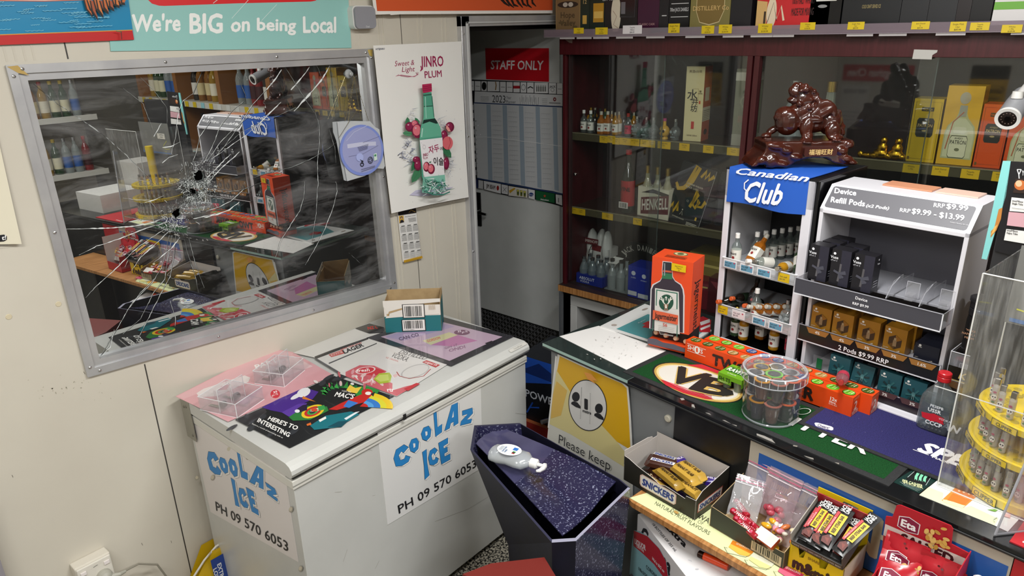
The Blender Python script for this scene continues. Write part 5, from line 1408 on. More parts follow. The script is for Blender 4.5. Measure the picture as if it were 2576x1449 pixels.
# ---- carved lion is in the next section; vape stand
VS0, VS1, VD = .762, 1.178, .442
MV = MK @ Matrix.Translation((VS0, VD, 0))
vw = VS1 - VS0
vs = thing('vape_stand', 'white shelf stand with sloping grey price header beside the drinks tower', 'display stand', MV @ V3((vw / 2, .1, ZT + .001)))
WH, GY = 'd3d1d6/r.35', '59585f/r.4'
ZH, ZTP = 1.478, 1.545
SHV = (1.262, 1.075, .925)
b = MB(MV)
b.box((0, 0, ZT + .001), (.012, .21, ZH), WH).box((vw - .012, 0, ZT + .001), (vw, .21, ZH), WH).box((.012, .2, ZT + .001), (vw - .012, .21, ZH), GY).box((-.01, -.058, ZT + .0008), (vw + .004, .21, ZT + .012), WH)
b.box((0, .0, ZH - .012), (vw, .21, ZH), WH)
b.ext([(0, ZH), (.06, ZTP), (.21, ZTP), (.21, ZH)], (vw, 0, 0), (0, 1, 0), (0, 0, 1), vw, WH)
for zz in SHV[1:2]: b.box((.012, .0, zz - .014), (vw - .012, .2, zz), WH)
b.box((.012, .0, SHV[0] - .008), (vw - .012, .2, SHV[0]), '8a8a90/r.4')
b.box((.012, .02, .913), (vw - .012, .2, .93), WH)
b.obj('carcass', vs, bevel=.0015)
b = MB(MV)
sl = V3((0, .06, ZTP - ZH)); slu = sl.normalized()
R3 = MV.to_3x3()
P = Panel(b, MV @ V3((0, -.0008, ZH)), R3 @ V3((1, 0, 0)), R3 @ slu)
hh = sl.length
P.poly(rrect(.010, .008, vw - .012, hh - .006, .008), '5c5b60/r.45')
P.Z = B6
P.text('Device', (376, 249), (585, 275), (384, 200), 'eceaec', .03); P.text('Refill Pods', (340, 336), (668, 380), (350, 285), 'eceaec', .03); P.text('(x2 Pods)', (680, 384), (900, 412), (688, 355), 'eceaec', .03, .15)
P.text('RRP', (1328, 385), (1436, 396), (1334, 345), 'eceaec', .015); P.text('$9.99', (1450, 400), (1660, 425), (1456, 350), 'eceaec', .03); P.text('RRP', (1003, 432), (1105, 444), (1010, 396), 'eceaec', .015); P.text('$9.99 - $13.99', (1118, 448), (1622, 520), (1126, 396), 'eceaec', .03); P.text('Contains Nicotine 18+ only', (1488, 536), (1664, 566), (1489, 526), 'c9c7ca')
b.obj('price_header', vs, 'grey sloping header with white prices')
def lip(z0_, z1_, y, col, txts, nm, deep=.08):
    b = MB(MV).box((-.012, y, z0_), (vw - .004, y + .002, z1_), col).box((-.012, y, z0_ - .003), (vw - .004, y + deep, z0_), 'd5d5da/t.6').box((-.014, y, z0_), (-.012, y + deep, z1_), 'dcdce0/t.75').box((vw - .004, y, z0_), (vw - .002, y + deep, z1_), 'dcdce0/t.75')
    b.box((-.014, y - .001, z0_ - .004), (vw - .002, y + .001, z0_ - .001), 'd9d9de/r.2').box((-.014, y - .001, z1_), (vw - .002, y + .002, z1_ + .002), '9a9aa2/r.2').box((vw - .004, y - .001, z0_), (vw - .001, y + .001, z1_), 'd9d9de/r.2')
    P = Panel(b, MV @ V3((0, y - .0005, 0)), KS, (0, 0, 1))
    for f in txts: f(P)
    return b.obj(nm, vs, 'clear tray front with dark strip')
lip(1.218, 1.266, -.075, '4f4e55/t.25', [lambda P: P.line('Device', .195, 1.247, .009, 'eceaec', .02, None, 'c'), lambda P: P.line('RRP $9.99', .195, 1.229, .008, 'eceaec', .02, None, 'c')], 'tray_front')
def chips(cols, pcs, z, txt):
    def f(P):
        for i, pc in enumerate(pcs):
            x = .012 + i * (vw - .02) / 5
            P.poly([(x, z + .03), (x + .076, z + .03), (x + .066, z + .012), (x + .010, z + .012)], cols); P.line(pc, x + .038, z + .0155, .0095, 'e4dfd8', .02, None, 'c')
        P.line(txt, .2, z - .012, .015, 'eceaec', .02, None, 'c')
    return f
lip(1.040, 1.090, -.012, '19181a/r.25', [chips('9a6a30', ('4%', '4%', '3%', '3%', '1.6%'), 1.058, '2 Pods $9.99 RRP')], 'tray_front', .02)
lip(.925, .960, -.030, '231a1e/r.25', [chips('4a2f30', ('4%', '3%', '4%', '3%', '3%'), .936, '')], 'tray_front', .03)
for x in (.255, .345):
    b = MB(MV)
    b.box((x, -.06, 1.268), (x + .002, .12, 1.30), CLR).ext([(0, 0), (.1, 0), (.1, .05), (.04, .045), (.0, .0)], (x + .002, -.06, 1.266), (0, 1, 0), (0, 0, 1), .002, CLR)
    b.tube([(x, -.06, 1.266), (x, -.03, 1.296), (x, .02, 1.312)], .0012, 'b9b9c0/r.2', 5)
    b.box((x + .03, .0, 1.264), (x + .065, .002, 1.312), CLR).box((x + .038, -.03, 1.264), (x + .06, -.002, 1.283), CLR)
    b.tube([(x + .03, 0, 1.312), (x + .065, 0, 1.312)], .0008, 'b9b9c0/r.2', 4); b.tube([(x + .03, 0, 1.266), (x + .03, 0, 1.312)], .0008, 'b9b9c0/r.2', 4); b.tube([(x + .065, 0, 1.266), (x + .065, 0, 1.312)], .0008, 'b9b9c0/r.2', 4)
    b.obj('divider', vs, 'clear plastic divider')
VG = {'k': ('1a191d/r.35', '2b2a35/r.3'), 'o': ('9a6a18/r.4', None), 't': ('1c4a52/r.4', None), 'n': ('20222e/r.35', None)}
def pod(kind, x, y, z, w, h, d, lab, grp, lean=0):
    M = MV @ Matrix.Translation((x, y, z)) @ Matrix.Rotation(lean, 4, 'X')
    base, sec = VG[kind]
    b = MB(M).box((0, 0, 0), (w, d, h), base)
    P = b.panel((0, -.0003, 0), (1, 0, 0), (0, 0, 1))
    if kind == 'k':
        P.rect(w * .5, 0, w, h, sec); P.stroke([(w * .47, h * .12), (w * .52, h * .45), (w * .53, h * .62)], .006, 'a9a9b2/m/r.3')
        for a, l in ((25, .35), (-40, .3), (160, .32), (-70, .28), (10, .36)): P.stroke([(w * .5, h * .35), (w * (.5 + l * math.cos(math.radians(a))), h * .35 + w * l * math.sin(math.radians(a)))], .007, '4a4a54/r.3')
        P.disc(w * .16, h * .88, w * .07, w * .07, 'e4e4e8', 14); P.line('Vuse', w * .16, h * .74, h * .075, 'e4e4e8', .02, None, 'c'); P.line('ePod 2', w * .16, h * .67, h * .045, 'b9b9c0', 0, None, 'c')
        P = b.panel((w + .0003, 0, 0), (0, 1, 0), (0, 0, 1)); P.disc(d * .6, h * .88, w * .05, w * .05, 'e4e4e8', 12); P.line('Vuse', d * .6, h * .75, h * .05, 'e4e4e8', .02, None, 'c')
        for i in range(3): P.stroke([(d * .2, h * (.3 - i * .07)), (d * .8, h * (.3 - i * .07))], .0022, 'a9a9b2', i == 0)
    else:
        P.rect(0, 0, w, h * .12, 'c9c7c0/r.4'); P.line('THIS PRODUCT CONTAINS', w * .05, h * .04, h * .045, '3a3a3a', 0, w * .88)
        P.disc(w * .2, h * .9, w * .055, w * .055, 'e2e0da', 14); P.line('Vuse', w * .2, h * .78, h * .07, 'e2e0da', .02, None, 'c')
        if kind == 't':
            for i in range(8):
                a = i * math.pi / 4 + .2
                P.poly([(w * .52 + w * .06 * math.cos(a - .6), h * .48 + w * .06 * math.sin(a - .6)), (w * .52 + w * .34 * math.cos(a - .14), h * .48 + w * .34 * math.sin(a - .14)), (w * .52 + w * .34 * math.cos(a + .14), h * .48 + w * .34 * math.sin(a + .14)), (w * .52 + w * .06 * math.cos(a + .6), h * .48 + w * .06 * math.sin(a + .6))], ('10292c', '27595c', '15363a')[i % 3])
            P.disc(w * .52, h * .5, w * .09, w * .11, '3f6a6c', 12); P.stroke([(w * .48, h * .3), (w * .5, h * .5)], .001, '7aa0a0'); P.stroke([(w * .57, h * .3), (w * .55, h * .5)], .001, '7aa0a0')
        elif kind == 'o':
            H = [(w * .52 + w * .33 * math.cos(a), h * .48 + w * .36 * math.sin(a)) for a in (i * math.pi / 3 + .5 for i in range(6))]
            P.poly(H, '3a2610'); P.poly([H[0], H[1], (w * .52, h * .48)], '8a5a16'); P.poly([H[3], H[4], (w * .52, h * .48)], '5a3c14'); P.rect(w * .44, h * .32, w * .6, h * .55, '8a7050'); P.rect(w * .47, h * .55, w * .57, h * .64, 'a08a68')
        P.line('Crisp mint' if kind == 't' else 'Golden', w * .06, h * .2, h * .04, 'd2cabb'); P.line('blend', w * .06, h * .15, h * .03, 'b9b0a0')
        for i in range(4): P.rect(w * (.66 + i * .035), h * .16, w * (.685 + i * .035), h * (.175 + .012 * i), 'd2cabb', i == 0)
    return b.obj('vape_carton', None, lab, 'box', grp)
zz = 1.2665
for i, x in enumerate((.012, .080, .148)):
    pod('k', x + .002, -.035 - .02, zz, .058, .112, .045, ('black vape carton in the front row nearest the drinks tower', 'middle black vape carton in the front row of the stand', 'black vape carton in the front row beside the clear dividers')[i], 'black vape cartons')
for x, y, n, l in ((.014, .0, 1, 'second'), (.016, .052, 1, 'third'), (.084, .0, 1, 'second')):
    pod('k', x + .008, y, zz, .056, .112, .045, 'black vape carton standing in the %s row behind %s front carton' % (l, 'the first' if x < .05 else 'the middle'), 'black vape cartons')
for i, x in enumerate((.018, .088, .168, .246)):
    pod('o', x, .0, 1.0765, .064, .085, .045, ('amber pod carton nearest the drinks tower', 'second amber pod carton from the drinks tower', 'third amber pod carton from the drinks tower', 'amber pod carton next to the dark carton')[i], 'amber pod cartons')
    if i != 2: pod('o', x + .008, .05, 1.0765, .062, .085, .05, 'amber pod carton hidden behind the %s one' % ('first', 'second', '', 'fourth')[i], 'amber pod cartons')
pod('n', .332, .01, 1.0765, .066, .055, .055, 'dark blue pod carton at the end of the amber row', 'dark pod cartons')
pod('n', .33, .07, 1.0765, .064, .055, .05, 'dark blue pod carton behind the one ending the amber row', 'dark pod cartons')
for i, (x, ln) in enumerate(((.10, -.08), (.167, -.3), (.255, -.08), (.325, -.08))):
    pod('t', x, -.012 + (.01 if i == 1 else 0), .934, .064, .085 if i != 1 else .075, .024, ('teal pod carton behind the lying bottle', 'teal pod carton tipped back beside the lying bottle', 'teal pod carton third along the lowest shelf', 'teal pod carton nearest the red capped bottle')[i], 'teal pod cartons', ln)
    if i != 1: pod('k', x + .022, .04, .934, .06, .085, .04, 'black carton standing behind the %s teal carton' % ('first', '', 'third', 'last')[i], 'black cartons behind the teal ones', -.05)
b = MB(MV).box((.028, .03, .93), (.03 + .06, .032, .98), CLR).box((.042, .028, .93), (.06, .030, .972), '1f6a3c/r.3'); b.obj('green_tab', vs, 'green plastic tab')
# cartons lying on top of the stand
for i, (x0, x1, y0, c, l) in enumerate(((.12, .26, .135, 'c88a6a', 'flat pale orange packet lying on top of the grey header stand'), (.27, .38, .135, 'd8b8a8', 'flat pink packet lying on top of the grey header stand'))):
    b = MB(MV).box((x0, y0, ZTP + .0005), (x1, y0 + .07, ZTP + .005), c + '/r.4'); b.obj('flat_packet', None, l, 'packet')
# ================================================================ things standing on the counter
def art(P, w, h, items):
    """small printed designs in fractions of a face: r rect, t text (centred), l text (left), d disc, p polygon"""
    for it in items:
        k = it[0]
        if k == 'r': P.rect(it[1] * w, it[2] * h, it[3] * w, it[4] * h, it[5])
        elif k == 't': P.line(it[1], it[2] * w, it[3] * h, it[4] * h, it[5], .015, it[6] * w if len(it) > 6 else w * .9, 'c')
        elif k == 'd': P.disc(it[1] * w, it[2] * h, it[3] * w, it[4] * h, it[5], 20, 0, it[6] if len(it) > 6 else 0)
        elif k == 'p': P.poly([(x * w, y * h) for x, y in it[1]], it[2])
        elif k == 's': P.stroke([(x * w, y * h) for x, y in it[1]], it[2] * w, it[3])
def carton(M, w, d, h, col, front=(), side=(), label='', name='carton', cat='box', group=None, top=None, parent=None):
    b = MB(M).box((0, 0, 0), (w, d, h), {'+z': top or col, '*': col})
    art(b.panel((0, -.0003, 0), (1, 0, 0), (0, 0, 1)), w, h, front)
    if side: art(b.panel((w + .0003, 0, 0), (0, 1, 0), (0, 0, 1)), d, h, side)
    return b.obj(name, parent, label, cat, group, bevel=.0012)
# ---- tall orange liqueur carton
ORG = 'd9481f/r.4'
M, w, a = seatbox((1631, 868), (1722, 890), ZT + .0085)
w, dj, hj = .150, .105, .342
jb = thing('liqueur_carton', 'tall orange display carton with bottle picture on the counter', 'display carton', a)
b = MB(M).box((0, 0, .075), (w, dj, hj), ORG).box((0, 0, 0), (w, dj, .025), ORG).box((0, .03, .025), (w, dj, .075), '17100c')
P = b.panel((0, -.0003, 0), (1, 0, 0), (0, 0, 1), B3)
P.poly([(1105, 938), (1203, 948), (1208, 1030), (1212, 1100), (1235, 1140), (1300, 1180), (1325, 1230), (1335, 1300), (1330, 1690), (965, 1640), (980, 1230), (1000, 1180), (1080, 1140), (1100, 1100), (1098, 1030)], 'c9c3c4')
P.poly([(1112, 946), (1198, 954), (1203, 1030), (1206, 1105), (1235, 1150), (1290, 1188), (1312, 1235), (1320, 1300), (1316, 1685), (978, 1640), (992, 1235), (1012, 1190), (1080, 1150), (1106, 1105), (1104, 1030)], '39303a/r.3')
P.poly([(1112, 946), (1198, 954), (1202, 1030), (1110, 1020)], '262b30'); P.poly([(1112, 1032), (1204, 1042), (1206, 1060), (1108, 1050)], 'b8553a'); P.poly([(1110, 1062), (1205, 1072), (1210, 1130), (1095, 1120)], '2f6a48'); P.stroke([(1128, 960), (1126, 1090)], .004, '8a8f92')
P.poly([(1028, 1218), (1275, 1258), (1285, 1700), (1020, 1660)], 'ccc9c4'); P.poly([(1040, 1232), (1264, 1268), (1262, 1440), (1036, 1400)], '3a6a58'); P.poly([(1052, 1245), (1252, 1278), (1250, 1440), (1046, 1405)], 'd0cdc8')
P.disc(1145, 1368, 76, 84, '1f4a38', 32, .15)
for sx in (-1, 1):
    P.stroke([(1145 + sx * 14, 1385), (1145 + sx * 34, 1360), (1145 + sx * 50, 1310)], .0042, 'd9d6cc'); P.stroke([(1145 + sx * 28, 1366), (1145 + sx * 24, 1326)], .003, 'd9d6cc'); P.stroke([(1145 + sx * 42, 1345), (1145 + sx * 66, 1328)], .003, 'd9d6cc')
P.stroke([(1146, 1302), (1146, 1345)], .003, 'e6e4dc'); P.stroke([(1134, 1314), (1158, 1318)], .003, 'e6e4dc')
P.poly([(1120, 1390), (1145, 1378), (1172, 1392), (1160, 1428), (1170, 1452), (1120, 1446), (1132, 1428)], '8a6a55'); P.poly([(1138, 1386), (1150, 1386), (1156, 1432), (1136, 1432)], 'e0d8cc'); P.disc(1146, 1430, 8, 5, '2a1d18', 10)
P.Z = C5
P.poly([(1030, 212), (1258, 262), (1255, 348), (1025, 296)], 'cf5a38'); P.text('Jagermeister', (1043, 283), (1246, 318), (1046, 232), '2a1512', .03)
P.text('56', (1120, 360), (1158, 366), (1120, 330), 'c24a3a', .02)
for i in range(5): P.stroke([(1075 + i * 3, 352 + i * 16), (1225 - i * 3, 380 + i * 16)], .001, 'a09c98', i == 0)
P.stroke([(1080, 380), (1095, 430), (1215, 450)], .002, 'b9b5b0'); P.stroke([(1033, 300), (1028, 400)], .003, '3a6a58'); P.stroke([(1252, 350), (1248, 460)], .003, '3a6a58')
P.Z = B3
P.poly([(1208, 952), (1358, 982), (1352, 1056), (1203, 1030)], 'd3b20f/r.4')
for k, t in enumerate(('Jagermeister', '50ml', '$4.99')): P.text(t, (1240 + k * 18, 988 + k * 22), (1325 - k * 18, 1003 + k * 20), (1241 + k * 18, 975 + k * 22), '3a300a')
P = b.panel((w + .0003, 0, 0), (0, 1, 0), (0, 0, 1)); P.line('', 0, 0, .01, ORG)
P.text('Jagermeister', (dj * .36, hj * .78), (dj * .36, hj * .12), (dj * .78, hj * .78), '2a1210', .012)
P = b.panel((0, dj + .0003, 0), (-1, 0, 0), (0, 0, 1)); P.text('Jagermeister', (-w * .64, hj * .8), (-w * .64, hj * .14), (-w * .32, hj * .8), '2a1210', .012)
P = b.panel((-.0003, dj, 0), (0, -1, 0), (0, 0, 1)); P.text('Jagermeister', (dj * .36, hj * .8), (dj * .36, hj * .14), (dj * .7, hj * .8), '2a1210', .012)
P = b.panel((0, 0, hj + .0003), (1, 0, 0), (0, 1, 0)); P.disc(w * .5, dj * .68, .026, .020, '5a6a48', 24); P.disc(w * .5, dj * .68, .022, .016, 'c9b98a', 24); P.disc(w * .5, dj * .68, .012, .012, '4a5a3a', 16); P.rect(w * .25, dj * .15, w * .75, dj * .4, 'a83a18'); P.line('JAGERMEISTER', w * .5, dj * .2, .012, '6a1f0c', .01, w * .46, 'c')
b.obj('carton_body', jb, bevel=.001)
b = MB(M)
b.ext([(0, .02), (.03, .024), (.06, .017), (.1, .02), (w, .012), (w, 0), (0, 0)], (0, -.012, .012), (1, 0, 0), (0, .3, .9), .001, '4a4550'); b.obj('torn_flap', jb, 'torn dark flap at the foot')
for i in range(4):
    b = MB(M); x = .02 + i * .038
    b.lathe([(.009, 0), (.009, .012), (.007, .016)], 'c9a080/r.4', (x, .028, .045 - .003 * i), 14, (0, -1, .35)); b.obj('bottle_cap', jb, 'pale copper bottle cap')
# ---- long orange shot cartons
def shots(pl, pr, L, nm, lab, cols, txt):
    M, w, a = seatbox(pl, pr, ZT + .0045)
    w, d, h = L, .048, .066
    t = thing('shot_carton', lab, 'carton', a, 'long orange shot cartons')
    b = MB(M).box((0, 0, 0), (w, d, h), 'd8450f/r.4')
    P = b.panel((0, -.0003, 0), (1, 0, 0), (0, 0, 1))
    P.line('SH  TS', .01, .036, .016, 'e8e2dc', .02, .075); P.disc(.049, .044, .012, .014, 'e8e2dc', 18); P.poly([(.046, .036), (.053, .036), (.051, .053), (.045, .05)], 'd8450f')
    P.stroke([(.008, .056), (.084, .056)], .0016, 'e8e2dc'); P.stroke([(.01, .030), (.084, .030)], .0016, 'e8e2dc')
    P.line('TWO FOOTER', .11, .012, .040, '241410', .05, w - .19)
    r = random.Random(len(lab))
    for i in range(60): P.disc(.11 + r.random() * (w - .19), .012 + r.random() * .04, r.uniform(.0006, .002), r.uniform(.0006, .002), 'd8450f/r.4', 6)
    P.line('12x', w - .06, .043, .011, 'e6d9cc', .03); P.line('30mL', w - .062, .034, .007, 'e6d9cc', .02); P.line('13.9% ALC', w - .062, .028, .004, 'e6d9cc')
    P = b.panel((w + .0003, 0, 0), (0, 1, 0), (0, 0, 1)); P.line('SHOTS', .006, .054, .008, 'eba27c', .02, d * .8); P.line('2', .012, .02, .03, 'e8cfc2', .04); P.line('FOOTER', .004, .006, .012, 'e8cfc2', .03, d * .85)
    P = b.panel((0, d + .0003, 0), (-1, 0, 0), (0, 0, 1)); P.line('TWO FOOTER', -w + .05, .012, .04, '241410', .05, w - .1)
    b.obj('sleeve', t, bevel=.0008)
    for i in range(12):
        c = cols[i]
        b = MB(M); x = .026 + i * (w - .05) / 11
        b.lathe([(.0185, -.006), (.0185, .0006), (.014, .0009)], '3a2a10/r.4' if i % 2 else c, (x, d / 2, h), 18)
        P = b.panel((x, d / 2, h + .0009), (1, 0, 0), (0, 1, 0)); P.disc(0, 0, .0165, .0165, c, 18)
        for k in range(4): P.stroke([(-.012 + k * .007, -.009), (-.006 + k * .006, .010)], .0016, ('e6ecd8', '2a2f18', 'd6c48a')[k % 3])
        b.obj('shot_lid', t)
GR, BL, TN, DG = '6fb52c/r.35', '4a5a9a/r.35', 'b0854a/r.35', '4a5a1c/r.35'
shots((1722, 898), (2136, 1050), .585, '', 'long orange shot carton nearest the counter front behind the clear tub', [DG, DG, DG, TN, TN, TN, TN, BL, BL, GR, GR, GR], '')
q = K(.462, .327, ZT)
shots(tuple((lambda c: (1288 + FPX * c.x / c.z, 724.5 + FPX * c.y / c.z))(RW.transposed() @ (q - CAM))), tuple((lambda c: (1288 + FPX * c.x / c.z, 724.5 + FPX * c.y / c.z))(RW.transposed() @ (K(1.04, .334, ZT) - CAM))), .58, '', 'long orange shot carton pushed against the white stands', [GR, GR, GR, BL, BL, BL, TN, TN, TN, DG, DG, DG], '')
# ---- clear vodka miniature lying on the cartons
o = dup(mr, K(.945, .352, ZT + .094), 0, 'clear miniature bottle lying across the orange shot cartons', eul=(math.radians(78), 0, KA + .35))
# ---- green four-pack of shots
M, w, a = seatbox((1808, 972), (1861, 986), ZT + .0045)
rv = thing('shot_pack', 'green sleeved pack of shots lying beside the clear tub', 'shot pack', a)
M = frame(a, KA); w, d = .082, .078
b = MB(M).box((-.004, -.003, .036), (w, d, .052), '6aa31c/r.35').box((-.004, -.0035, .020), (w * .55, -.0028, .036), '5f941a/r.35').box((w - .001, -.003, .022), (w, d, .036), '6aa31c/r.35')
P = b.panel((0, 0, .0523), (1, 0, 0), (0, 1, 0)); P.rect(.002, .024, w - .006, .060, '2f6a1c'); P.line('RAVITY', .004, .030, .024, 'e6ecd8', .04, w - .012); P.line('SHOTS', .02, .066, .007, '1f3a10', .02); P.line('4 PACK', .02, .008, .007, 'd8e6c0', .02)
P = b.panel((0, -.0036, 0), (1, 0, 0), (0, 0, 1)); P.line('SH TS', .0, .03, .012, '1f3212', .03, .05); P.line('GRAVITY', .0, .022, .006, 'cfe09a', .02)
b.obj('card_sleeve', rv)
for i in range(2):
    for j in range(2):
        b = MB(M).lathe([(.0135, 0), (.0145, .010), (.0175, .036)], 'a9b59a/t.6', (.02 + i * .04, .018 + j * .04, 0), 16)
        b.lathe([(.012, .002), (.0145, .028)], '5a4a18/t.3', (.02 + i * .04, .018 + j * .04, 0), 14); b.obj('shot_cup', rv)
# ---- clear tub of shots
TB = onz(1936, 1043, ZT + .0045)
tb = thing('shot_tub', 'clear plastic tub with lid full of shot cups on the green mat', 'tub', TB)
RB, HT = .080, .158
b = MB().lathe([(RB * .97, 0), (RB, .006), (RB * 1.05, HT - .03), (RB * 1.1, HT - .02)], 'dde0e4/t.95', TB, 40, None, 0, False); b.lathe([(RB * .99, .001), (RB * 1.01, .006), (RB * .98, .008)], 'c9ccd2/t.5', TB, 40, None, 0, False)
b.obj('tub_wall', tb)
b = MB().lathe([(RB * 1.13, HT - .034), (RB * 1.16, HT - .03), (RB * 1.17, HT - .006), (RB * 1.12, HT), (RB * 1.06, HT), (RB * 1.02, HT - .006), (.001, HT - .005)], 'dadde2/t.93', TB, 44, None, 0, False)
b.lathe([(RB * 1.165, HT - .030), (RB * 1.175, HT - .028), (RB * 1.165, HT - .026)], 'c3c6cc/t.4', TB, 44, None, 0, False); b.lathe([(RB * 1.13, HT - .0005), (RB * 1.08, HT + .0015), (RB * 1.03, HT - .004)], 'd8dbe0/t.5', TB, 44, None, 0, False)
for i in range(26):
    a_ = i * 6.283 / 26; b.box((TB.x + RB * 1.175 * math.cos(a_) - .0008, TB.y + RB * 1.175 * math.sin(a_) - .0008, TB.z + HT - .028), (TB.x + RB * 1.175 * math.cos(a_) + .0008, TB.y + RB * 1.175 * math.sin(a_) + .0008, TB.z + HT - .008), 'e6e8ec/t.5')
b.obj('lid', tb, 'clear lid')
for s_, d_, w_, dd, h_, c, n_, l in ((1.86, .1, .3, .3, .12, 'c9c7c2/r.5', 'cash_register', 'grey white cash register on the counter past the perspex screen'), (1.9, .42, .25, .2, .28, 'b9b6b0/r.5', 'paper_carton', 'plain pale carton behind the cash register'), (1.68, .36, .14, .2, .2, '7a5a3a/r.6', 'brown_carton', 'plain brown carton beside the lighter stand')): carton(MK @ Matrix.Translation((s_, d_, ZT + .0005)), w_, dd, h_, c, (), (), l, n_, 'cash register' if 'cash' in n_ else 'box')
LC = ('7fc04a', 'c9a23a', 'b9b4ae', 'c98a2a', 'b06a5a', 'd0603a', 'a8a4a0', 'd0ccc6')
sc = None
for lay in (0, 1):
    for i in range(8):
        if i == 0: x = y = 0
        else: x, y = .052 * math.cos(i * 6.283 / 7 + lay * .2), .052 * math.sin(i * 6.283 / 7 + lay * .2)
        p = TB + V3((x, y, .006 + lay * .070))
        t = thing('shot_cup', ('shot cups with foil lids stacked inside the clear tub', 'shot cups with foil lids under the tub lid')[lay], 'shot cup', p, 'shots in the clear tub')
        b = MB().lathe([(.0165, 0), (.019, .02), (.0235, .058), (.0225, .058)], 'd9dcdf/t.93', p, 18, None, 0, False); b.obj('cup', t)
        b = MB().lathe([(.0155, .002), (.0215, .046)], ('6a3a14', '2a1712', '7a4a1a', '1c1514')[(i + lay) % 4] + '/r.15', p, 16); b.obj('liquid', t)
        b = MB().lathe([(.0255, .058), (.0255, .0605)], LC[i] + '/r.3', p, 20); P = topP(b, p.z + .0607); P.disc(p.x, p.y, .0185, .0185, 'cfcdc8/m/r.35', 18)
        for k in range(3): P.stroke([(p.x - .01 + k * .007, p.y - .008), (p.x - .004 + k * .006, p.y + .009)], .0014, '8a8884')
        b.obj('foil_lid', t)
# ---- flat clear vodka bottle with red cap
UB = onz(2349, 1080, ZT + .0075)
M = frame(UB, KA)
us = thing('vodka_flask', 'flat clear spirit bottle with red screw cap on the purple mat', 'bottle', UB)
def flask(b, M2, prof, mat, fy, n=28):
    v, f = [], []
    for (r_, z) in prof:
        for i in range(n):
            t = 2 * math.pi * i / n
            c, s = math.cos(t), math.sin(t)
            e = .55 if r_ > .02 else 1
            k = fy if r_ > .02 else 1
            v.append((r_ * math.copysign(abs(c) ** e, c), r_ * k * math.copysign(abs(s) ** e, s), z))
    f = [(j * n + i, j * n + (i + 1) % n, (j + 1) * n + (i + 1) % n, (j + 1) * n + i) for j in range(len(prof) - 1) for i in range(n)]
    b.add(v, f, mat, True)
FL = [(.03, 0), (.043, .003), (.046, .012), (.047, .085), (.044, .103), (.034, .122), (.021, .136), (.0135, .146), (.0125, .160)]
b = MB(M); flask(b, M, FL, 'b4bcbe/t.88', .55); flask(b, M, [(r_ * .93, z * .97 + .003) for r_, z in FL[:5]] + [(.0, .105)], 'aab4b8/t.9', .55)
P = b.panel((0, -.0265, 0), (1, 0, 0), (0, 0, 1)); P.poly([(-.032, .055), (-.010, .058), (.0, .062), (.028, .057), (.026, .044), (.030, .038), (.010, .040), (-.006, .036), (-.028, .040)], 'c22430/r.35')
P.line('USSR', 0, .065, .011, 'e6e6e6', .03, None, 'c'); P.line('PE3EPB', .004, .080, .008, 'd6d9dc', .03, None, 'c'); P.line('CCCP', .004, .026, .012, 'e2e4e6', .04, None, 'c'); P.line('VODKA', .014, .050, .006, 'd6d9dc')
for i in range(6): P.disc(-.026 + i * .010, .017, .0028, .0028, '55595c', 8)
b.obj('glass_body', us)
b = MB(M).lathe([(.017, .156), (.0175, .158), (.0175, .168), (.0165, .169), (.0165, .171), (.0175, .172), (.0172, .180), (.015, .182)], 'b81d26/r.3', n=24); b.obj('screw_cap', us)
# ---- yellow lighter carousel inside clear perspex
LS0, LS1, LD0, LD1, LZ = 1.312, 1.64, .115, .395, 1.48
lc = thing('lighter_carousel', 'yellow tiered lighter stand inside a scratched clear perspex case', 'lighter stand', K(1.47, .26, ZT + .001))
noisemat('scratched', 'ffffff', 'ffffff', 10)
m_, nt, bs, out = newmat('scratchedperspex')
nt.nodes.remove(bs)
tr, df, gl, mx, mx2, tc, no, rp, mp, lw, mr_ = (nt.nodes.new(t) for t in ('ShaderNodeBsdfTransparent', 'ShaderNodeBsdfDiffuse', 'ShaderNodeBsdfGlossy', 'ShaderNodeMixShader', 'ShaderNodeMixShader', 'ShaderNodeTexCoord', 'ShaderNodeTexNoise', 'ShaderNodeValToRGB', 'ShaderNodeMapping', 'ShaderNodeLayerWeight', 'ShaderNodeMapRange'))
df.inputs[0].default_value = (.75, .75, .72, 1); gl.inputs['Roughness'].default_value = .08
mp.inputs['Scale'].default_value = (30, 30, 3); no.inputs['Scale'].default_value = 4; no.inputs['Detail'].default_value = 8
rp.color_ramp.elements[0].position, rp.color_ramp.elements[1].position = .42, .7
rp.color_ramp.elements[0].color, rp.color_ramp.elements[1].color = (.02, .02, .02, 1), (.12, .12, .12, 1)
lw.inputs[0].default_value = .2; mr_.inputs[3].default_value, mr_.inputs[4].default_value = .03, .2
for a_, c_ in ((tc.outputs['Object'], mp.inputs[0]), (mp.outputs[0], no.inputs[0]), (no.outputs[0], rp.inputs[0]), (rp.outputs[0], mx.inputs[0]), (tr.outputs[0], mx.inputs[1]), (df.outputs[0], mx.inputs[2]), (lw.outputs[1], mr_.inputs[0]), (mr_.outputs[0], mx2.inputs[0]), (mx.outputs[0], mx2.inputs[1]), (gl.outputs[0], mx2.inputs[2]), (mx2.outputs[0], out.inputs[0])): nt.links.new(a_, c_)
MATS['scratchedperspex'] = m_
b = MB(MK)
for x0, d0, x1, d1 in ((LS0, LD0, LS1, LD0 + .003), (LS0, LD0 + .003, LS0 + .003, LD1)): b.box((x0, d0, ZT + .0015), (x1, d1, LZ), 'scratchedperspex')
for e in (((LS0, LD0, ZT + .002), (LS0, LD0, LZ)), ((LS0, LD0, ZT + .003), (LS1, LD0, ZT + .003)), ((LS0, LD0, LZ), (LS1, LD0, LZ)), ((LS0, LD1, ZT + .002), (LS0, LD1, LZ))): b.tube(e, .0018, 'd5d6d2/r.15', 5)
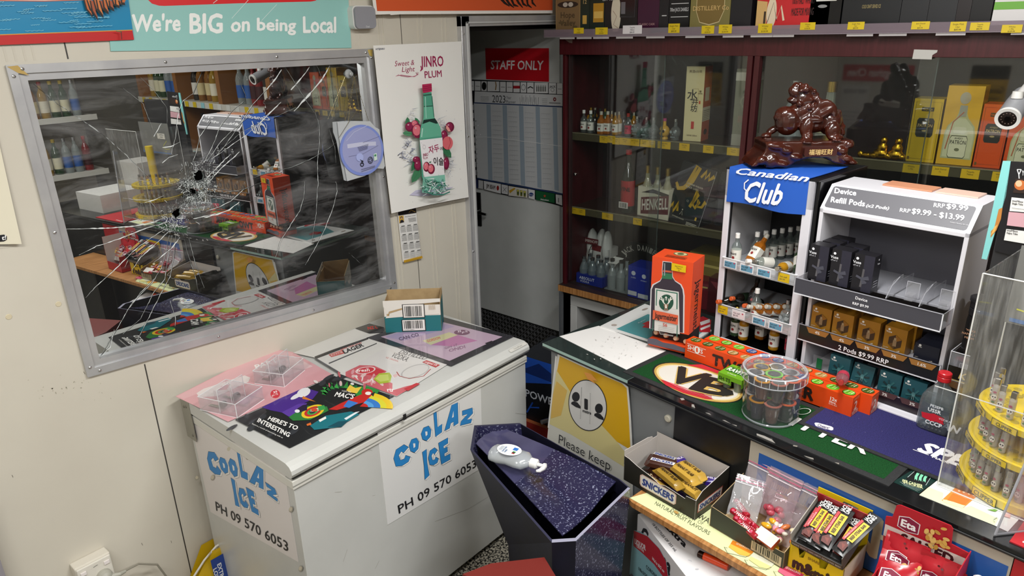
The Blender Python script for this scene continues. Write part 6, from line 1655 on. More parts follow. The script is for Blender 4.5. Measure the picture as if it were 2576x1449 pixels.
b.box((LS0 - .05, LD0 - .0006, 1.175), (LS1, LD0 - .0002, 1.1775), 'd9d9d6/r.2')
b.obj('perspex_case', lc, 'scratched clear perspex sheets')
YL = 'dcbd00/r.35'
LCX, LCD = 1.468, .272
for k, (z, R_, h_) in enumerate(((.914, .149, .022), (1.022, .146, .018), (1.108, .138, .018))):
    b = MB(MK).lathe([(R_, z), (R_ + .006, z + .003), (R_ + .006, z + h_), (R_, z + h_ + .002), (R_ - .006, z + h_), (.03, z + h_ - .002)], YL, (LCX, LCD, 0), 48)
    for a_ in (-2.55, -1.95):
        c, s = math.cos(a_), math.sin(a_)
        P = b.panel((LCX + (R_ + .0075) * c, LCD + (R_ + .0075) * s, z), (-s, c, 0), (0, 0, 1))
        P.rect(-.032, .001, .032, h_ + .001, '2a2a14'); P.rect(-.0305, .0022, .0305, h_ - .0002, YL); P.line('CLIPPER', 0, .005, h_ - .010, '1f1f14', .02, .052, 'c')
    for i in range(26):
        for rr_ in (R_ - .022, R_ - .055):
            a_ = i * 6.283 / 26
            b.lathe([(.0095, z + h_ + .0002), (.0085, z + h_ + .0008)], 'a89212/r.5', (LCX + rr_ * math.cos(a_), LCD + rr_ * math.sin(a_), 0), 10)
    b.obj('tier', lc, 'yellow plastic tier')
b = MB(MK).cyl((LCX, LCD, .93), (LCX, LCD, 1.36), .024, YL, n=20); b.obj('post', lc, 'yellow centre post')
b = MB(MK).box((LS0 + .01, LD1 - .06, 1.30), (LS1, LD1 - .057, LZ + .02), '6f6f6c/r.5'); P = kfrontP(b, LD1 - .0605)
P.stroke([(LS0 + .05, 1.39), (LS0 + .09, 1.36), (LS0 + .10, 1.345), (LS0 + .07, 1.335), (LS0 + .03, 1.34)], .004, 'b9b93a'); P.stroke([(LS0 + .085, 1.32), (LS0 + .07, 1.318), (LS0 + .075, 1.30)], .005, 'a9b03a'); P.rect(LS0 + .06, 1.40, LS0 + .14, 1.435, 'd0ccc2'); P.line('CLIPPER', LS0 + .07, 1.421, .009, '2a2a2a'); P.line('$2.99', LS0 + .085, 1.407, .008, '2a2a2a')
P.rect(LS0 + .02, 1.305, LS1, 1.315, '4a6a9a')
b.obj('backing_card', lc, 'grey picture card with white price label')
lt = None
def lighter_at(p, j, lab):
    global lt
    if lt is None:
        lt = thing('pocket_lighter', lab, 'lighter', p, 'lighters in the yellow stand', KA)
        b = MB(frame(p, KA)); b.lathe([(.0065, 0), (.008, .003), (.008, .048), (.0065, .056)], 'c9c4bd/t.45', n=14)
        P = b.panel((0, -.0083, 0), (1, 0, 0), (0, 0, 1)); P.disc(0, .022, .0062, .0075, 'd9d5d0', 16)
        for x in (-.0026, .0026): P.disc(x, .023, .0019, .0022, '3a2a38', 10)
        P.poly([(-.001, .018), (.001, .018), (0, .020)], '3a2a38'); P.stroke([(-.003, .0155), (.003, .0155)], .001, 'a03a4a'); P.disc(0, .036, .004, .003, 'a03a5a', 10); P.disc(0, .010, .004, .003, '4a6a4a', 10)
        b.obj('lighter_body', lt)
        b = MB(frame(p, KA)).box((-.0065, -.006, .054), (.0065, .006, .072), 'a9a39c/m/r.25'); b.obj('metal_hood', lt, bevel=.002)
    else: dup(lt, p, KA + random.uniform(-.4, .4), lab)
for z, R_, a0, a1, n, l in ((.9365, .127, -3.4, -.9, 13, 'clear skull print lighters standing round the lowest yellow tier'), (.9365, .095, -3.3, -1.2, 8, 'clear skull print lighters in the inner ring of the lowest tier'), (1.0405, .124, -3.3, -2.0, 7, 'clear lighters standing on the middle yellow tier'), (1.1265, .116, -3.3, -1.75, 6, 'clear lighters standing on the top yellow tier')):
    for i in range(n):
        a_ = a0 + (a1 - a0) * i / (n - 1)
        lighter_at(K(LCX + R_ * math.cos(a_), LCD + R_ * math.sin(a_), z), i, l)
# ---- perspex till screen and red mat past the lighter stand
b = MB(MK)
for p in ((1.468, .012), ):
    b.hexa([(p[0], p[1], ZT + .001), (p[0] + .006, p[1], ZT + .001), (p[0] + .07, .108, ZT + .001), (p[0] + .064, .108, ZT + .001), (p[0] + .04, p[1] + .05, 1.36), (p[0] + .046, p[1] + .05, 1.36), (p[0] + .086, .108, 1.36), (p[0] + .08, .108, 1.36)], 'd9dade/t.88')
    b.tube([(p[0] + .003, p[1], ZT + .004), (p[0] + .043, p[1] + .05, 1.36)], .0028, 'b9bac0/t.3', 6); b.tube([(p[0] + .003, p[1], ZT + .004), (p[0] + .067, .108, ZT + .004)], .002, 'b9bac0/t.3', 6)
b.obj('till_screen', None, 'clear perspex side screen standing on the counter edge past the lighter stand', 'screen')
b = MB(MK).box((1.655, .012, ZT), (1.8, .3, ZT + .003), 'b0242c/r.5'); b.box((1.50, .012, ZT), (1.655, .110, ZT + .003), 'b0242c/r.5'); P = ktop(b, ZT + .0032); P.stroke([(1.52, .03), (1.60, .035)], .006, 'd8c9c6')
b.obj('counter_mat', None, 'plain red mat past the perspex screen', 'bar mat')
# ---- acrylic rack with gold lettered carton and dark bottles
b = MB(MK)
RS0, RS1, RD0, RD1 = 1.192, 1.32, .44, .60
for z in (1.052,): b.box((RS0, RD0, z), (RS1, RD1, z + .003), 'd2d3d8/t.8')
for s_ in (RS0, RS1 - .003): b.box((s_, RD0, ZT + .001), (s_ + .003, RD1, 1.135), 'd2d3d8/t.88')
b.box((RS0, RD0, 1.098), (RS1, RD0 + .002, 1.14), 'd2d3d8/t.86')
for e in (((RS0, RD0, 1.14), (RS1, RD0, 1.14)), ((RS0, RD0, ZT + .002), (RS0, RD0, 1.14)), ((RS0, RD0, 1.055), (RS1, RD0, 1.055)), ((RS0, RD0, 1.14), (RS0, RD1, 1.14))): b.tube(e, .0013, 'c9cad0/r.15', 5)
P = kfrontP(b, RD0 - .0008); P.rect(RS0, 1.056, RS1, 1.098, '1c1812/r.25'); P.line('Kettle', RS0 + .03, 1.066, .020, 'c2a862', .04, None, 'l', .2); P.stroke([(RS0, 1.0575), (RS1, 1.0575)], .003, 'b39b58')
b.obj('acrylic_rack', None, 'clear acrylic rack with black and gold front beside the vape stand', 'rack')
b = MB(MK).box((RS0 + .006, .36, ZT + .001), (RS0 + .1, .43, ZT + .06), '17171a/r.3'); P = b.panel((0, .3597, 0), (1, 0, 0), (0, 0, 1)); P.line('MAN', RS0 + .012, ZT + .03, .022, 'd2d2d2', .04, None, 'l', .3)
b.obj('black_packet', None, 'black packet with white letters behind the red capped bottle', 'packet')
for i, (s_, d_) in enumerate(((1.233, .485), (1.262, .545), (1.298, .5))):
    p = K(s_, d_, 1.0555)
    t = thing('dark_bottle', ('black bottle with printed quote nearest the vape stand', 'black bottle behind the one with the printed quote', 'black bottle hidden behind the perspex edge')[i], 'bottle', p, 'black bottles in the acrylic rack')
    b = MB(frame(p, KA)).lathe([(.030, 0), (.032, .004), (.032, .175), (.030, .19)], '131213/r.2', n=24)
    P = b.panel((0, -.0325, 0), (1, 0, 0), (0, 0, 1))
    for k, tx in enumerate(('"MAKE ME', 'HAPPY, MAKE', 'ME SMILE"')): P.line(tx, -.002, .150 - k * .011, .006, 'b98a6a', .01, None, 'c')
    P.rect(-.018, .028, .014, .052, 'cfccc8'); P.bars(-.016, .030, .012, .050, '1a1a1a', 9)
    b.obj('bottle_body', t)
    b = MB(frame(p, KA)).lathe([(.029, .19), (.031, .194), (.031, .212), (.029, .214), (.031, .216), (.031, .232), (.034, .234), (.034, .243), (.03, .245)], '1b1a1c/r.35', n=24); b.obj('bottle_cap', t)
# ---- cocktail menu stand
b = MB(); P = kfrontP(b, .40, E1)
def K3(Z, pts): P.Z = Z; return [P.at(*p) for p in pts]
tq = K3(E1, [(690, 1088), (786, 1090)]) + K3(E2, [(545, 120), (395, 505), (370, 700)])
tq = [tq[0], tq[1], tq[2], tq[4], (tq[4][0] - .012, tq[4][1])]
b.ext(tq, K(0, .40, 0), KS, (0, 0, 1), .004, '7fc4c2/r.4')
P.Z = E2; P.k = 1; P.poly([(480, 240), (515, 225), (500, 330), (460, 430), (405, 500), (410, 440), (440, 410)], 'b5793a/r.4'); P.poly([(440, 400), (470, 380), (440, 450), (405, 480)], 'd9a85a/r.4')
bq = K3(E1, [(786, 1092), (1500, 1130)]) + K3(E2, [(1000, 760), (440, 620)])
b.ext(bq, K(0, .40, 0), KS, (0, 0, 1), .004, '1b1b1e/r.3')
P.k = 2; P.Z = E1; P.stroke([(865, 1190), (885, 1250), (890, 1310)], .002, 'd9d9d9'); P.stroke([(915, 1190), (887, 1250)], .002, 'd9d9d9'); P.stroke([(865, 1190), (915, 1190)], .002, 'd9d9d9'); P.stroke([(872, 1318), (908, 1318)], .002, 'd9d9d9'); P.text('Your choice', (922, 1260), (1150, 1275), (925, 1200), 'd9d9d9', .02)
P.Z = E2; P.poly([(635, -40), (1000, -40), (1000, 110), (612, 90)], '2a1a14'); P.disc(680, 20, 56, 46, 'b8642e', 20); P.disc(665, 5, 30, 30, 'd9b08a', 16); P.poly([(600, 130), (1000, 170), (1000, 290), (580, 255)], 'dcdad6'); P.poly([(575, 262), (1000, 300), (1000, 440), (556, 385)], 'c79aa2'); P.poly([(552, 418), (1000, 470), (1000, 600), (530, 520)], 'dcdad6')
for x, y, t_ in ((606, 168, 'moMlox'), (604, 192, 'Single Tube'), (558, 436, 'moMlox'), (556, 460, 'Feijoa Tube')): P.text(t_, (x, y), (x + 100, y + 12), (x + 2, y - 16), '2a2a2a', .02)
P.stroke([(602, 225), (760, 245)], .001, '8a8a8a')
b.M = MK; b.box((tq[0][0] + .02, .4041, ZT + .001), (LS1, .43, tq[0][1] - .05), '2a2a2c/r.4')
b.obj('menu_stand', None, 'black and teal cocktail menu board behind the lighter stand', 'menu board')
# ---- bullet camera
lp = V3((2.605, .296, 1.734))
rt, up_, fw_ = _r, _u, _f
ax = (rt * .72 + up_ * .62 + fw_ * .55).normalized()
cv = thing('security_camera', 'grey bullet security camera pointing down from the shelf end', 'camera', lp - V3((0, 0, .05)))
b = MB().lathe([(.030, 0), (.033, .004), (.033, .09), (.030, .16), (.012, .165)], '8f9094/r.35', lp, 26, ax); b.obj('camera_body', cv)
b = MB().lathe([(.0335, -.004), (.0345, .004), (.0335, .008)], 'd9d7d2/r.3', lp, 28, ax, 0, False); b.lathe([(.024, -.003), (.0335, -.004)], 'd9d7d2/r.3', lp, 28, ax, 0, False); b.obj('white_ring', cv)
b = MB().lathe([(.0001, .006), (.026, .002), (.0262, -.001)], '1c1512/r.15', lp, 24, ax); b.lathe([(.008, -.004), (.0085, .002)], '0a0808/r.05', lp, 16, ax)
rx = ax.orthogonal().normalized(); ry = ax.cross(rx)
for i in range(12): b.ell(lp + (rx * math.cos(i * .5236) + ry * math.sin(i * .5236)) * .017 - ax * .001, (.002, .002, .002), '5a4a42/r.2', 8, 5)
b.obj('lens', cv, 'dark lens with ring of small lamps')
b = MB(); q = lp + ax * .07
b.tube([q + V3((0, 0, .03)), q + V3((.03, -.02, .07)), q + V3((.10, -.09, .13)), V3((2.98, .08, 1.93))], [.012, .012, .012, .014], 'b5b3b0/r.35', 12); b.lathe([(.016, 0), (.014, .02)], 'd5d3ce/r.35', q + V3((-.004, 0, .030)), 14)
b.obj('bracket', cv)
# ---- carved guardian lion on the drinks tower
SP = mc(.16, .175, 1.572)
hx = V3((rt.x, rt.y, 0)).normalized()
ML = frame(SP, math.atan2(hx.y, hx.x))
dep = (SP - CAM).dot(_f)
kx = dep / FPX / 3.701
def L3(x, y, dz=0): return ((x - 640) * kx, dz, (1010 - y) * kx * 1.05)
noisemat('rosewood', '260d08', '461a0e', 18, rough=.22, lo=.3, hi=.75, coat=.4)
ln = thing('carved_lion', 'dark carved wooden guardian lion statue standing on the drinks tower', 'statue', SP)
b = MB(ML)
def bl(x, y, rx_, ry_, dz=0, rz_=None, rot=0):
    b.ell(L3(x, y, dz), (rx_ * kx, (rz_ or rx_ * .8) * kx, ry_ * kx), 'rosewood', 14, 10, Matrix.Rotation(rot, 3, 'Y'))
bl(700, 640, 190, 110, 0, 110, .15); bl(500, 640, 120, 130, 0, 105); bl(470, 580, 95, 70, 0, 90); bl(405, 610, 40, 30, 0, 60); bl(880, 650, 105, 125, 0, 105)
bl(600, 560, 100, 95, 0, 85, -.5); bl(620, 450, 100, 85, 0, 85); bl(545, 400, 60, 55, 0, 62); bl(505, 385, 28, 40, 0, 45); bl(520, 470, 50, 26, 0, 50, .3); bl(540, 345, 34, 32, 0, 40); bl(600, 370, 40, 30, .03, 30); bl(600, 370, 40, 30, -.03, 30); bl(555, 382, 16, 16, -.03, 14)
for i, (x, y) in enumerate(((640, 370), (680, 390), (710, 420), (725, 460), (715, 505), (690, 540), (650, 520), (660, 460), (600, 500), (560, 490), (630, 410), (690, 450), (600, 345), (575, 350))):
    for dz in (-.026, .022): bl(x, y, 27, 27, dz + .004 * (i % 3), 24)
for s_, dz in ((1, -.034), (1, .034)):       # wings
    for k in range(7): bl(700 + 26 * k, 500 + 4 * (k - 3) ** 2 + (40 if k < 2 else 0), 38, 34 + 6 * k, dz, 16, -.5)
bl(790, 560, 95, 40, -.036, 20, -.55); bl(700, 625, 80, 28, -.04, 18, .1)
bl(640, 690, 62, 90, -.034, 45); bl(650, 760, 52, 50, -.038, 42); bl(640, 795, 62, 28, -.045, 48)      # near fore leg
bl(400, 725, 70, 34, .03, 36, -.5); bl(335, 770, 50, 28, .02, 40)
bl(880, 720, 70, 80, -.034, 48); bl(905, 775, 75, 32, -.04, 46); bl(965, 690, 50, 90, .03, 40, -.2); bl(985, 770, 48, 32, .02, 40)
for i in range(6): bl(955 + 11 * i, 580 + 34 * i, 26, 34, 0, 26, -.3)
bl(1015, 700, 18, 24, 0, 20)
for q_ in ((600, 800), (625, 806), (650, 806), (300, 786), (325, 790), (350, 788), (860, 786), (885, 790), (915, 790)): bl(q_[0], q_[1], 17, 14, -.065 if q_[0] > 400 else -.01, 16)
o = b.obj('lion_figure', ln)
rm = o.modifiers.new('merge', 'REMESH'); rm.mode = 'VOXEL'; rm.voxel_size = .0035; rm.use_smooth_shade = True
b = MB(ML)
TOPP = [(260, 800), (300, 788), (700, 800), (1040, 790), (1058, 820), (1040, 850), (980, 870), (1000, 920), (1080, 960), (1130, 998), (1020, 1008), (900, 985), (820, 940), (700, 935), (560, 960), (500, 1000), (440, 1010), (280, 1010), (300, 960), (260, 960), (200, 1000), (150, 1000), (190, 950), (260, 880), (270, 840)]
pts = [(L3(x, y)[0], L3(x, y)[2]) for x, y in TOPP]
b.ext(pts, (0, -.062, 0), (1, 0, 0), (0, 0, 1), .125, 'rosewood')
for x, y, rx_, ry_ in ((330, 960, 60, 60), (240, 950, 50, 40), (420, 985, 70, 28), (450, 870, 60, 36), (950, 880, 60, 40), (1000, 950, 70, 36), (540, 930, 60, 30), (350, 830, 90, 34), (1010, 830, 46, 34), (1060, 985, 50, 20)):
    for dz in (-.06, .055): bl(x, y, rx_, ry_, dz, 40, .2)
o = b.obj('plinth', ln)
rm = o.modifiers.new('merge', 'REMESH'); rm.mode = 'VOXEL'; rm.voxel_size = .004; rm.use_smooth_shade = True
b = MB(ML); x0, z0_ = L3(598, 918)[0], L3(598, 918)[2]; x1, z1_ = L3(890, 838)[0], L3(890, 838)[2]
b.ext(rrect(x0, z0_, x1, z1_, .008), (0, -.078, 0), (1, 0, 0), (0, 0, 1), .02, '3a160f/r.3')
P = b.panel((0, -.0783, 0), (1, 0, 0), (0, 0, 1)); P.line('福瑞旺财', (x0 + x1) / 2, z0_ + .007, (z1_ - z0_) * .55, 'c9a86a', .02, (x1 - x0) * .8, 'c')
b.obj('name_plaque', ln, 'small plaque with four gold characters')
# ================================================================ glass-fronted cabinet behind the counter
MCB = frame((3.0, 2.243, 0), -math.pi / 2)      # local x along the front, y into the cabinet
CL, CDP = 2.36, .36
Z_S1, Z_S2, Z_B, Z_T = 1.500, 1.106, .678, 1.888
def cx_(px, py, dep=0.0): return 2.243 - onx(px, py, 3.0 + dep).y
def cw_(x, y, z): return MCB @ V3((x, y, z))
cabt = thing('display_cabinet', 'dark red wooden display cabinet with glass doors behind the counter', 'cabinet', cw_(CL / 2, .18, .655))
b = MB(MCB)
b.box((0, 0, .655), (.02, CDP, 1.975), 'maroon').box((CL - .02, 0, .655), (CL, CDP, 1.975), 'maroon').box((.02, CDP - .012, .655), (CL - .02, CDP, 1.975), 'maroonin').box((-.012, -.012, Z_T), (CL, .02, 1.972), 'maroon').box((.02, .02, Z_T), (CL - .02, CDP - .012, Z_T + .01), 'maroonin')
b.box((-.075, -.055, 1.972), (CL, CDP, 1.992), 'maroon')
b.box((.035, .004, .7), (.04, .03, Z_T), '241011')
b.obj('carcass', cabt, bevel=.0015)
b = MB(MCB).box((-.01, -.03, .640), (CL, CDP, .676), {'-y': 'wood', '*': 'wood', '+z': '2a1a18'}); b.obj('bottom_board', cabt, 'bottom board with worn bare edge')
b = MB(MCB).box((.02, .06, Z_S1 - .02), (CL - .02, CDP - .012, Z_S1), '33221c/r.35'); b.obj('shelf', cabt)
b = MB(MCB).box((.02, .06, Z_S2 - .02), (1.02, CDP - .012, Z_S2), '33221c/r.35'); b.obj('shelf', cabt)
for x0, x1 in ((.962, .984), (.992, 1.014)): b = MB(MCB).box((x0, -.012, .68), (x1, .025, Z_T), 'maroon'); b.obj('door_stile', cabt)
b = MB(MCB)
for (x0, x1), z in (((.02, .962), Z_S1), ((1.014, CL - .02), Z_S1), ((.02, .962), Z_S2)): b.box((x0, .052, z - .037), (x1, .056, z + .001), '5b5540/t.3'); b.box((x0, .050, z - .002), (x1, .06, z + .002), '7a745c/r.2')
b.obj('price_strip', cabt, 'olive tinted price strip')
for i, (x0, x1, y) in enumerate(((.02, .565, .018), (.515, .962, .008), (1.014, 1.66, .018), (1.60, CL - .02, .008))):
    b = MB(MCB).box((x0, y, .68), (x1, y + .004, Z_T), 'e6ece9/t.996'); b.box((x1 - .004, y - .0004, .68), (x1 - .001, y + .0045, Z_T), '5a6562/t.3')
    b.obj('glass_pane', cabt, 'sliding glass pane')
q = onx(*fp(B2, 200, 1352), 3.0)
b = MB().lathe([(.010, 0), (.009, .006), (.005, .008)], 'c9c9c9/m/r.2', (3.0 + .014, q.y, q.z), 16, (-1, 0, 0)); b.obj('lock', cabt, 'round chrome lock')
b = MB(MCB); P = Panel(b, cw_(0, -.0125, 0), (0, -1, 0), (0, 0, 1), B1); P.poly([(1420, 520), (1668, 527), (1660, 552), (1630, 568), (1612, 580), (1605, 626), (1400, 620)], 'b9b6b0/r.6'); b.obj('tape_scrap', cabt, 'scrap of grey paper tape'); b = MB(MCB); P = Panel(b, cw_(0, -.0125, 0), (0, -1, 0), (0, 0, 1), A6); P.poly([(170, 412), (250, 412), (248, 452), (215, 445)], '6a5a52/r.7'); b.obj('tape_scrap', cabt, 'scrap of grey paper tape')
# front rail of the top shelf: clear strip, hanging clear tabs and price tickets
b = MB(MCB).box((-.07, -.062, 1.972), (CL, -.058, 2.006), '9a8a94/t.55').box((-.07, -.062, 1.971), (CL, -.055, 1.9735), 'b9adb5/r.2')
b.obj('clear_rail', cabt, 'clear plastic price rail')
P0 = Panel(MB(), cw_(0, -.0626, 0), (0, -1, 0), (0, 0, 1), A6)
def at_(Z, x, y, dep=-.0626):
    p = onx(*fp(Z, x, y), 3.0 + dep); return 2.243 - p.y, p.z
for Z, xs in ((A6, ((110, 265), (287, 443), (460, 624), (700, 875), (1015, 1207), (1425, 1628), (1815, 2032), (2106, 2336), (2340, 2560))), (B1, ((705, 983), (1045, 1337), (1642, 1956), (2432, 2620)))):
    for x0, x1 in xs:
        a0, a1 = at_(Z, x0, 370)[0], at_(Z, x1, 370)[0]
        b = MB(MCB).box((a0, -.0575, 1.962), (a1, -.0565, 1.985), 'cfc9c9/t.35'); b.obj('hanging_tab', cabt)
def ticket(x0, z0, x1, z1, y, col='cfb312', lines=3, par=None, tilt=0):
    b = MB(MCB); P = Panel(b, cw_(0, y, 0), (0, -1, 0), (0, 0, 1))
    b.ext([(x0, z0), (x1, z0 + tilt), (x1, z1 + tilt), (x0, z1)], (0, y, 0), (1, 0, 0), (0, 0, 1), .0006, col + '/r.45'); P.k = 1
    w = x1 - x0
    for k, t in enumerate((('Jack Daniel', '1L', '$59.99'), ('Tequila', '700ml', '$84.99'), ('Whisky', '1.75L', '$109.99'), ('Single Malt', '12yr', '$89.99'))[int(x0 * 97) % 4][:lines]):
        P.line(t, (x0 + x1) / 2, z1 - (z1 - z0) * (.34 + k * .28), (z1 - z0) * .17, '4a3f10' if col[0] == 'c' else '44424a', 0, w * .8, 'c')
    return b.obj('price_ticket', par or cabt, 'white price ticket' if col[0] == 'd' else 'yellow price ticket')
for Z, L in ((A6, ((263, 368, 352, 290), (489, 619, 362, 286), (775, 978, 355, 262, 1), (1250, 1373, 345, 245), (1597, 1734, 353, 267), (1776, 1920, 350, 256), (2186, 2340, 346, 246))), (B1, ((217, 385, 315, 234), (716, 902, 312, 228), (1386, 1590, 310, 224), (1788, 1978, 332, 226), (2002, 2222, 320, 234), (2332, 2566, 346, 258)))):
    for e in L:
        a0, a1 = at_(Z, e[0], e[2]), at_(Z, e[1], e[3])
        ticket(a0[0], a0[1], a1[0], a1[1], -.0632, 'd8d4d6' if len(e) > 4 else 'cfb312', 3)
for Z, z, L in ((B2, Z_S1, ((505, 598, 0), (600, 690, .004), (655, 735, -.002), (738, 872, 0), (862, 975, 0), (985, 1075, 0), (1072, 1160, 0), (1190, 1342, 0), (1444, 1566, 0), (1728, 1852, 0), (2010, 2158, 0))), (B3, Z_S2, ((130, 210, 0), (205, 300, 0), (474, 588, 0), (800, 892, 0))), (B4, Z_S1, ((152, 250, 0), (1446, 1600, 0), (1720, 1880, 0), (1995, 2170, 0), (2290, 2440, 0)))):
    for k, (x0, x1, dz) in enumerate(L):
        yy = {B2: 1000, B3: 480, B4: 1020}[Z]
        a0, a1 = at_(Z, x0, yy, .05)[0], at_(Z, x1, yy, .05)[0]
        ticket(a0, z - .037 + dz, a1, z - .003 + dz, .0495 - .0007 * (k % 2), 'cfa812', 2)
# ---- top shelf: boxed spirits
def topbox(Z, x0, x1, yb, d, col, front, side, lab, h=.30, dep=.0):
    a0, a1 = at_(Z, x0, yb, dep)[0], at_(Z, x1, yb, dep)[0]
    return carton(frame(cw_(a0, dep, 1.9925), -math.pi / 2), a1 - a0, d, h, col, front, side, lab, 'spirit_box', 'box', 'boxed spirits on the top shelf')
S = .12
topbox(A6, 75, 330, 255, S, '8a7048/r.6', [('r', .04, .03, .96, .97, '7a6240'), ('d', .5, .42, .42, .05, '2a2018'), ('d', .4, .42, .1, .035, 'b9b4a8'), ('d', .62, .42, .1, .035, 'b9b4a8'), ('t', 'Hope', .5, .22, .09, '4a3a22'), ('t', 'Valley', .5, .1, .09, '4a3a22'), ('d', .25, .15, .12, .02, '5a4a2c'), ('d', .8, .08, .1, .02, '5a4a2c')], (), 'brown carved looking spirit box at the doorway end of the top shelf')
topbox(A6, 332, 425, 252, S, '16291f/r.35', [('r', .25, .12, .72, .25, 'c9a24a'), ('t', 'GLEN', .5, .62, .06, 'c9c9b8'), ('t', '12', .5, .42, .06, 'b9a06a')], (), 'narrow dark green spirit box with small gold square')
topbox(A6, 428, 582, 250, S, '12241b/r.35', [('r', .25, .14, .95, .42, 'b98a2a/r.2'), ('r', .3, .2, .9, .3, 'd9b45a/r.2'), ('t', 'FIDDICH', .55, .72, .05, 'c9c9b8'), ('t', 'SINGLE MALT', .55, .62, .04, 'c9c9b8'), ('t', 'SCOTCH WHISKY', .55, .53, .04, 'a9b0a0')], (), 'dark green spirit box with golden whisky window')
topbox(A6, 585, 742, 248, S, '18171a/r.35', [('d', .75, .25, .32, .28, 'd6cdb8'), ('s', [(.55, .3), (.8, .22), (.6, .1), (.9, .05)], .02, '7a3a2a'), ('r', .05, .55, .6, .68, 'd8c4c8'), ('t', 'EST 1887', .3, .45, .05, 'b9b9b9')], (), 'black spirit box with cream swirl on the top shelf')
topbox(A6, 745, 925, 246, S, '101013/r.3', [('p', [(.0, .2), (.85, .2), (.85, .9), (.0, .9)], '1a1a1e/r.15'), ('r', .05, .25, .3, .42, '6a6a70/r.2'), ('t', 'BLACK', .4, .7, .05, 'b9a88a'), ('s', [(.0, .21), (.85, .2), (.86, .9)], .015, '55555c')], (), 'glossy black spirit box with bottle outline')
topbox(A6, 930, 1150, 243, S, '3d1230/r.35', [('r', .15, .78, .8, 1, '8a6a5a'), ('t', 'CLASSIC CASK', .45, .08, .03, 'b08a8a')], (), 'burgundy spirit box between black boxes on the top shelf')
topbox(A6, 1152, 1250, 240, S, '1a1a1e/r.35', [('r', .3, .2, .8, .215, 'b9b9b9')], (), 'narrow black spirit box beside the burgundy one')
topbox(A6, 1255, 1466, 238, S, '131416/r.4', [('t', 'JACK', .5, .9, .08, 'd6d6d6'), ('t', 'Tennessee', .5, .72, .05, 'c9c9c9'), ('t', 'WHISKEY', .5, .6, .07, 'd6d6d6'), ('t', '700ml JACK DANIELS', .5, .26, .05, 'c9c9c9'), ('r', .1, .36, .95, .37, 'c9c9c9'), ('r', .1, .18, .95, .19, 'c9c9c9'), ('d', .5, .83, .2, .05, 'c9c9c9', .85)], (), 'black whiskey box with white lettering on the top shelf')
topbox(A6, 1475, 1888, 236, .15, '7d7442/r.4', [('p', [(.15, .25), (.25, .1), (.5, .06), (.75, .1), (.86, .25), (.86, 1), (.15, 1)], 'cbb98a'), ('p', [(.165, .25), (.26, .11), (.5, .075), (.74, .11), (.845, .25), (.845, 1), (.165, 1)], '7a6432'), ('t', 'ESTD', .52, .72, .03, 'd6cda8'), ('t', '1810', .52, .58, .06, 'e0d8b8'), ('t', 'HOT OWL', .52, .42, .05, 'd6cda8'), ('t', 'DISTILLERY Co', .52, .26, .06, 'c9a86a')], (), 'wide olive gold spirit box dated 1810')
topbox(A6, 1895, 2112, 226, .15, '1c1b20/r.35', [('r', .05, .7, .98, 1, 'b8283e'), ('t', 'VSOP', .5, .74, .2, '2a1216'), ('r', .02, .46, .98, .475, 'a8a070'), ('t', 'COGNAC', .5, .6, .04, 'a0a0a0'), ('r', 0, 0, 1, .03, 'b0203a')], [('r', 0, 0, 1, .03, 'b0203a')], 'black and red cognac box on the top shelf')
topbox(A6, 2165, 2920, 226, .15, 'c4262a/r.4', [('p', [(.0, .03), (.15, .03), (.15, .34), (.0, .36)], 'cfa86a'), ('r', .11, .06, .14, .22, '3a2a1a'), ('t', 'MALT', .07, .6, .08, 'e6a08a', .1), ('t', 'FOR MIXING', .07, .48, .05, 'e6a08a', .12), ('d', .22, .2, .07, .2, 'e0cdb0'), ('s', [(.18, .1), (.24, .3), (.3, .12), (.35, .28), (.4, .1)], .03, 'e0cdb0'), ('s', [(.17, .08), (.24, .33), (.3, .1)], .008, '2a1a12'), ('p', [(.28, .5), (.40, .48), (.39, 1), (.27, 1)], '2f6ab0'), ('p', [(.42, .5), (.50, .5), (.5, 1), (.42, 1)], '3a3a8a'), ('p', [(.82, .5), (.97, .52), (.97, 1), (.8, 1)], 'b08a50'), ('t', '100% MALT WHISKY', .65, .3, .09, '2a1414', .3), ('t', 'MADE FOR MIXING', .65, .16, .09, '2a1414', .3)], (), 'bright red illustrated whisky gift box on the top shelf')
WL = [('p', [(.1, .45), (.18, .32), (.82, .32), (.9, .45), (.9, 1), (.1, 1)], 'd8d6d0'), ('r', .16, .45, .24, 1, '4a8a4a'), ('r', .76, .45, .84, 1, '4a8a4a'), ('r', .24, .44, .76, .52, 'b83038'), ('t', 'SELECTED', .5, .62, .04, '6a6a6a'), ('d', .4, .26, .15, .02, '8a8a8a')]
topbox(B1, 312, 638, 212, .15, '0e0f11/r.25', WL, (), 'black liqueur bottle box with white label bordered green')
topbox(B1, 655, 1262, 208, .15, '16181b/r.35', [('r', .25, .82, .78, 1, '060607'), ('p', [(.3, .8), (.72, .8), (.72, 1), (.3, 1)], 'd6d4ce'), ('r', .32, .8, .36, 1, '4a8a4a'), ('r', .66, .8, .7, 1, '4a8a4a'), ('t', 'COLD CRAFT SERVED ICE', .5, .22, .04, '9a8a5a', .32)], (), 'wide black gift box with window on the top shelf')
JD = [('r', 0, 0, 1, .3, '131316'), ('t', 'Jack Daniel', .5, .58, .14, 'dcdcdc', .55)]
topbox(B1, 1268, 1552, 205, .15, '3a3936/r.4', JD, (), 'grey and black signature whiskey box nearer the doorway')
topbox(B1, 1556, 1850, 205, .15, '3a3936/r.4', JD, (), 'grey and black signature whiskey box nearer the green and white box')
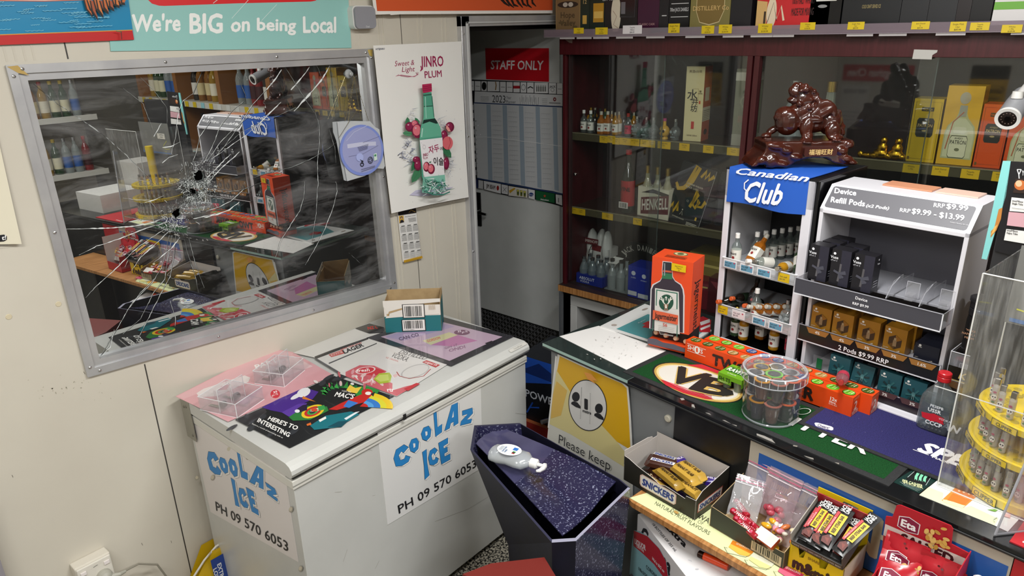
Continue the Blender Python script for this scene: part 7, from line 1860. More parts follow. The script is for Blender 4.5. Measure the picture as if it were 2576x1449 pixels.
topbox(B1, 1853, 1998, 203, .15, '1a1214/r.3', [('r', .1, .28, .75, .42, 'd0bcc6'), ('d', .4, .6, .1, .06, 'd6d6d6', .6), ('r', .08, .52, .2, .68, 'c9c9c9'), ('r', .6, .52, .75, .68, 'c9c9c9')], (), 'dark spirit box with small white symbols')
topbox(B1, 2002, 2220, 200, .15, '111114/r.25', [('r', .32, .3, 1, .52, '9a9a9a'), ('r', .34, .32, .98, .5, '17171a'), ('t', 'SILVER 750ml', .66, .38, .05, 'a9a9a9', .5)], (), 'glossy black tequila box with framed label')
topbox(B1, 2235, 2850, 205, .15, 'd6d3d2/r.35', [('r', 0, .16, 1, .24, '6aa83a'), ('p', [(.1, .4), (.3, .4), (.3, 1), (.1, 1)], 'a9abae'), ('t', 'A', .2, .6, .15, '3a3a3a')], (), 'white spirit box with green stripe at the end of the top shelf')
# ---- upper shelf inside the cabinet
FS = 'miniature bottles on the upper cabinet shelf'
rows = [(mg, 247, .16, 'gold capped green miniature at the shelf end'), (mg, 303, .19, None), (my, 352, .2, None), (mg, 403, .22, None), (my, 452, .22, None), (md, 510, .2, None), (mg, 567, .21, None), (mw, 320, .10, 'white labelled clear miniature with silver cap'), (mw, 400, .095, None), (md, 448, .115, 'black square whiskey miniature in the front row'), (ma, 523, .09, 'white labelled bourbon miniature in the front row'), (ma, 600, .11, None), (my, 645, .14, None), (my, 688, .1, None), (my, 730, .13, None), (md, 785, .15, None), (mr, 838, .085, 'pink labelled miniature in the front row'), (md, 860, .17, None), (md, 940, .18, None), (my, 905, .14, None)]
for m_, x, d_, l in rows:
    put(m_, cw_(cx_(*fp(B2, x, 860), d_), d_, Z_S1 + .0005), l or 'miniature spirit bottles with gold or silver caps crowded on the upper cabinet shelf', FS, -math.pi / 2)
for m_, x, l in ((ms3, 940, 'clear skull bottle nearest the miniatures'), (ms3, 1050, 'clear skull bottle second from the miniatures'), (ms1, 1135, 'silver skull bottle on the upper cabinet shelf'), (ms2, 1262, 'gold painted skull bottle on the upper cabinet shelf'), (ms3, 1392, 'clear skull bottle beside the cream box')):
    put(m_, cw_(cx_(*fp(B2, x, 950), .1), .1, Z_S1 + .0005), l, 'skull shaped bottles', -math.pi / 2)
x0, x1 = cx_(*fp(B2, 1485, 930), .1), cx_(*fp(B2, 1684, 950), .1)
MB_ = frame(cw_(x0, .1, Z_S1 + .001), -math.pi / 2 + .12)
carton(MB_, x1 - x0, .10, .335, 'd2c596/r.5', [('t', '美酒600年', .5, .92, .035, '6a5a3a'), ('r', .38, .4, .72, .71, '9a8a62'), ('r', .395, .405, .705, .705, 'd2c596'), ('t', '水', .40, .57, .13, '1f1a16'), ('t', '井', .56, .50, .085, '1f1a16'), ('t', '坊', .52, .41, .085, '1f1a16'), ('t', '第', .82, .66, .03, '7a6a4a'), ('t', '一', .82, .62, .03, '7a6a4a'), ('r', .78, .51, .86, .55, 'b8402f'), ('r', .42, .17, .58, .27, 'b8302a'), ('t', 'WINE 500ml', .5, .07, .02, '7a6a4a')], [('r', 0, 0, 1, 1, 'b85a3a'), ('r', .2, .54, .75, .72, 'cfc3a4'), ('r', .0, .27, 1, .46, 'cfc3a4'), ('d', .5, .12, .22, .04, '3a201a')] + [('r', .08, .29 + i * .025, .9, .295 + i * .025, '8a7a5a') for i in range(6)], 'tall cream and red gift box with brushed characters on the upper cabinet shelf', 'gift_box')
x0, x1 = cx_(*fp(B2, 2050, 1020), .09), cx_(*fp(B2, 2215, 1040), .09)
M = frame(cw_(x0, .09, Z_S1 + .001), -math.pi / 2)
t = thing('boxed_bottle', 'clear presentation box with bottle inside next to the red cabinet post', 'boxed bottle', cw_(x0, .09, Z_S1 + .001))
b = MB(M).box((0, 0, 0), (.085, .09, .33), 'a9ab92/t.6').box((-.001, -.001, .28), (.086, .091, .315), 'b9b5a6/r.4').box((-.001, -.001, .0), (.086, .091, .05), 'a8a696/t.3'); b.obj('clear_box', t)
b = MB(M).lathe([(.03, .05), (.032, .2), (.014, .24), (.013, .28)], '8f927a/t.4', (.042, .045, 0), 18); P = b.panel((.042, .011, 0), (1, 0, 0), (0, 0, 1)); P.rect(-.025, .10, .025, .13, 'a83238'); P.disc(0, .19, .02, .025, 'cfcdb4', 16, 0, .7); b.obj('bottle', t)
# bottles behind the lion
for x, y, col, cap, lab, l in ((1985, 365, 'aebcc0/t.7', 'b9bdc2/m/r.25', '2a48a0', 'clear tequila bottle with blue label and silver cap behind the lion'), (2075, 365, 'b0b6a6/t.7', 'c0a24a/m/r.25', '8a8a62', 'clear tequila bottle with gold cap behind the lion')):
    p = cw_(cx_(x, y, .12), .12, Z_S1 + .001)
    t = thing('spirit_bottle', l, 'bottle', p)
    b = MB(frame(p, -math.pi / 2)).lathe([(.044, 0), (.047, .01), (.036, .16), (.018, .20), (.016, .245)], col, n=20, sq=4); b.obj('glass_body', t)
    b = MB(frame(p, -math.pi / 2)).lathe([(.021, .245), (.021, .285)], cap, n=20); b.obj('cap', t)
    b = MB(frame(p, -math.pi / 2)); P = b.panel((0, -.0475, 0), (1, 0, 0), (0, 0, 1)); P.rect(-.033, .085, .033, .14, lab); P.line('1800', 0, .108, .02, 'dcdce0', .03, None, 'c'); P.rect(-.03, .02, .03, .04, 'd2d2d2'); b.obj('label_band', t)
# gold buddha figures
for x, tilt, l in ((2215, 1.0, 'small gold reclining buddha figure on the cabinet shelf'), (2252, 0, 'small gold seated buddha figure beside the yellow box')):
    p = cw_(cx_(x, 392, .08), .08, Z_S1 + .0005)
    b = MB(frame(p, -math.pi / 2))
    GD = 'c79a2a/m/r.3'
    b.ell((0, 0, .022), (.030, .022, .022), GD, 14, 8); b.ell((.004, -.002, .045), (.02, .017, .022), GD, 14, 8); b.ell((.006, -.003, .074), (.014, .013, .015), GD, 12, 8); b.ell((-.022, -.008, .014), (.018, .012, .012), GD, 10, 6); b.ell((.026, -.008, .016), (.014, .012, .012), GD, 10, 6)
    if tilt: b.ell((-.045, 0, .012), (.034, .014, .012), GD, 12, 6); b.ell((-.075, 0, .014), (.012, .010, .014), GD, 10, 6)
    o = b.obj('buddha_figure', None, l, 'figurine', 'gold figurines')
    rm = o.modifiers.new('merge', 'REMESH'); rm.mode = 'VOXEL'; rm.voxel_size = .002; rm.use_smooth_shade = True
# tequila boxes
def pbox(xl, xr, yb, hz, col, kind, l, d=.1):
    x0, x1 = cx_(xl, yb, .09), cx_(xr, yb, .09)
    LB = [('p', [(.2, .44), (.26, .40), (.74, .40), (.8, .44), (.8, .66), (.74, .70), (.26, .70), (.2, .66)], '1c1a12'), ('t', 'PATRON', .5, .56, .05, 'c9a86a', .5), ('t', 'ANEJO', .5, .63, .025, 'a8905a'), ('d', .5, .5, .09, .015, 'a8905a'), ('r', .3, .81, .72, .87, '2a2212'), ('t', 'TEQUILA', .5, .825, .025, col[:6])]
    FRM = [('s', [(.1, .05), (.95, .05), (.95, .95), (.08, .95), (.08, .12)], .012, '4a3412'), ('r', .05, .03, .13, .08, '6a4a12')]
    BT = [('p', [(.1, .08), (.1, .4), (.16, .5), (.36, .6), (.40, .66), (.42, .76), (.62, .76), (.64, .66), (.70, .6), (.9, .5), (.96, .4), (.96, .08)], 'a8a878'), ('p', [(.14, .1), (.14, .4), (.2, .49), (.4, .6), (.62, .6), (.86, .49), (.92, .4), (.92, .1)], 'bdbb92'), ('d', .52, .85, .15, .075, 'a49a82'), ('r', .42, .62, .62, .76, '8f9080'), ('p', [(.28, .12), (.32, .09), (.74, .09), (.78, .12), (.78, .34), (.74, .38), (.32, .38), (.28, .34)], '4a4a34'), ('p', [(.29, .125), (.33, .10), (.73, .10), (.77, .125), (.77, .335), (.73, .37), (.33, .37), (.29, .335)], 'cbc7a4'), ('t', 'PATRON', .53, .27, .05, '2a2a1c', .44), ('t', 'ANEJO', .53, .335, .022, '4a4a3a'), ('d', .53, .2, .07, .02, '6a6a4a'), ('p', [(.34, .43), (.38, .41), (.66, .41), (.7, .43), (.7, .47), (.66, .49), (.38, .49), (.34, .47)], 'cbc7a4'), ('s', [(.2, .2), (.3, .55), (.55, .68)], .025, 'b0552a')]
    carton(frame(cw_(x0, .09, Z_S1 + .001), -math.pi / 2), x1 - x0, d, hz, col, (BT if kind else FRM + LB), [('s', [(.1, .04), (.1, .96)], .02, '6a3a12')], l, 'tequila_box', 'box', 'tequila boxes in the cabinet')
pbox(2275, 2347, 412, .235, 'c7a116/r.35', 0, 'yellow tequila box with black label beside the gold figures')
pbox(2350, 2440, 425, .285, 'cf9f28/r.35', 1, 'taller yellow tequila box showing the bottle')
pbox(2443, 2512, 432, .225, 'cc4a12/r.35', 0, 'orange tequila box with black label below the camera')
pbox(2515, 2610, 440, .25, 'cc4a12/r.35', 1, 'orange tequila box showing the bottle at the menu board')
# ---- lower shelf
p = cw_(cx_(1578, 522, .11), .11, Z_S2 + .001)
t = thing('wine_bottle', 'dark bottle with red label and red cap on the lower cabinet shelf', 'bottle', p)
b = MB(frame(p, -math.pi / 2)).lathe([(.033, 0), (.036, .005), (.036, .19), (.022, .23), (.014, .26), (.0135, .31)], '131a14/r.08/c', n=22); b.obj('glass_body', t)
b = MB(frame(p, -math.pi / 2)).lathe([(.0155, .30), (.0155, .325)], 'a81f22/r.35', n=18); b.obj('cap', t)
b = MB(frame(p, -math.pi / 2)).lathe([(.0365, .04), (.0365, .17)], 'a01f24/r.5', n=22); P = b.panel((0, -.038, 0), (1, 0, 0), (0, 0, 1)); P.rect(-.028, .03, .026, .062, 'd2cec8'); P.bars(-.024, .033, .022, .058, '1a1a1a', 10); P.line('WINE', 0, .12, .02, '2a1214', .02, None, 'c'); b.obj('label_band', t)
p = cw_(cx_(1608, 545, .12), .10, Z_S2 + .001)
t = thing('wine_carrier', 'white and maroon carrier of three small sparkling bottles', 'bottle carrier', p)
M = frame(p, -math.pi / 2 - .1)
b = MB(M).box((0, 0, 0), (.185, .065, .15), 'cfc9b4/r.5'); P = b.panel((0, -.0004, 0), (1, 0, 0), (0, 0, 1)); P.poly([(.02, .12), (.09, .145), (.185, .13), (.185, .11), (.1, .125)], '2a201c'); P.poly([(.02, .01), (.02, .095), (.185, .125), (.185, .03)], '5a1a22'); P.text('HENKELL', (.026, .03), (.182, .058), (.026, .085), 'd6d0c4', .02); b.obj('card_sleeve', t)
for i in range(3):
    b = MB(M).lathe([(.024, .01), (.024, .15), (.0115, .19), (.011, .235)], 'b9b493/t.5', (.032 + i * .06, .032, 0), 14); b.lathe([(.013, .215), (.0135, .25), (.010, .254)], 'b89a52/m/r.35', (.032 + i * .06, .032, 0), 12); b.obj('bottle', t)
# black gift pack with yellow brush script, leaning
p0 = cw_(cx_(1672, 562, .09), .09, Z_S2 + .006)
M = frame(p0, -math.pi / 2 - .15) @ Matrix.Rotation(-.20, 4, 'X') @ Matrix.Rotation(.16, 4, 'Y')
gp = thing('gift_pack', 'black whisky gift pack with broad yellow brush script leaning in the cabinet', 'gift pack', p0)
b = MB(M).box((0, 0, 0), (.20, .09, .30), '1b1b1d/r.3'); P = b.panel((0, -.0004, 0), (1, 0, 0), (0, 0, 1))
YB = 'b8921c/r.4'
P.stroke([(.0, .19), (.02, .165), (.05, .175), (.085, .22), (.105, .29), (.085, .295), (.075, .25), (.06, .2)], [.014, .02, .022, .024, .02, .012, .016, .012], YB)
P.stroke([(.125, .25), (.145, .285), (.15, .25), (.165, .28), (.17, .25), (.195, .275)], [.012, .022, .014, .02, .014, .02], YB); P.stroke([(.0, .05), (.02, .09), (.03, .05), (.05, .1), (.055, .06)], [.012, .022, .014, .022, .014], YB)
P.stroke([(.115, .10), (.14, .17), (.13, .19), (.125, .12), (.145, .105), (.16, .14), (.15, .15), (.155, .115), (.18, .12), (.19, .15), (.198, .14)], [.016, .02, .014, .016, .016, .014, .012, .014, .014, .016, .012], YB)
for t_, x, z, h in (('JOHNNIE WALKER', .06, .2, .008), ('BLACK LABEL', .06, .185, .009), ('12', .09, .12, .01), ('JOHNNIE WALKER', .035, .03, .006)): P.line(t_, x, z, h, 'b9b4a0', .01)
P.stroke([(.075, .05), (.082, .07), (.09, .05)], .003, 'b9b4a0'); P.disc(.083, .077, .004, .004, 'b9b4a0', 10)
for i in range(4): P.stroke([(.125, .028 - i * .006), (.185, .03 - i * .006)], .0025, 'c9c5b4', i == 0)
P.rect(.165, .05, .175, .066, 'c9a23a')
P.stroke([(.2, 0), (.2, .3)], .002, '9a9a9a')
b.obj('pack_body', gp)
carton(frame(cw_(.80, .14, Z_S2 + .001), -math.pi / 2), .12, .12, .26, '17161a/r.3', [('r', .1, .2, .3, .5, '3a3a3e'), ('s', [(.1, .9), (.9, .6)], .02, '3a3a40')], (), 'plain dark gift box behind the leaning black pack', 'gift_box')
# ---- bottom of the cabinet
ZB1 = Z_B + .0005
def six(pxl, col, lab, cap, bc, n, l, nm='bottle_pack', h=.15, tray=.055, txt='ABSOLUT', rx_=0):
    p = cw_(cx_(*pxl, .06), .06, ZB1)
    t = thing(nm, l, 'bottle pack', p)
    M = frame(p, -math.pi / 2 + rx_); nx, ny = n
    b = MB(M).box((0, 0, 0), (nx * .056 + .004, ny * .056 + .004, tray), col); P = b.panel((0, -.0004, 0), (1, 0, 0), (0, 0, 1)); P.line(txt, .02, tray * .45, tray * .3, 'd6d9e6', .02); P.line('VODKA', .026, tray * .15, tray * .22, 'd6d9e6', .01); b.obj('tray', t)
    for i in range(nx):
        for j in range(ny):
            b = MB(M).lathe([(.025, .004), (.026, .08), (.018, .105), (.011, .118), (.0105, h - .012)], bc, (.03 + i * .056, .03 + j * .056, 0), 12); b.lathe([(.0125, h - .014), (.0125, h)], cap, (.03 + i * .056, .03 + j * .056, 0), 10); b.obj('bottle', t)
six((1450, 695), '1c2c8a/r.3', '', 'b9bcc0/m/r.3', '8f9aa0/t.55', (3, 2), 'blue tray of six clear bottles at the cabinet bottom')
p = cw_(cx_(1472, 645, .2), .20, ZB1)
wp = thing('shrink_pack', 'white shrink wrapped bottle pack with red badge behind the blue tray', 'bottle pack', p)
b = MB(frame(p, -math.pi / 2)).box((0, 0, 0), (.155, .1, .17), 'c9c7c4/r.3')
for i in range(3): b.ell((.028 + i * .05, .03 + .02 * (i % 2), .17), (.03, .04, .10), 'd0cfcc/r.25', 12, 8, None, .05)
P = b.panel((0, -.0006, 0), (1, 0, 0), (0, 0, 1)); P.poly([(.0, .155), (.02, .19), (.11, .185), (.105, .15)], '6a1a20'); b.obj('wrap', wp)
b = MB(frame(p, -math.pi / 2)); P = b.panel((0, -.0165, 0), (1, 0, 0), (0, 0, 1)); P.poly([(.0, .19), (.005, .225), (.1, .225), (.095, .19)], '5a1a20'); P.line('SMIRNOFF', .006, .2, .016, 'd6c9c4', .01, .088); P.stroke([(.035, .11), (.04, .16), (.065, .165), (.06, .11), (.036, .11)], .005, '3a3a3c'); P.stroke([(.045, .165), (.055, .185)], .005, '3a3a3c'); b.obj('badge', wp)
six((1520, 715), 'aab2b4/t.6', '', '17171a/r.4', 'aab4b6/t.55', (3, 2), 'clear pack of six bottles with black caps at the cabinet bottom', h=.17, tray=.004, txt='')
b = MB(frame(cw_(cx_(1530, 650, .08), .075, ZB1 + .10), -math.pi / 2)).hexa([(0, 0, .045), (.06, -.005, .05), (.07, .05, .07), (.01, .05, .07), (0, 0, .046), (.06, -.005, .051), (.07, .05, .071), (.01, .05, .071)], 'd2d0cc'); b.obj('paper_tag', None, 'white printed paper lying over the clear bottle pack', 'paper')
p = cw_(cx_(1580, 740, .05), .045, ZB1)
carton(frame(p, -math.pi / 2), .125, .12, .17, '1c2f9a/r.3', [('d', .25, .78, .1, .07, 'd0d4e0'), ('d', .75, .74, .1, .07, 'd0d4e0'), ('t', 'vodka', .25, .62, .05, 'b9c0e0', .3), ('t', 'cruiser', .75, .58, .05, 'b9c0e0', .3), ('r', .02, .06, .44, .2, 'c9cbd2'), ('r', .5, .03, .98, .17, 'c9cbd2')], (), 'blue can pack at the cabinet bottom beside the orange carton', 'can_pack', 'can pack')
b = MB(MCB); x0 = cx_(1560, 650, .3)
b.ext(rrect(x0, .68, x0 + .29, .89, .10, 8), (0, .30, 0), (1, 0, 0), (0, 0, 1), .02, '131314/r.4'); P = Panel(b, cw_(0, .2995, 0), (0, -1, 0), (0, 0, 1))
for i, ch in enumerate("JACK DANIEL'S"):
    a_ = math.pi * (1 - (i + .5) / 13) * .75 + .39
    c, s = math.cos(a_), math.sin(a_)
    if ch.strip(): P.text(ch, (x0 + .145 + .125 * c - .009 * s, .765 + .085 * s + .009 * c), (x0 + .145 + .125 * c + .009 * s, .765 + .085 * s - .009 * c), (x0 + .145 + .125 * c - .009 * s + .032 * c, .765 + .085 * s + .009 * c + .032 * s), 'c9c5bd', .02)
b.obj('whiskey_sign', None, 'black sign with arched white lettering standing in the cabinet bottom', 'sign')
for i, (x, w_, h_, d_, c, rot, l) in enumerate(((.60, .26, .15, .10, '6a1622/r.3', .3, 'dark red gift box lying in the cabinet bottom'), (.66, .24, .26, .16, '8a7a3a/r.35', -.15, 'olive gold gift box standing in the cabinet bottom'), (.82, .15, .18, .08, '4a121c/r.3', .1, 'dark red gift box against the cabinet post'))):
    carton(frame(cw_(x, .09 + .1 * (i % 2), ZB1), -math.pi / 2 + rot * .3), w_, d_, h_, c, [('p', [(.05, .9), (.5, .5), (.95, .9)], '7a6a30' if i == 1 else '7a2a34'), ('r', .3, .75, .8, .8, 'b9a860')], (), l, 'gift_box')
# white stand under the cabinet with a bin bag inside
b = MB(MCB)
for p_, q_ in (((.03, .03, 0), (.075, .5, .545)), ((.72, .03, 0), (.77, .5, .545)), ((.03, .03, .545), (.77, .5, .602)), ((.075, .46, 0), (.72, .5, .545))): b.box(p_, q_, 'c9c9c6/r.4')
b.obj('low_table', None, 'white boxy stand under the glass cabinet', 'stand', bevel=.003)
b = MB(MCB); b.ell((.36, .17, .27), (.27, .12, .27), '141416/r.25', 22, 14, None, .09); b.obj('bin_bag', None, 'black crumpled plastic bag under the white stand', 'bag')
b = MB(MCB).box((.0, -.035, 0), (.014, -.012, .64), '55585c/r.4'); b.obj('edge_post', None, 'grey upright strip at the cabinet corner', 'post')
# ================================================================ plank of sweets in front of the counter
ZP = .660
b = MB(MK); P = None
outl = [(.605, -.232), (.625, -.238), (1.9, -.222), (1.9, -.004), (.60, -.004)]
b.ext(outl, (0, 0, ZP), (1, 0, 0), (0, 1, 0), .018, 'wood')
for s_ in (1.13, 1.75): b.box((s_, -.10, .0), (s_ + .02, -.006, ZP - .018), '2a2624')
b.obj('display_plank', None, 'worn wooden plank shelf along the counter front', 'shelf')
b = MB(); P = topP(b, ZP + .0012, C7)
b.ext([P.at(*q) for q in [(163, 716), (330, 668), (600, 640), (1000, 820), (1700, 1150), (2200, 1449), (1460, 1449), (900, 1130)]], (0, 0, ZP + .0012), (1, 0, 0), (0, 1, 0), .0007, 'd3d8a4/r.4')
P.text('SPARKLING WATER', (470, 755), (1010, 1010), (500, 715), '4a4a34', .015); P.text('AND A HINT OF', (548, 828), (845, 975), (568, 802), '77775c'); P.text('NATURAL FRUIT FLAVOURS', (395, 778), (905, 1068), (415, 750), '4a4a34')
for (x, y), c, c2 in (((1190, 1190), 'cf7a22', 'e0b04a'), ((1380, 1310), 'c9c9b4', 'd9cf8a'), ((1650, 1420), 'b02a4a', 'd0607a')):
    P.poly([(x - 100, y - 10), (x - 60, y - 75), (x + 150, y + 20), (x + 90, y + 80), (x, y + 60)], c + '/r.3'); P.poly([(x - 100, y - 10), (x - 80, y - 40), (x + 110, y + 55), (x + 90, y + 80), (x, y + 60)], c2 + '/r.3'); P.stroke([(x - 110, y), (x - 140, y - 10), (x - 110, y + 45), (x + 60, y + 85), (x + 110, y + 60)], .0014, '5a5a50')
    P.text('SPARKLING', (x - 30, y - 35), (x + 110, y + 25), (x - 24, y - 50), 'd9d2bc')
P.disc(600, 860, 26, 12, 'b08a4a', 9, .5)
b.obj('drinks_strip', None, 'pale yellow printed drinks strip lying along the plank', 'poster')
ZC0 = ZP + .002
def cart(s0, d0, w, d, ang=0): return MK @ Matrix.Translation((s0, d0, ZC0)) @ Matrix.Rotation(ang, 4, 'Z')
def jagtop(x0, x1, z, n, amp, seed):
    r = random.Random(seed)
    return [(x0 + (x1 - x0) * i / n, z + r.uniform(-amp, amp)) for i in range(n + 1)]
# ---- chocolate bar box
SW, SD, SH = .272, .165, .108
M = cart(.530, -.170, SW, SD, -.0)
sn = thing('chocolate_box', 'open dark display box of chocolate bars nearest the yellow poster', 'display box', MK @ V3((.53 + SW / 2, -.09, ZC0)))
DK, IN = '24221d/r.45', 'b7b0aa/r.7'
b = MB(M)
b.box((0, 0, 0), (SW, SD, .002), DK).box((0, SD - .002, 0), (SW, SD, SH), {'-y': IN, '*': DK})
b.ext([(0, 0), (SD, 0), (SD, SH), (.05, SH * .98), (.028, SH * .93), (.022, SH * .82), (.0, SH * .80)], (0, SD, 0), (0, -1, 0), (0, 0, 1), .002, DK, IN)
b.ext([(0, 0), (SD - .002, 0)] + jagtop(SD - .002, 0, SH * .84, 8, .002, 2), (.0022, 0, 0), (0, 1, 0), (0, 0, 1), .0018, IN)
b.ext([(0, 0), (SD, 0), (SD, SH), (.03, SH * .80), (0, SH * .62)], (SW, 0, 0), (0, 1, 0), (0, 0, 1), .002, DK, IN)
b.ext([(0, 0), (SW, 0), (SW, SH * .62), (SW * .87, SH * .60), (SW * .86, SH * .50), (SW * .6, SH * .56), (SW * .52, SH * .50), (SW * .40, SH * .60), (SW * .2, SH * .70), (.02, SH * .8), (0, SH * .82)], (0, 0, 0), (1, 0, 0), (0, 0, 1), .002, DK, IN)
P = b.panel((0, -.0004, 0), (1, 0, 0), (0, 0, 1))
P.poly([(.072, .012), (.196, .012), (.204, .02), (.204, .05), (.196, .054), (.075, .058), (.066, .05), (.066, .02)], 'c9a79c'); P.poly([(.074, .015), (.196, .015), (.200, .02), (.200, .048), (.194, .051), (.077, .055), (.070, .05), (.070, .02)], 'd5d0cc'); P.line('SNICKERS', .076, .022, .024, '22367e', .06, .12, 'l', .1)
P = b.panel((SW + .0004, 0, 0), (0, 1, 0), (0, 0, 1)); P.poly([(.01, .02), (.13, .02), (.135, .055), (.012, .05)], 'b5584e'); P.poly([(.013, .023), (.128, .023), (.132, .052), (.015, .047)], 'd5d0cc'); P.line('SNICKERS', .018, .027, .018, '22367e', .06, .105, 'l', .1)
b.obj('box_body', sn)
def bar(M2, L, W, H, col, txt, tc, lab, grp, panelc=None, name='chocolate_bar', cat='chocolate bar'):
    b = MB(M2); n = 10
    prof = [(-W / 2, 0), (-W * .46, H * .7), (-W * .25, H), (W * .25, H), (W * .46, H * .7), (W / 2, 0)]
    xs = [0, L * .04, L * .10, L * .16, L * .5, L * .84, L * .9, L * .96, L]
    ks = [.05, .06, .35, .9, 1, .9, .35, .06, .05]
    g = [[(x, y * (1 if k < .1 else .96), max(.0006, z * k) + (.0015 * (i % 2) if k < .1 else 0)) for i, (y, z) in enumerate(prof)] for x, k in zip(xs, ks)]
    b.sheet([r_[::-1] for r_ in g], col); b.sheet([[(x, W / 2, 0), (x, -W / 2, 0)] for x in (0, L)], col)
    P = b.panel((0, 0, H + .0006), (1, 0, 0), (0, 1, 0))
    if panelc: P.poly([(L * .16, -W * .22), (L * .84, -W * .22), (L * .86, W * .22), (L * .18, W * .22)], panelc)
    P.line(txt, L * .2, -W * .15, W * .32, tc, .04, L * .6)
    return b.obj(name, None, lab, cat, grp)
GB = 'chocolate bars in the display box'
def barat(s_, d_, z, ang, L, W, H, col, txt, tc, lab, pc=None, tilt=0, roll=0):
    bar(M @ Matrix.Translation((s_, d_, z)) @ Matrix.Rotation(math.radians(ang), 4, 'Z') @ Matrix.Rotation(math.radians(tilt), 4, 'Y') @ Matrix.Rotation(math.radians(roll), 4, 'X'), L, W, H, col, txt, tc, lab, GB, pc)
BRN, GLD_ = '3a1c12/r.3', 'b8923a/r.3/c'
for i in range(5): barat(.03 + .036 * (i % 3), .03 + .05 * (i % 2), .004 + .018 * (i // 3), 40 - 12 * i, .11, .034, .018, (BRN, GLD_, '2a1a4a/r.3')[i % 3], 'BAR', 'c9b08a', 'chocolate bars lying under the others in the display box')
barat(.022, .095, .052, 18, .105, .034, .02, BRN, 'SNICKERS', '22367e', 'brown chocolate bar at the back corner of the display box', 'a8a29c')
barat(.035, .062, .052, 22, .11, .036, .02, BRN, 'SNICKERS', '22367e', 'brown chocolate bar with blue lettered white panel upside down', 'd2ccc8')
barat(.115, .128, .060, -10, .115, .036, .019, GLD_, 'PEANUT SLAB', '4a3410', 'gold wrapped bar farthest back in the display box'); barat(.112, .098, .062, -12, .118, .036, .019, GLD_, 'PEANUT SLAB', '4a3410', 'gold wrapped bar in the middle of the gold bars')
barat(.088, .052, .058, -14, .12, .034, .019, '9a7828/r.35/c', 'PEANUT SLAB', '3a2a10', 'darker gold wrapped bar lying along the torn front edge'); barat(.17, .058, .045, -8, .09, .034, .018, GLD_, 'PEANUT', '4a3410', 'gold wrapped bar end at the front corner of the display box')
barat(.215, .12, .045, 30, .05, .03, .018, '35207a/r.25', 'MILK', 'c9c0d8', 'purple wrapped bar beside the gold bars'); barat(.10, .12, .045, 75, .05, .03, .02, '35207a/r.25', 'MILK', 'c9c0d8', 'purple wrapped bar standing between brown and gold bars')
# ---- sweets carton with zip bags
W2, D2, H2 = .232, .150, .105
M2 = cart(.846, -.158, W2, D2, -.035)
sb2 = thing('sweets_box', 'open olive cardboard box of sweets bags in the middle of the plank', 'display box', M2 @ V3((W2 / 2, D2 / 2, 0)))
OL = '33352d/r.6'
b = MB(M2)
b.box((0, 0, 0), (W2, D2, .002), 'card').box((0, D2 - .002, 0), (W2, D2, H2), 'card')
b.ext([(0, 0), (D2, 0), (D2, .11), (0, .066)], (0, 0, 0), (0, 1, 0), (0, 0, 1), .002, 'card', 'card'); b.ext([(0, 0), (D2, 0), (D2, .066), (0, .11)], (-.0003, D2, 0), (0, -1, 0), (0, 0, 1), .0012, OL)
b.ext([(0, 0), (D2, 0), (D2, .105), (0, .056)], (W2, 0, 0), (0, 1, 0), (0, 0, 1), .002, OL, 'card')
b.ext([(0, 0), (W2, 0), (W2, .052), (W2 * .88, .050), (W2 * .84, .028), (W2 * .62, .03), (W2 * .58, .052), (W2 * .5, .058), (.004, .066), (0, .066)], (0, 0, 0), (1, 0, 0), (0, 0, 1), .002, OL, 'card')
P = b.panel((0, -.0005, 0), (1, 0, 0), (0, 0, 1)); P.rect(W2 * .58, .004, W2 * .97, .034, 'b9a98c'); P.bars(W2 * .6, .010, W2 * .95, .033, '201c16', 20); P.line('9 300000 104', W2 * .62, .005, .004, '201c16', 0, W2 * .3)
b.obj('box_body', sb2)
def loz(x, y, z, r, col, lab, grp, name='candy', cat='candy', e=(0, 0, 0), parent=None):
    b = MB(M2); b.ell((x, y, z), r, col, 12, 8, mathutils.Euler(e).to_matrix()); return b.obj(name, None, lab, cat, grp)
rr = random.Random(12)
for i in range(26):
    x, y = rr.uniform(.135, .218), rr.uniform(.02, .085)
    c, l = (('d9cda8/r.4', 'cream sweets in the clear bag at the front of the sweets box'), ('cf9a1e/r.2', 'yellow jelly sweets in the sweets box'), ('d98a9a/r.4', 'pink sweets at the back of the clear bag'), ('c9703a/r.3', 'orange jelly sweets in the sweets box'), ('d6cfc0/r.4', 'pale rounded sweets in the sweets box'))[i % 5]
    loz(x, y, .02 + .03 * (i / 26) + y * .25, (rr.uniform(.009, .016), .008, .006), c, l, 'loose looking sweets in the box', e=(rr.uniform(-.6, .6), rr.uniform(-.6, .6), rr.uniform(0, 3)))
for i in range(10):
    loz(.105 + rr.uniform(0, .05), .09 + rr.uniform(0, .03), .05 + rr.uniform(0, .035), (.013, .011, .009), 'a03a48/r.35', 'dark pink sweets in the bag at the back of the sweets box', 'dark pink sweets', e=(rr.random(), rr.random(), rr.random()))
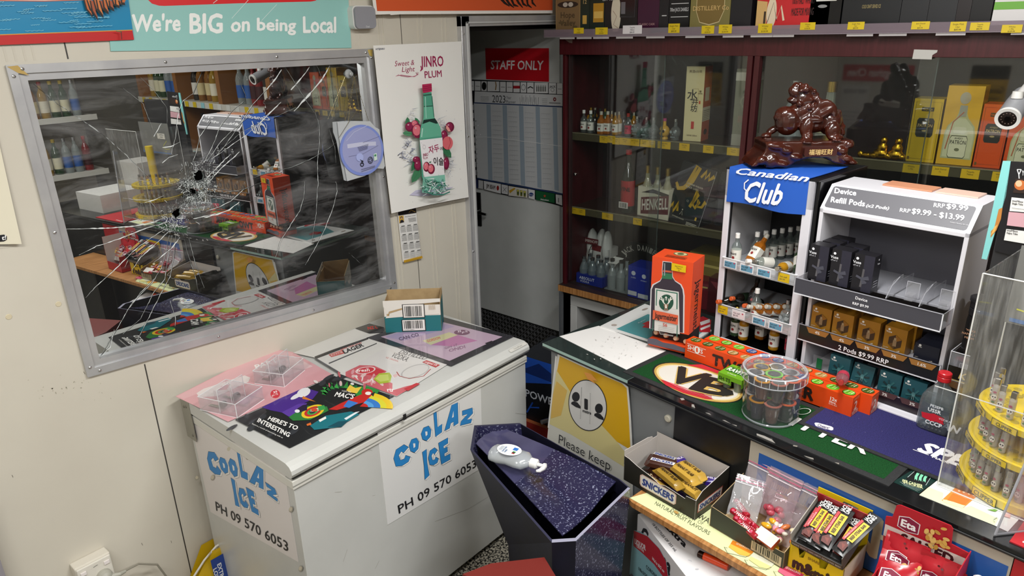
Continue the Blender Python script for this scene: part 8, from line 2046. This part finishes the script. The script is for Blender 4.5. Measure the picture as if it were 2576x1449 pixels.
def zipbag(cx, cy, cz, w, h, lean, lab, fill='e6dfe2/t.85', bulge=.022, ang=0, seed=1):
    r = random.Random(seed); Mb = M2 @ Matrix.Translation((cx, cy, cz)) @ Matrix.Rotation(ang, 4, 'Z') @ Matrix.Rotation(lean, 4, 'X')
    t = thing('zip_bag', lab, 'plastic bag', Mb @ V3((0, 0, 0)), 'clear zip bags of sweets')
    b = MB(Mb)
    for sgn in (-1, 1):
        g = []
        for j in range(12):
            row = []
            for i in range(11):
                u, v = i / 10, j / 11
                k = math.sin(math.pi * u) * max(0, math.sin(math.pi * min(1, v / .8)) if v < .8 else 0)
                row.append(((u - .5) * w + r.gauss(0, .0007), sgn * (bulge * k + .0006) + r.gauss(0, .0026) * (.4 + k), v * h))
            g.append(row if sgn < 0 else row[::-1])
        b.sheet(g, fill)
    b.obj('film', t)
    for k, c in ((.86, 'c05a7a/r.3'), (.93, 'd9a9b6/r.3'), (.80, 'e2dade/r.3')):
        b = MB(Mb).box((-w / 2, -.0016, h * k), (w / 2, .0016, h * k + .002), c); b.obj('zip_strip', t, 'pink zip strip')
zipbag(.06, .06, .03, .085, .12, -.7, 'clear crumpled zip bag with little inside at the front of the sweets box', 'ececee/t.8', .014, .3, 3)
zipbag(.13, .105, .045, .10, .14, -.35, 'clear zip bag of dark pink sweets standing at the back', 'e6d2d8/t.85', .02, 0, 5)
zipbag(.178, .055, .02, .10, .15, -.9, 'clear zip bag of mixed sweets slumping over the box corner', 'ecdfe2/t.86', .022, .2, 7)
zipbag(.06, .125, .05, .10, .13, -.25, 'clear zip bag standing against the blue sign', 'e6dfe6/t.85', .01, 0, 9)
zipbag(.20, .12, .05, .10, .13, -.3, 'clear zip bag behind the slumping one', 'e6dfe6/t.85', .01, 0, 11)
def roll(x, y, z, ang, lab):
    Mr = M2 @ Matrix.Translation((x, y, z)) @ Matrix.Rotation(ang, 4, 'Z')
    b = MB(Mr).lathe([(.007, 0), (.0095, .003), (.0095, .072), (.007, .075)], 'a01a2a/r.25', n=14, axis=(1, 0, 0)); P = b.panel((0, -.0055, .0082), (1, 0, 0), (0, .83, .55)); P.line('HALLS', .026, -.003, .009, 'dfd2d2', .05); P.stroke([(.018, -.003), (.024, .003), (.02, .006)], .002, 'dfd2d2'); P.disc(.058, .001, .005, .004, 'c9506a', 10); P.disc(.012, .0, .005, .004, 'c9506a', 10)
    b.obj('sweet_roll', None, lab, 'sweet roll', 'red rolls of sweets')
for x, y, z, a, l in ((.012, .10, .045, -.5, 'red roll of sweets at the box corner under the brown flap'), (.03, .055, .045, -.2, 'red roll of sweets in the row nearest the box front'), (.055, .035, .044, -.25, 'second red roll of sweets toward the barcode'), (.075, .022, .050, -.3, 'red roll of sweets lying on top of the others by the barcode'), (.03, .03, .025, -.2, 'red rolls of sweets lying underneath'), (.07, .05, .030, -.25, 'red rolls of sweets lying underneath'), (.05, .07, .035, -.3, 'red rolls of sweets lying underneath')): roll(x, y, z, a, l)
carton(M2 @ Matrix.Translation((.135, .008, .040)) @ Matrix.Rotation(-.15, 4, 'Z') @ Matrix.Rotation(.5, 4, 'X'), .062, .035, .012, 'c04a1e/r.4', (), (), 'small orange packet with barcode in the sweets box', 'small_packet', 'packet', top='d2cdc6')
# ---- yellow chocolate box holding the jerky tray
W3, D3 = .142, .132
M3 = cart(1.079, -.146, W3, D3, .03)
ym = thing('yellow_box', 'yellow peanut chocolate display box with a grey tray of jerky in it', 'display box', M3 @ V3((W3 / 2, D3 / 2, 0)))
YE = 'd2b314/r.4'
b = MB(M3)
b.box((0, 0, 0), (W3, D3, .002), YE).box((0, 0, 0), (.002, D3, .07), YE).box((W3 - .002, 0, 0), (W3, D3, .08), {'+x': 'c9bfae', '*': 'card'}).box((0, D3 - .003, 0), (W3, D3, .185), YE)
b.ext([(0, 0), (W3, 0), (W3, .078), (W3 * .72, .074), (W3 * .68, .05), (W3 * .58, .046), (W3 * .55, .07), (W3 * .3, .073), (W3 * .27, .05), (W3 * .2, .046), (W3 * .16, .072), (0, .078)], (0, 0, 0), (1, 0, 0), (0, 0, 1), .002, YE)
P = b.panel((0, -.0005, 0), (1, 0, 0), (0, 0, 1)); P.line("m&m's", .012, .008, .036, '2a1710', .08, W3 * .8); P.line('SHARE', .05, .055, .008, '8a6a14', .03)
P = b.panel((0, D3 - .0035, 0), (1, 0, 0), (0, 0, 1)); P.disc(.022, .163, .020, .008, '6a5010', 20); P.disc(.022, .163, .019, .007, 'e0d6a0', 20); P.line('PEANUT', .022, .160, .007, '2a2010', .03, .034, 'c'); P.line('12 x 46g Bags', .085, .160, .007, '5a4810', .01, .052); P.line("m&m's", .03, .118, .034, '2a1710', .09, .10)
b.obj('box_body', ym)
M4 = M3 @ Matrix.Translation((.006, -.008, .080)) @ Matrix.Rotation(.32, 4, 'X')
jw, jd = .134, .145
jt = thing('jerky_tray', 'grey and red tray of beef bars propped in the yellow box', 'display box', M4 @ V3((jw / 2, jd / 2, 0)))
b = MB(M4); GYB = '55534f/r.45'
b.box((0, 0, 0), (jw, jd, .002), GYB).box((0, 0, 0), (jw, .002, .018), '3a3a3a/r.4').box((0, 0, 0), (.002, jd, .045), {'-x': '6a6864/r.5', '*': 'a39d94/r.5'}).box((jw - .002, 0, 0), (jw, jd, .045), '4a4844/r.45').box((0, jd - .002, 0), (jw, jd, .06), 'a01a24/r.4')
P = b.panel((0, -.0004, 0), (1, 0, 0), (0, 0, 1)); P.line('MADE WITH 100% NEW ZEALAND BEEF', .004, .006, .006, 'c9c4bc', .01, jw * .94)
b.obj('tray_body', jt)
def stick(x, y, z, ang, tilt, lab, L=.14, W=.034):
    Ms = M4 @ Matrix.Translation((x, y, z)) @ Matrix.Rotation(ang, 4, 'Z') @ Matrix.Rotation(tilt, 4, 'X')
    b = MB(Ms); g = []
    for j in range(9):
        v = j / 8; k = .15 + .85 * math.sin(math.pi * min(1, max(0, (v * 1.1 - .05))))
        g.append([((u - .5) * W, v * L, .008 * k * math.sin(math.pi * u) + .001 * (j % 2)) for u in (0, .15, .35, .5, .65, .85, 1)])
    b.sheet(g, '2b2a2a/r.3'); b.sheet([[(W / 2, 0, 0), (-W / 2, 0, 0)], [(W / 2, L, 0), (-W / 2, L, 0)]], '2b2a2a/r.3')
    P = b.panel((0, 0, .0092), (0, 1, 0), (-1, 0, 0))
    P.rect(L * .28, -W * .36, L * .72, W * .14, 'd0ad16/r.35'); P.rect(L * .24, W * .18, L * .74, W * .38, 'b02a32/r.35'); P.line('BEEF STEAK BAR', L * .31, -W * .2, W * .22, '1f1a10', .04, L * .38); P.line('ORIGINAL FLAVOUR', L * .27, W * .22, W * .1, 'e0cfcf', 0, L * .4)
    P.poly([(L * .05, -W * .35), (L * .2, -W * .3), (L * .24, W * .05), (L * .16, W * .3), (L * .07, W * .2)], '5a241c/r.5'); P.poly([(L * .08, -W * .2), (L * .18, -W * .15), (L * .17, W * .15)], '743428/r.5'); P.line('JACK', L * .76, 0, W * .28, 'dcdad6', .04, L * .17); P.line('LINKS', L * .76, -W * .3, W * .26, 'dcdad6', .04, L * .17)
    b.obj('jerky_bar', None, lab, 'jerky bar', 'beef bars in the grey tray')
for i in range(6): stick(.026 + .027 * (i % 4), .01, .006 + .007 * (i // 4) + .003 * i, .02, .03, 'beef bars lying under the top ones in the grey tray')
stick(.030, .012, .030, -.02, .06, 'beef bar lying along the tray side next to the sweets'); stick(.058, .006, .028, -.05, .02, 'beef bar half hidden between the two top ones'); stick(.078, .010, .036, -.03, .08, 'beef bar lying on top in the middle of the tray', .15, .038); stick(.115, .012, .042, -.22, .08, 'beef bar sticking out over the tray side toward the nut bags', .15)
# ---- red nut bags box
W5, D5_ = .165, .135
M5 = cart(1.285, -.165, W5, D5_, .06)
et = thing('nut_box', 'red display box with rounded header full of salted nut bags', 'display box', M5 @ V3((W5 / 2, D5_ / 2, 0)))
RD = 'a81826/r.35'
b = MB(M5)
b.box((0, 0, 0), (W5, D5_, .002), RD).box((0, 0, 0), (.002, D5_, .10), RD).box((W5 - .002, 0, 0), (W5, D5_, .205), {'*': RD, '-x': 'c9c2bc'}).box((0, 0, 0), (W5, .002, .05), RD)
hd = [(-.01, 0), (W5 + .0, 0), (W5, .20), (.125, .205), (.122, .245), (.116, .252), (.006, .252), (-.002, .246), (-.006, .21), (-.02, .205), (-.02, .19)]
b.ext(hd, (0, D5_ - .006, 0), (1, 0, 0), (0, 0, 1), .003, RD)
P = b.panel((0, D5_ - .0064, 0), (1, 0, 0), (0, 0, 1))
P.poly([(.008, .222), (.030, .230), (.056, .222), (.056, .192), (.030, .186), (.008, .192)], 'd9d2d2'); P.poly([(.010, .2205), (.030, .228), (.054, .2205), (.054, .1935), (.030, .188), (.010, .1935)], '7a1436'); P.line('Eta', .032, .198, .020, 'e6e0e0', .04, None, 'c'); P.rect(-.018, .15, W5, .184, 'c9b8b0'); P.line('SALTED', .02, .155, .025, '3a1216', .06)
r = random.Random(3)
for i in range(18): P.disc(.092 + r.gauss(0, .014), .205 + r.gauss(0, .013), .0075, .0048, r.choice(('c99a4a', 'b8883a', 'd2aa62')), 12, r.random() * 3)
P.disc(.105, .240, .007, .004, 'c99a4a', 12, .4)
b.obj('box_body', et)
def nutbag(x, y, z, lean, lab, seed, ang=0, w=.09, h=.13):
    Mb = M5 @ Matrix.Translation((x, y, z)) @ Matrix.Rotation(ang, 4, 'Z') @ Matrix.Rotation(lean, 4, 'X'); r = random.Random(seed)
    b = MB(Mb)
    for sgn in (-1, 1):
        g = []
        for j in range(12):
            v = j / 11
            row = []
            for i in range(9):
                u = i / 8
                k = math.sin(math.pi * u) ** .7 * math.sin(math.pi * min(1, v / .88)) ** .6 if v < .88 else 0
                row.append(((u - .5) * w * (1 - .05 * k), sgn * (.016 * k + .0007) + r.gauss(0, .0011), v * h))
            g.append(row if sgn < 0 else row[::-1])
        b.sheet(g[:6] if sgn < 0 else g, 'cbc2ba/r.25' if sgn < 0 else 'a51a26/r.22')
        if sgn < 0: b.sheet(g[5:], 'a51a26/r.22')
    P = b.panel((0, -.0185, 0), (1, 0, 0), (0, 0, 1))
    P.poly([(-.032, .086), (-.010, .093), (.012, .086), (.012, .062), (-.010, .057), (-.032, .062)], 'd9d2d2'); P.poly([(-.030, .085), (-.010, .0915), (.010, .085), (.010, .0632), (-.010, .0585), (-.030, .0632)], '7a1436'); P.line('Eta', -.010, .067, .015, 'e6e0e0', .04, None, 'c')
    P.line('Honey', -.036, .040, .016, 'a8502a', .04); P.line('Roasted', -.036, .024, .012, 'a82a2a', .03)
    for i in range(9): P.disc(.026 + r.gauss(0, .008), .056 + r.gauss(0, .009), .006, .004, r.choice(('c99a4a', 'b8883a', 'd2aa62')), 10, r.random() * 3)
    P.disc(.0, .116, .003, .003, '5a0c14', 10)
    b.obj('nut_bag', None, lab, 'snack bag', 'red nut bags in the display box')
nutbag(.045, .10, .05, -.12, 'red nut bag at the back of the box under the header', 1); nutbag(.118, .095, .045, -.12, 'red nut bag at the back of the box beside its side wall', 2)
nutbag(.040, .075, .055, -.45, 'red nut bag in the middle row with a shiny crumpled top', 3, .1); nutbag(.122, .045, .045, -.62, 'red nut bag in the front row nearest the pump bottle', 4, -.05); nutbag(.042, .025, .030, -.62, 'red nut bag in the front row nearest the jerky tray', 5, .05)
# ---- pump bottle at the end
p = MK @ V3((1.478, -.07, ZC0))
pb = thing('pump_bottle', 'dark bottle with white pump head beside the red nut box', 'bottle', p)
b = MB(frame(p, KA)).lathe([(.034, 0), (.037, .004), (.037, .10), (.030, .118), (.016, .126)], '2c3136/t.3', n=24); b.obj('bottle_body', pb)
b = MB(frame(p, KA)); b.lathe([(.0185, .124), (.019, .126), (.019, .146), (.015, .150)], 'd6d2ce/r.35', n=22); b.lathe([(.006, .15), (.006, .170), (.011, .172), (.0125, .180), (.008, .184)], 'd6d2ce/r.35', n=16)
b.tube([(0, 0, .178), (.018, -.006, .182), (.036, -.012, .176), (.046, -.016, .168)], [.0095, .008, .0065, .004], 'd6d2ce/r.35', 12); b.obj('pump_head', pb, 'white pump head')
# ---- beer carton under the plank, with the lighter on it
a0, a1 = onz(*fp(C7, 240, 870), .58), onz(*fp(C7, 690, 1449), .58)
ang = math.atan2(a1.y - a0.y, a1.x - a0.x)
MC2 = frame((a0.x, a0.y, 0), ang)
cwid, cdep = .40, .18
cb = thing('beer_carton', 'white beer carton standing under the end of the plank', 'carton', MC2 @ V3((cwid / 2, cdep / 2, .33)))
WHC = 'd6d4d4/r.35'
b = MB(MC2).box((0, 0, .33), (cwid, cdep, .58), WHC)
P = Panel(b, MC2 @ V3((0, -.0004, 0)), MC2.to_3x3() @ V3((1, 0, 0)), (0, 0, 1), C7)
P.text('Corona', (265, 1095), (540, 1449), (285, 965), '1b1c22', .05)
P.poly([(205, 1020), (260, 1030), (350, 1090), (450, 1200), (510, 1320), (530, 1470), (160, 1470), (185, 1150)], '86b3ba/r.3'); P.poly([(203, 1022), (330, 1075), (440, 1190), (505, 1310), (525, 1455), (490, 1470), (395, 1340), (290, 1240), (200, 1165)], 'b22431/r.3')
P.text('LIQUOR', (214, 1142), (318, 1212), (212, 1092), 'e6dcdc', .04); P.text('CENTRE', (228, 1172), (300, 1228), (228, 1150), 'e6dcdc', .02); P.text("We're BIG on", (375, 1290), (490, 1420), (380, 1265), 'e6dcdc', .03); P.text('CORONA', (322, 1375), (425, 1475), (322, 1340), '22262c', .01); P.text('18x355', (252, 1390), (335, 1470), (252, 1360), '22262c', .01)
P = Panel(b, MC2 @ V3((0, 0, .5804)), MC2.to_3x3() @ V3((1, 0, 0)), MC2.to_3x3() @ V3((0, 1, 0)), C7)
P.text('Extra', (488, 985), (680, 1185), (520, 950), '1b1c22', .05); P.text('18 BOTTLES OF 355 mL', (372, 965), (590, 1225), (392, 955), '2a2a2e', .015); P.disc(795, 1385, 18, 8, 'b9b9bd', 12); P.stroke([(712, 1300), (738, 1306), (742, 1316)], .003, 'c2c2c6')
P = Panel(b, MC2 @ V3((-.0004, 0, 0)), MC2.to_3x3() @ V3((0, -1, 0)), (0, 0, 1)); P.line('Extra', -.2, .36, .05, '1b1c22', .05)
b.obj('carton_body', cb, bevel=.003)
carton(MC2 @ Matrix.Translation((-.02, -.01, 0)), cwid + .03, cdep, .3295, '2a2a2e/r.5', (), (), 'dark plain carton under the white beer carton', 'lower_carton', 'carton')
q0, q1 = onz(*fp(C7, 812, 1240), .592), onz(*fp(C7, 1090, 1365), .592)
lg = thing('orange_lighter', 'orange pocket lighter lying on the white beer carton', 'lighter', q0.lerp(q1, .5) - V3((0, 0, .011)))
b = MB().lathe([(.010, 0), (.011, .003), (.011, (q1 - q0).length * .82), (.009, (q1 - q0).length * .84)], 'cf4218/r.25', q1, 16, q0 - q1); b.obj('lighter_body', lg)
b = MB().lathe([(.0105, (q1 - q0).length * .84), (.0105, (q1 - q0).length), (.007, (q1 - q0).length * 1.03)], '3a2a24/m/r.3', q1, 14, q0 - q1); b.obj('metal_hood', lg)
# ---- red carton on the floor in front of the bin
zr = .64
pts = [onz(*fp((1080, 1300, 2.576), *p_), zr) for p_ in ((215, 372), (400, 302), (745, 262), (1010, 700))]
pts = [V3((p_.x, p_.y, zr)) for p_ in pts]
b = MB(); c_ = sum(pts, V3()) / 4
b.hexa([(p_.x, p_.y, .001) for p_ in pts] + [tuple(p_) for p_ in pts], '6a1c14/r.5')
b.obj('red_carton', None, 'dark red carton on the speckled floor at the foot of the blue bin', 'carton')
# ---- drinks boxes in the gap by the door
for i, (x0, y0, w_, d_, z0_, z1_, c, l, art_) in enumerate(((2.24, 1.60, .30, .26, .30, .62, '12151c/r.35', 'black and blue sports drink carton in the gap between freezer and counter', [('p', [(0, .55), (.5, .7), (1, .5), (1, 1), (0, 1)], '1c50b4'), ('p', [(0, .75), (.3, .95), (.6, .8), (1, 1), (1, .85), (.5, .72)], '0c2a6a'), ('t', 'POWERADE.', .5, .36, .12, 'd0d4dc', .9), ('r', .55, .2, .95, .3, 'd0d4dc'), ('s', [(.1, .1), (.2, .3), (.15, .2), (.3, .25)], .02, '1c50b4')]), (2.22, 1.58, .34, .3, .0, .298, '8a4a26/r.6', 'brown and red carton under the sports drink carton', [('p', [(0, .3), (.6, .4), (.6, 1), (0, 1)], 'a02a22'), ('r', .65, .2, 1, .9, 'b08a5a')]))):
    carton(frame((x0, y0 + .32, z0_ + .001), -math.pi / 2 + .05), w_ + .06, d_, z1_ - z0_, c, art_, (), l, 'drinks_carton', 'carton')
b = MB().cyl((1.995, 1.60, .50), (2.19, 1.52, .50), .010, 'b9b9bb/m/r.25', n=12); b.cyl((2.19, 1.52, .0), (2.19, 1.52, .51), .010, 'b9b9bb/m/r.25', n=12); b.obj('chrome_rail', None, 'short chrome rail between freezer and counter', 'rail')
# ================================================================ the rest of the shop, seen in the mirror glass and cabinet panes
for lx, ly, pw in LAMPS:
    t = thing('batten_light', 'long white fluorescent ceiling light over the shop floor', 'ceiling light', (lx, ly, LAMP_Z), 'ceiling lights')
    b = MB().box((lx - .64, ly - .06, LAMP_Z), (lx + .64, ly + .06, ZC - .001), 'd9d9d6/r.4'); b.obj('housing', t)
    b = MB().box((lx - .61, ly - .05, LAMP_Z - .035), (lx + .61, ly + .05, LAMP_Z - .0005), 'fff6e8/e6'); b.obj('diffuser', t)
# open shelves of spirits continuing past the cabinet
MS = MCB @ Matrix.Translation((2.40, 0, 0))
sh = thing('spirit_shelves', 'wooden spirit shelves past the cabinet seen in the mirror glass', 'shelves', MS @ V3((1.1, .18, 0)))
WD = '8a5a2c/r.5'
b = MB(MS)
for x in (0, .75, 1.5, 2.25): b.box((x, 0, 0), (x + .06, .36, 2.3), WD)
b.box((0, .345, 0), (2.31, .36, 2.3), '3a2a1c/r.6'); b.obj('frame', sh)
RZ = (.62, 1.05, 1.48, 1.9)
for z in RZ:
    b = MB(MS).box((0, -.01, z - .025), (2.31, .345, z), 'b9b4a4/r.5').box((0, -.014, z - .045), (2.31, -.010, z + .004), 'c9c6bc/r.4')
    P = b.panel((0, -.0145, 0), (1, 0, 0), (0, 0, 1)); r = random.Random(int(z * 100))
    for i in range(16): x = .05 + i * .14; P.rect(x, z - .043, x + .06, z + .002, r.choice(('cfb312', '8fc4cc', 'd6d6d0', 'cfb312')))
    b.obj('shelf_board', sh)
BT = []
for col, cap, lab in (('8a5a1e/t.3', '1a1a1a', 'c9b98a'), ('17120f/r.1/c', '1a1a1a', 'd2cec4'), ('7a1418/r.15/c', 'a01a1e', '3a0c10'), ('b9c2c0/t.6', 'b9b9bc/m', '2a5aa0'), ('2a4a2c/t.3', 'a08a3a', 'd6d0b0'), ('b08a2a/t.4', '7a1a1a', 'd9d2bc')):
    t = thing('spirit_bottle', None, 'bottle', (0, 0, 0))
    b = MB().lathe([(.036, 0), (.038, .01), (.038, .19), (.030, .22), (.015, .25), (.014, .29)], col, n=14); b.obj('glass_body', t)
    b = MB().lathe([(.0165, .285), (.0165, .315)], cap, n=12); b.obj('cap', t)
    b = MB().lathe([(.0387, .05), (.0387, .15)], lab, n=14); b.obj('label_band', t)
    BT.append(t)
r = random.Random(9)
nm = ('amber', 'black', 'red', 'clear', 'green', 'golden')
for zi, z in enumerate(RZ[1:]):
    for i in range(21):
        x = .105 + i * .105
        if abs((x + .345) % .75 - .375) < .075: continue
        k = (i // 2 + zi) % 6
        put(BT[k], MS @ V3((x, .10 + r.uniform(0, .03), z + .001)), '%s spirit bottles on the %s shelf past the cabinet' % (nm[k], ('lowest', 'middle', 'top')[zi]), 'spirit bottles on the shelves', -math.pi / 2)
PROTO += BT
# far shelving along the end wall
MF = frame((2.9, Y0 + .42, 0), math.pi)
t = thing('wine_shelves', 'white shelving of wine bottles along the far end wall', 'shelves', (1.4, Y0 + .2, 0))
b = MB().box((-.6, Y0 + .01, 0), (2.6, Y0 + .04, 2.2), 'b0aca4'); b.obj('back_panel', t)
for z in (.35, .85, 1.35, 1.85):
    b = MB().box((-.6, Y0 + .04, z - .03), (2.6, Y0 + .40, z), 'c9c6be/r.5'); b.box((-.6, Y0 + .40, z - .04), (2.6, Y0 + .405, z + .01), 'd6d4cc'); b.obj('shelf_board', t)
wine = []
for z in (.85, 1.35, 1.85):
    for i in range(26):
        k = (i * 5 + i // 3 + int(z * 2)) % 6
        put(BT[k], (.35 + i * .085, Y0 + .30, z + .001), '%s bottles on the white shelving along the far wall' % nm[k], 'bottles on the far shelving', math.pi)
# wall signs that show as reflections in the cabinet panes
def unfold(px, py, X=X0 + .003):
    p = onx(px, py, 6.0 - X); return p.y, p.z
(y0, z0_), (y1, z1_) = unfold(2115, 203), unfold(2300, 165)
b = MB(); P = Panel(b, (X0 + .004, 0, 0), (0, 1, 0), (0, 0, 1)); ya, yb = min(y0, y1), max(y0, y1)
b.ext([(ya, z0_), (yb, z0_), (yb, z1_), (ya, z1_)], (X0 + .004, 0, 0), (0, 1, 0), (0, 0, 1), .002, 'b01f30/r.4'); P.line('Zhengshan Chen', (ya + yb) / 2, z0_ + (z1_ - z0_) * .3, (z1_ - z0_) * .48, 'e0d6d6', .02, (yb - ya) * .86, 'c'); b.obj('licence_sign', None, 'red name sign on the wall facing the cabinet, reflected in its panes', 'sign')
b = MB(); yc = yb - (yb - ya) * .42
b.ext([(yc, z0_ - .72), (yb, z0_ - .72), (yb, z0_ - .04), (yc, z0_ - .04)], (X0 + .004, 0, 0), (0, 1, 0), (0, 0, 1), .001, 'c9c6c2/r.5'); P = Panel(b, (X0 + .0044, 0, 0), (0, 1, 0), (0, 0, 1)); P.line('FREE WATER', (yc + yb) / 2, z0_ - .12, .04, '55555a', .02, (yb - yc) * .8, 'c')
for i in range(9): P.stroke([(yc + .05, z0_ - .3 - i * .04), (yb - .05, z0_ - .3 - i * .04)], .008, '8a8a8e', i == 0)
b.obj('notice_sheet', None, 'white printed notice on the wall below the red name sign', 'notice')
(y0, z0_), (y1, z1_) = unfold(2420, 300), unfold(2545, 165)
b = MB(); ya, yb = min(y0, y1), max(y0, y1); P = Panel(b, (X0 + .0044, 0, 0), (0, 1, 0), (0, 0, 1))
b.ext([(ya, z0_), (yb, z0_), (yb, z1_), (ya, z1_)], (X0 + .004, 0, 0), (0, 1, 0), (0, 0, 1), .001, 'c79a1a/r.5'); P.rect(ya, z1_ - (z1_ - z0_) * .25, yb, z1_, '1a1714'); P.line('Gone too far', (ya + yb) / 2, z0_ + (z1_ - z0_) * .5, (z1_ - z0_) * .12, '2a2010', .03, (yb - ya) * .85, 'c')
for i in range(3): P.stroke([(ya + .05, z0_ + (z1_ - z0_) * (.4 - i * .08)), (yb - .05, z0_ + (z1_ - z0_) * (.4 - i * .08))], .012, '6a5010', i == 0)
b.obj('warning_poster', None, 'yellow warning poster on the wall facing the cabinet', 'poster')
clear_protos(PROTO)
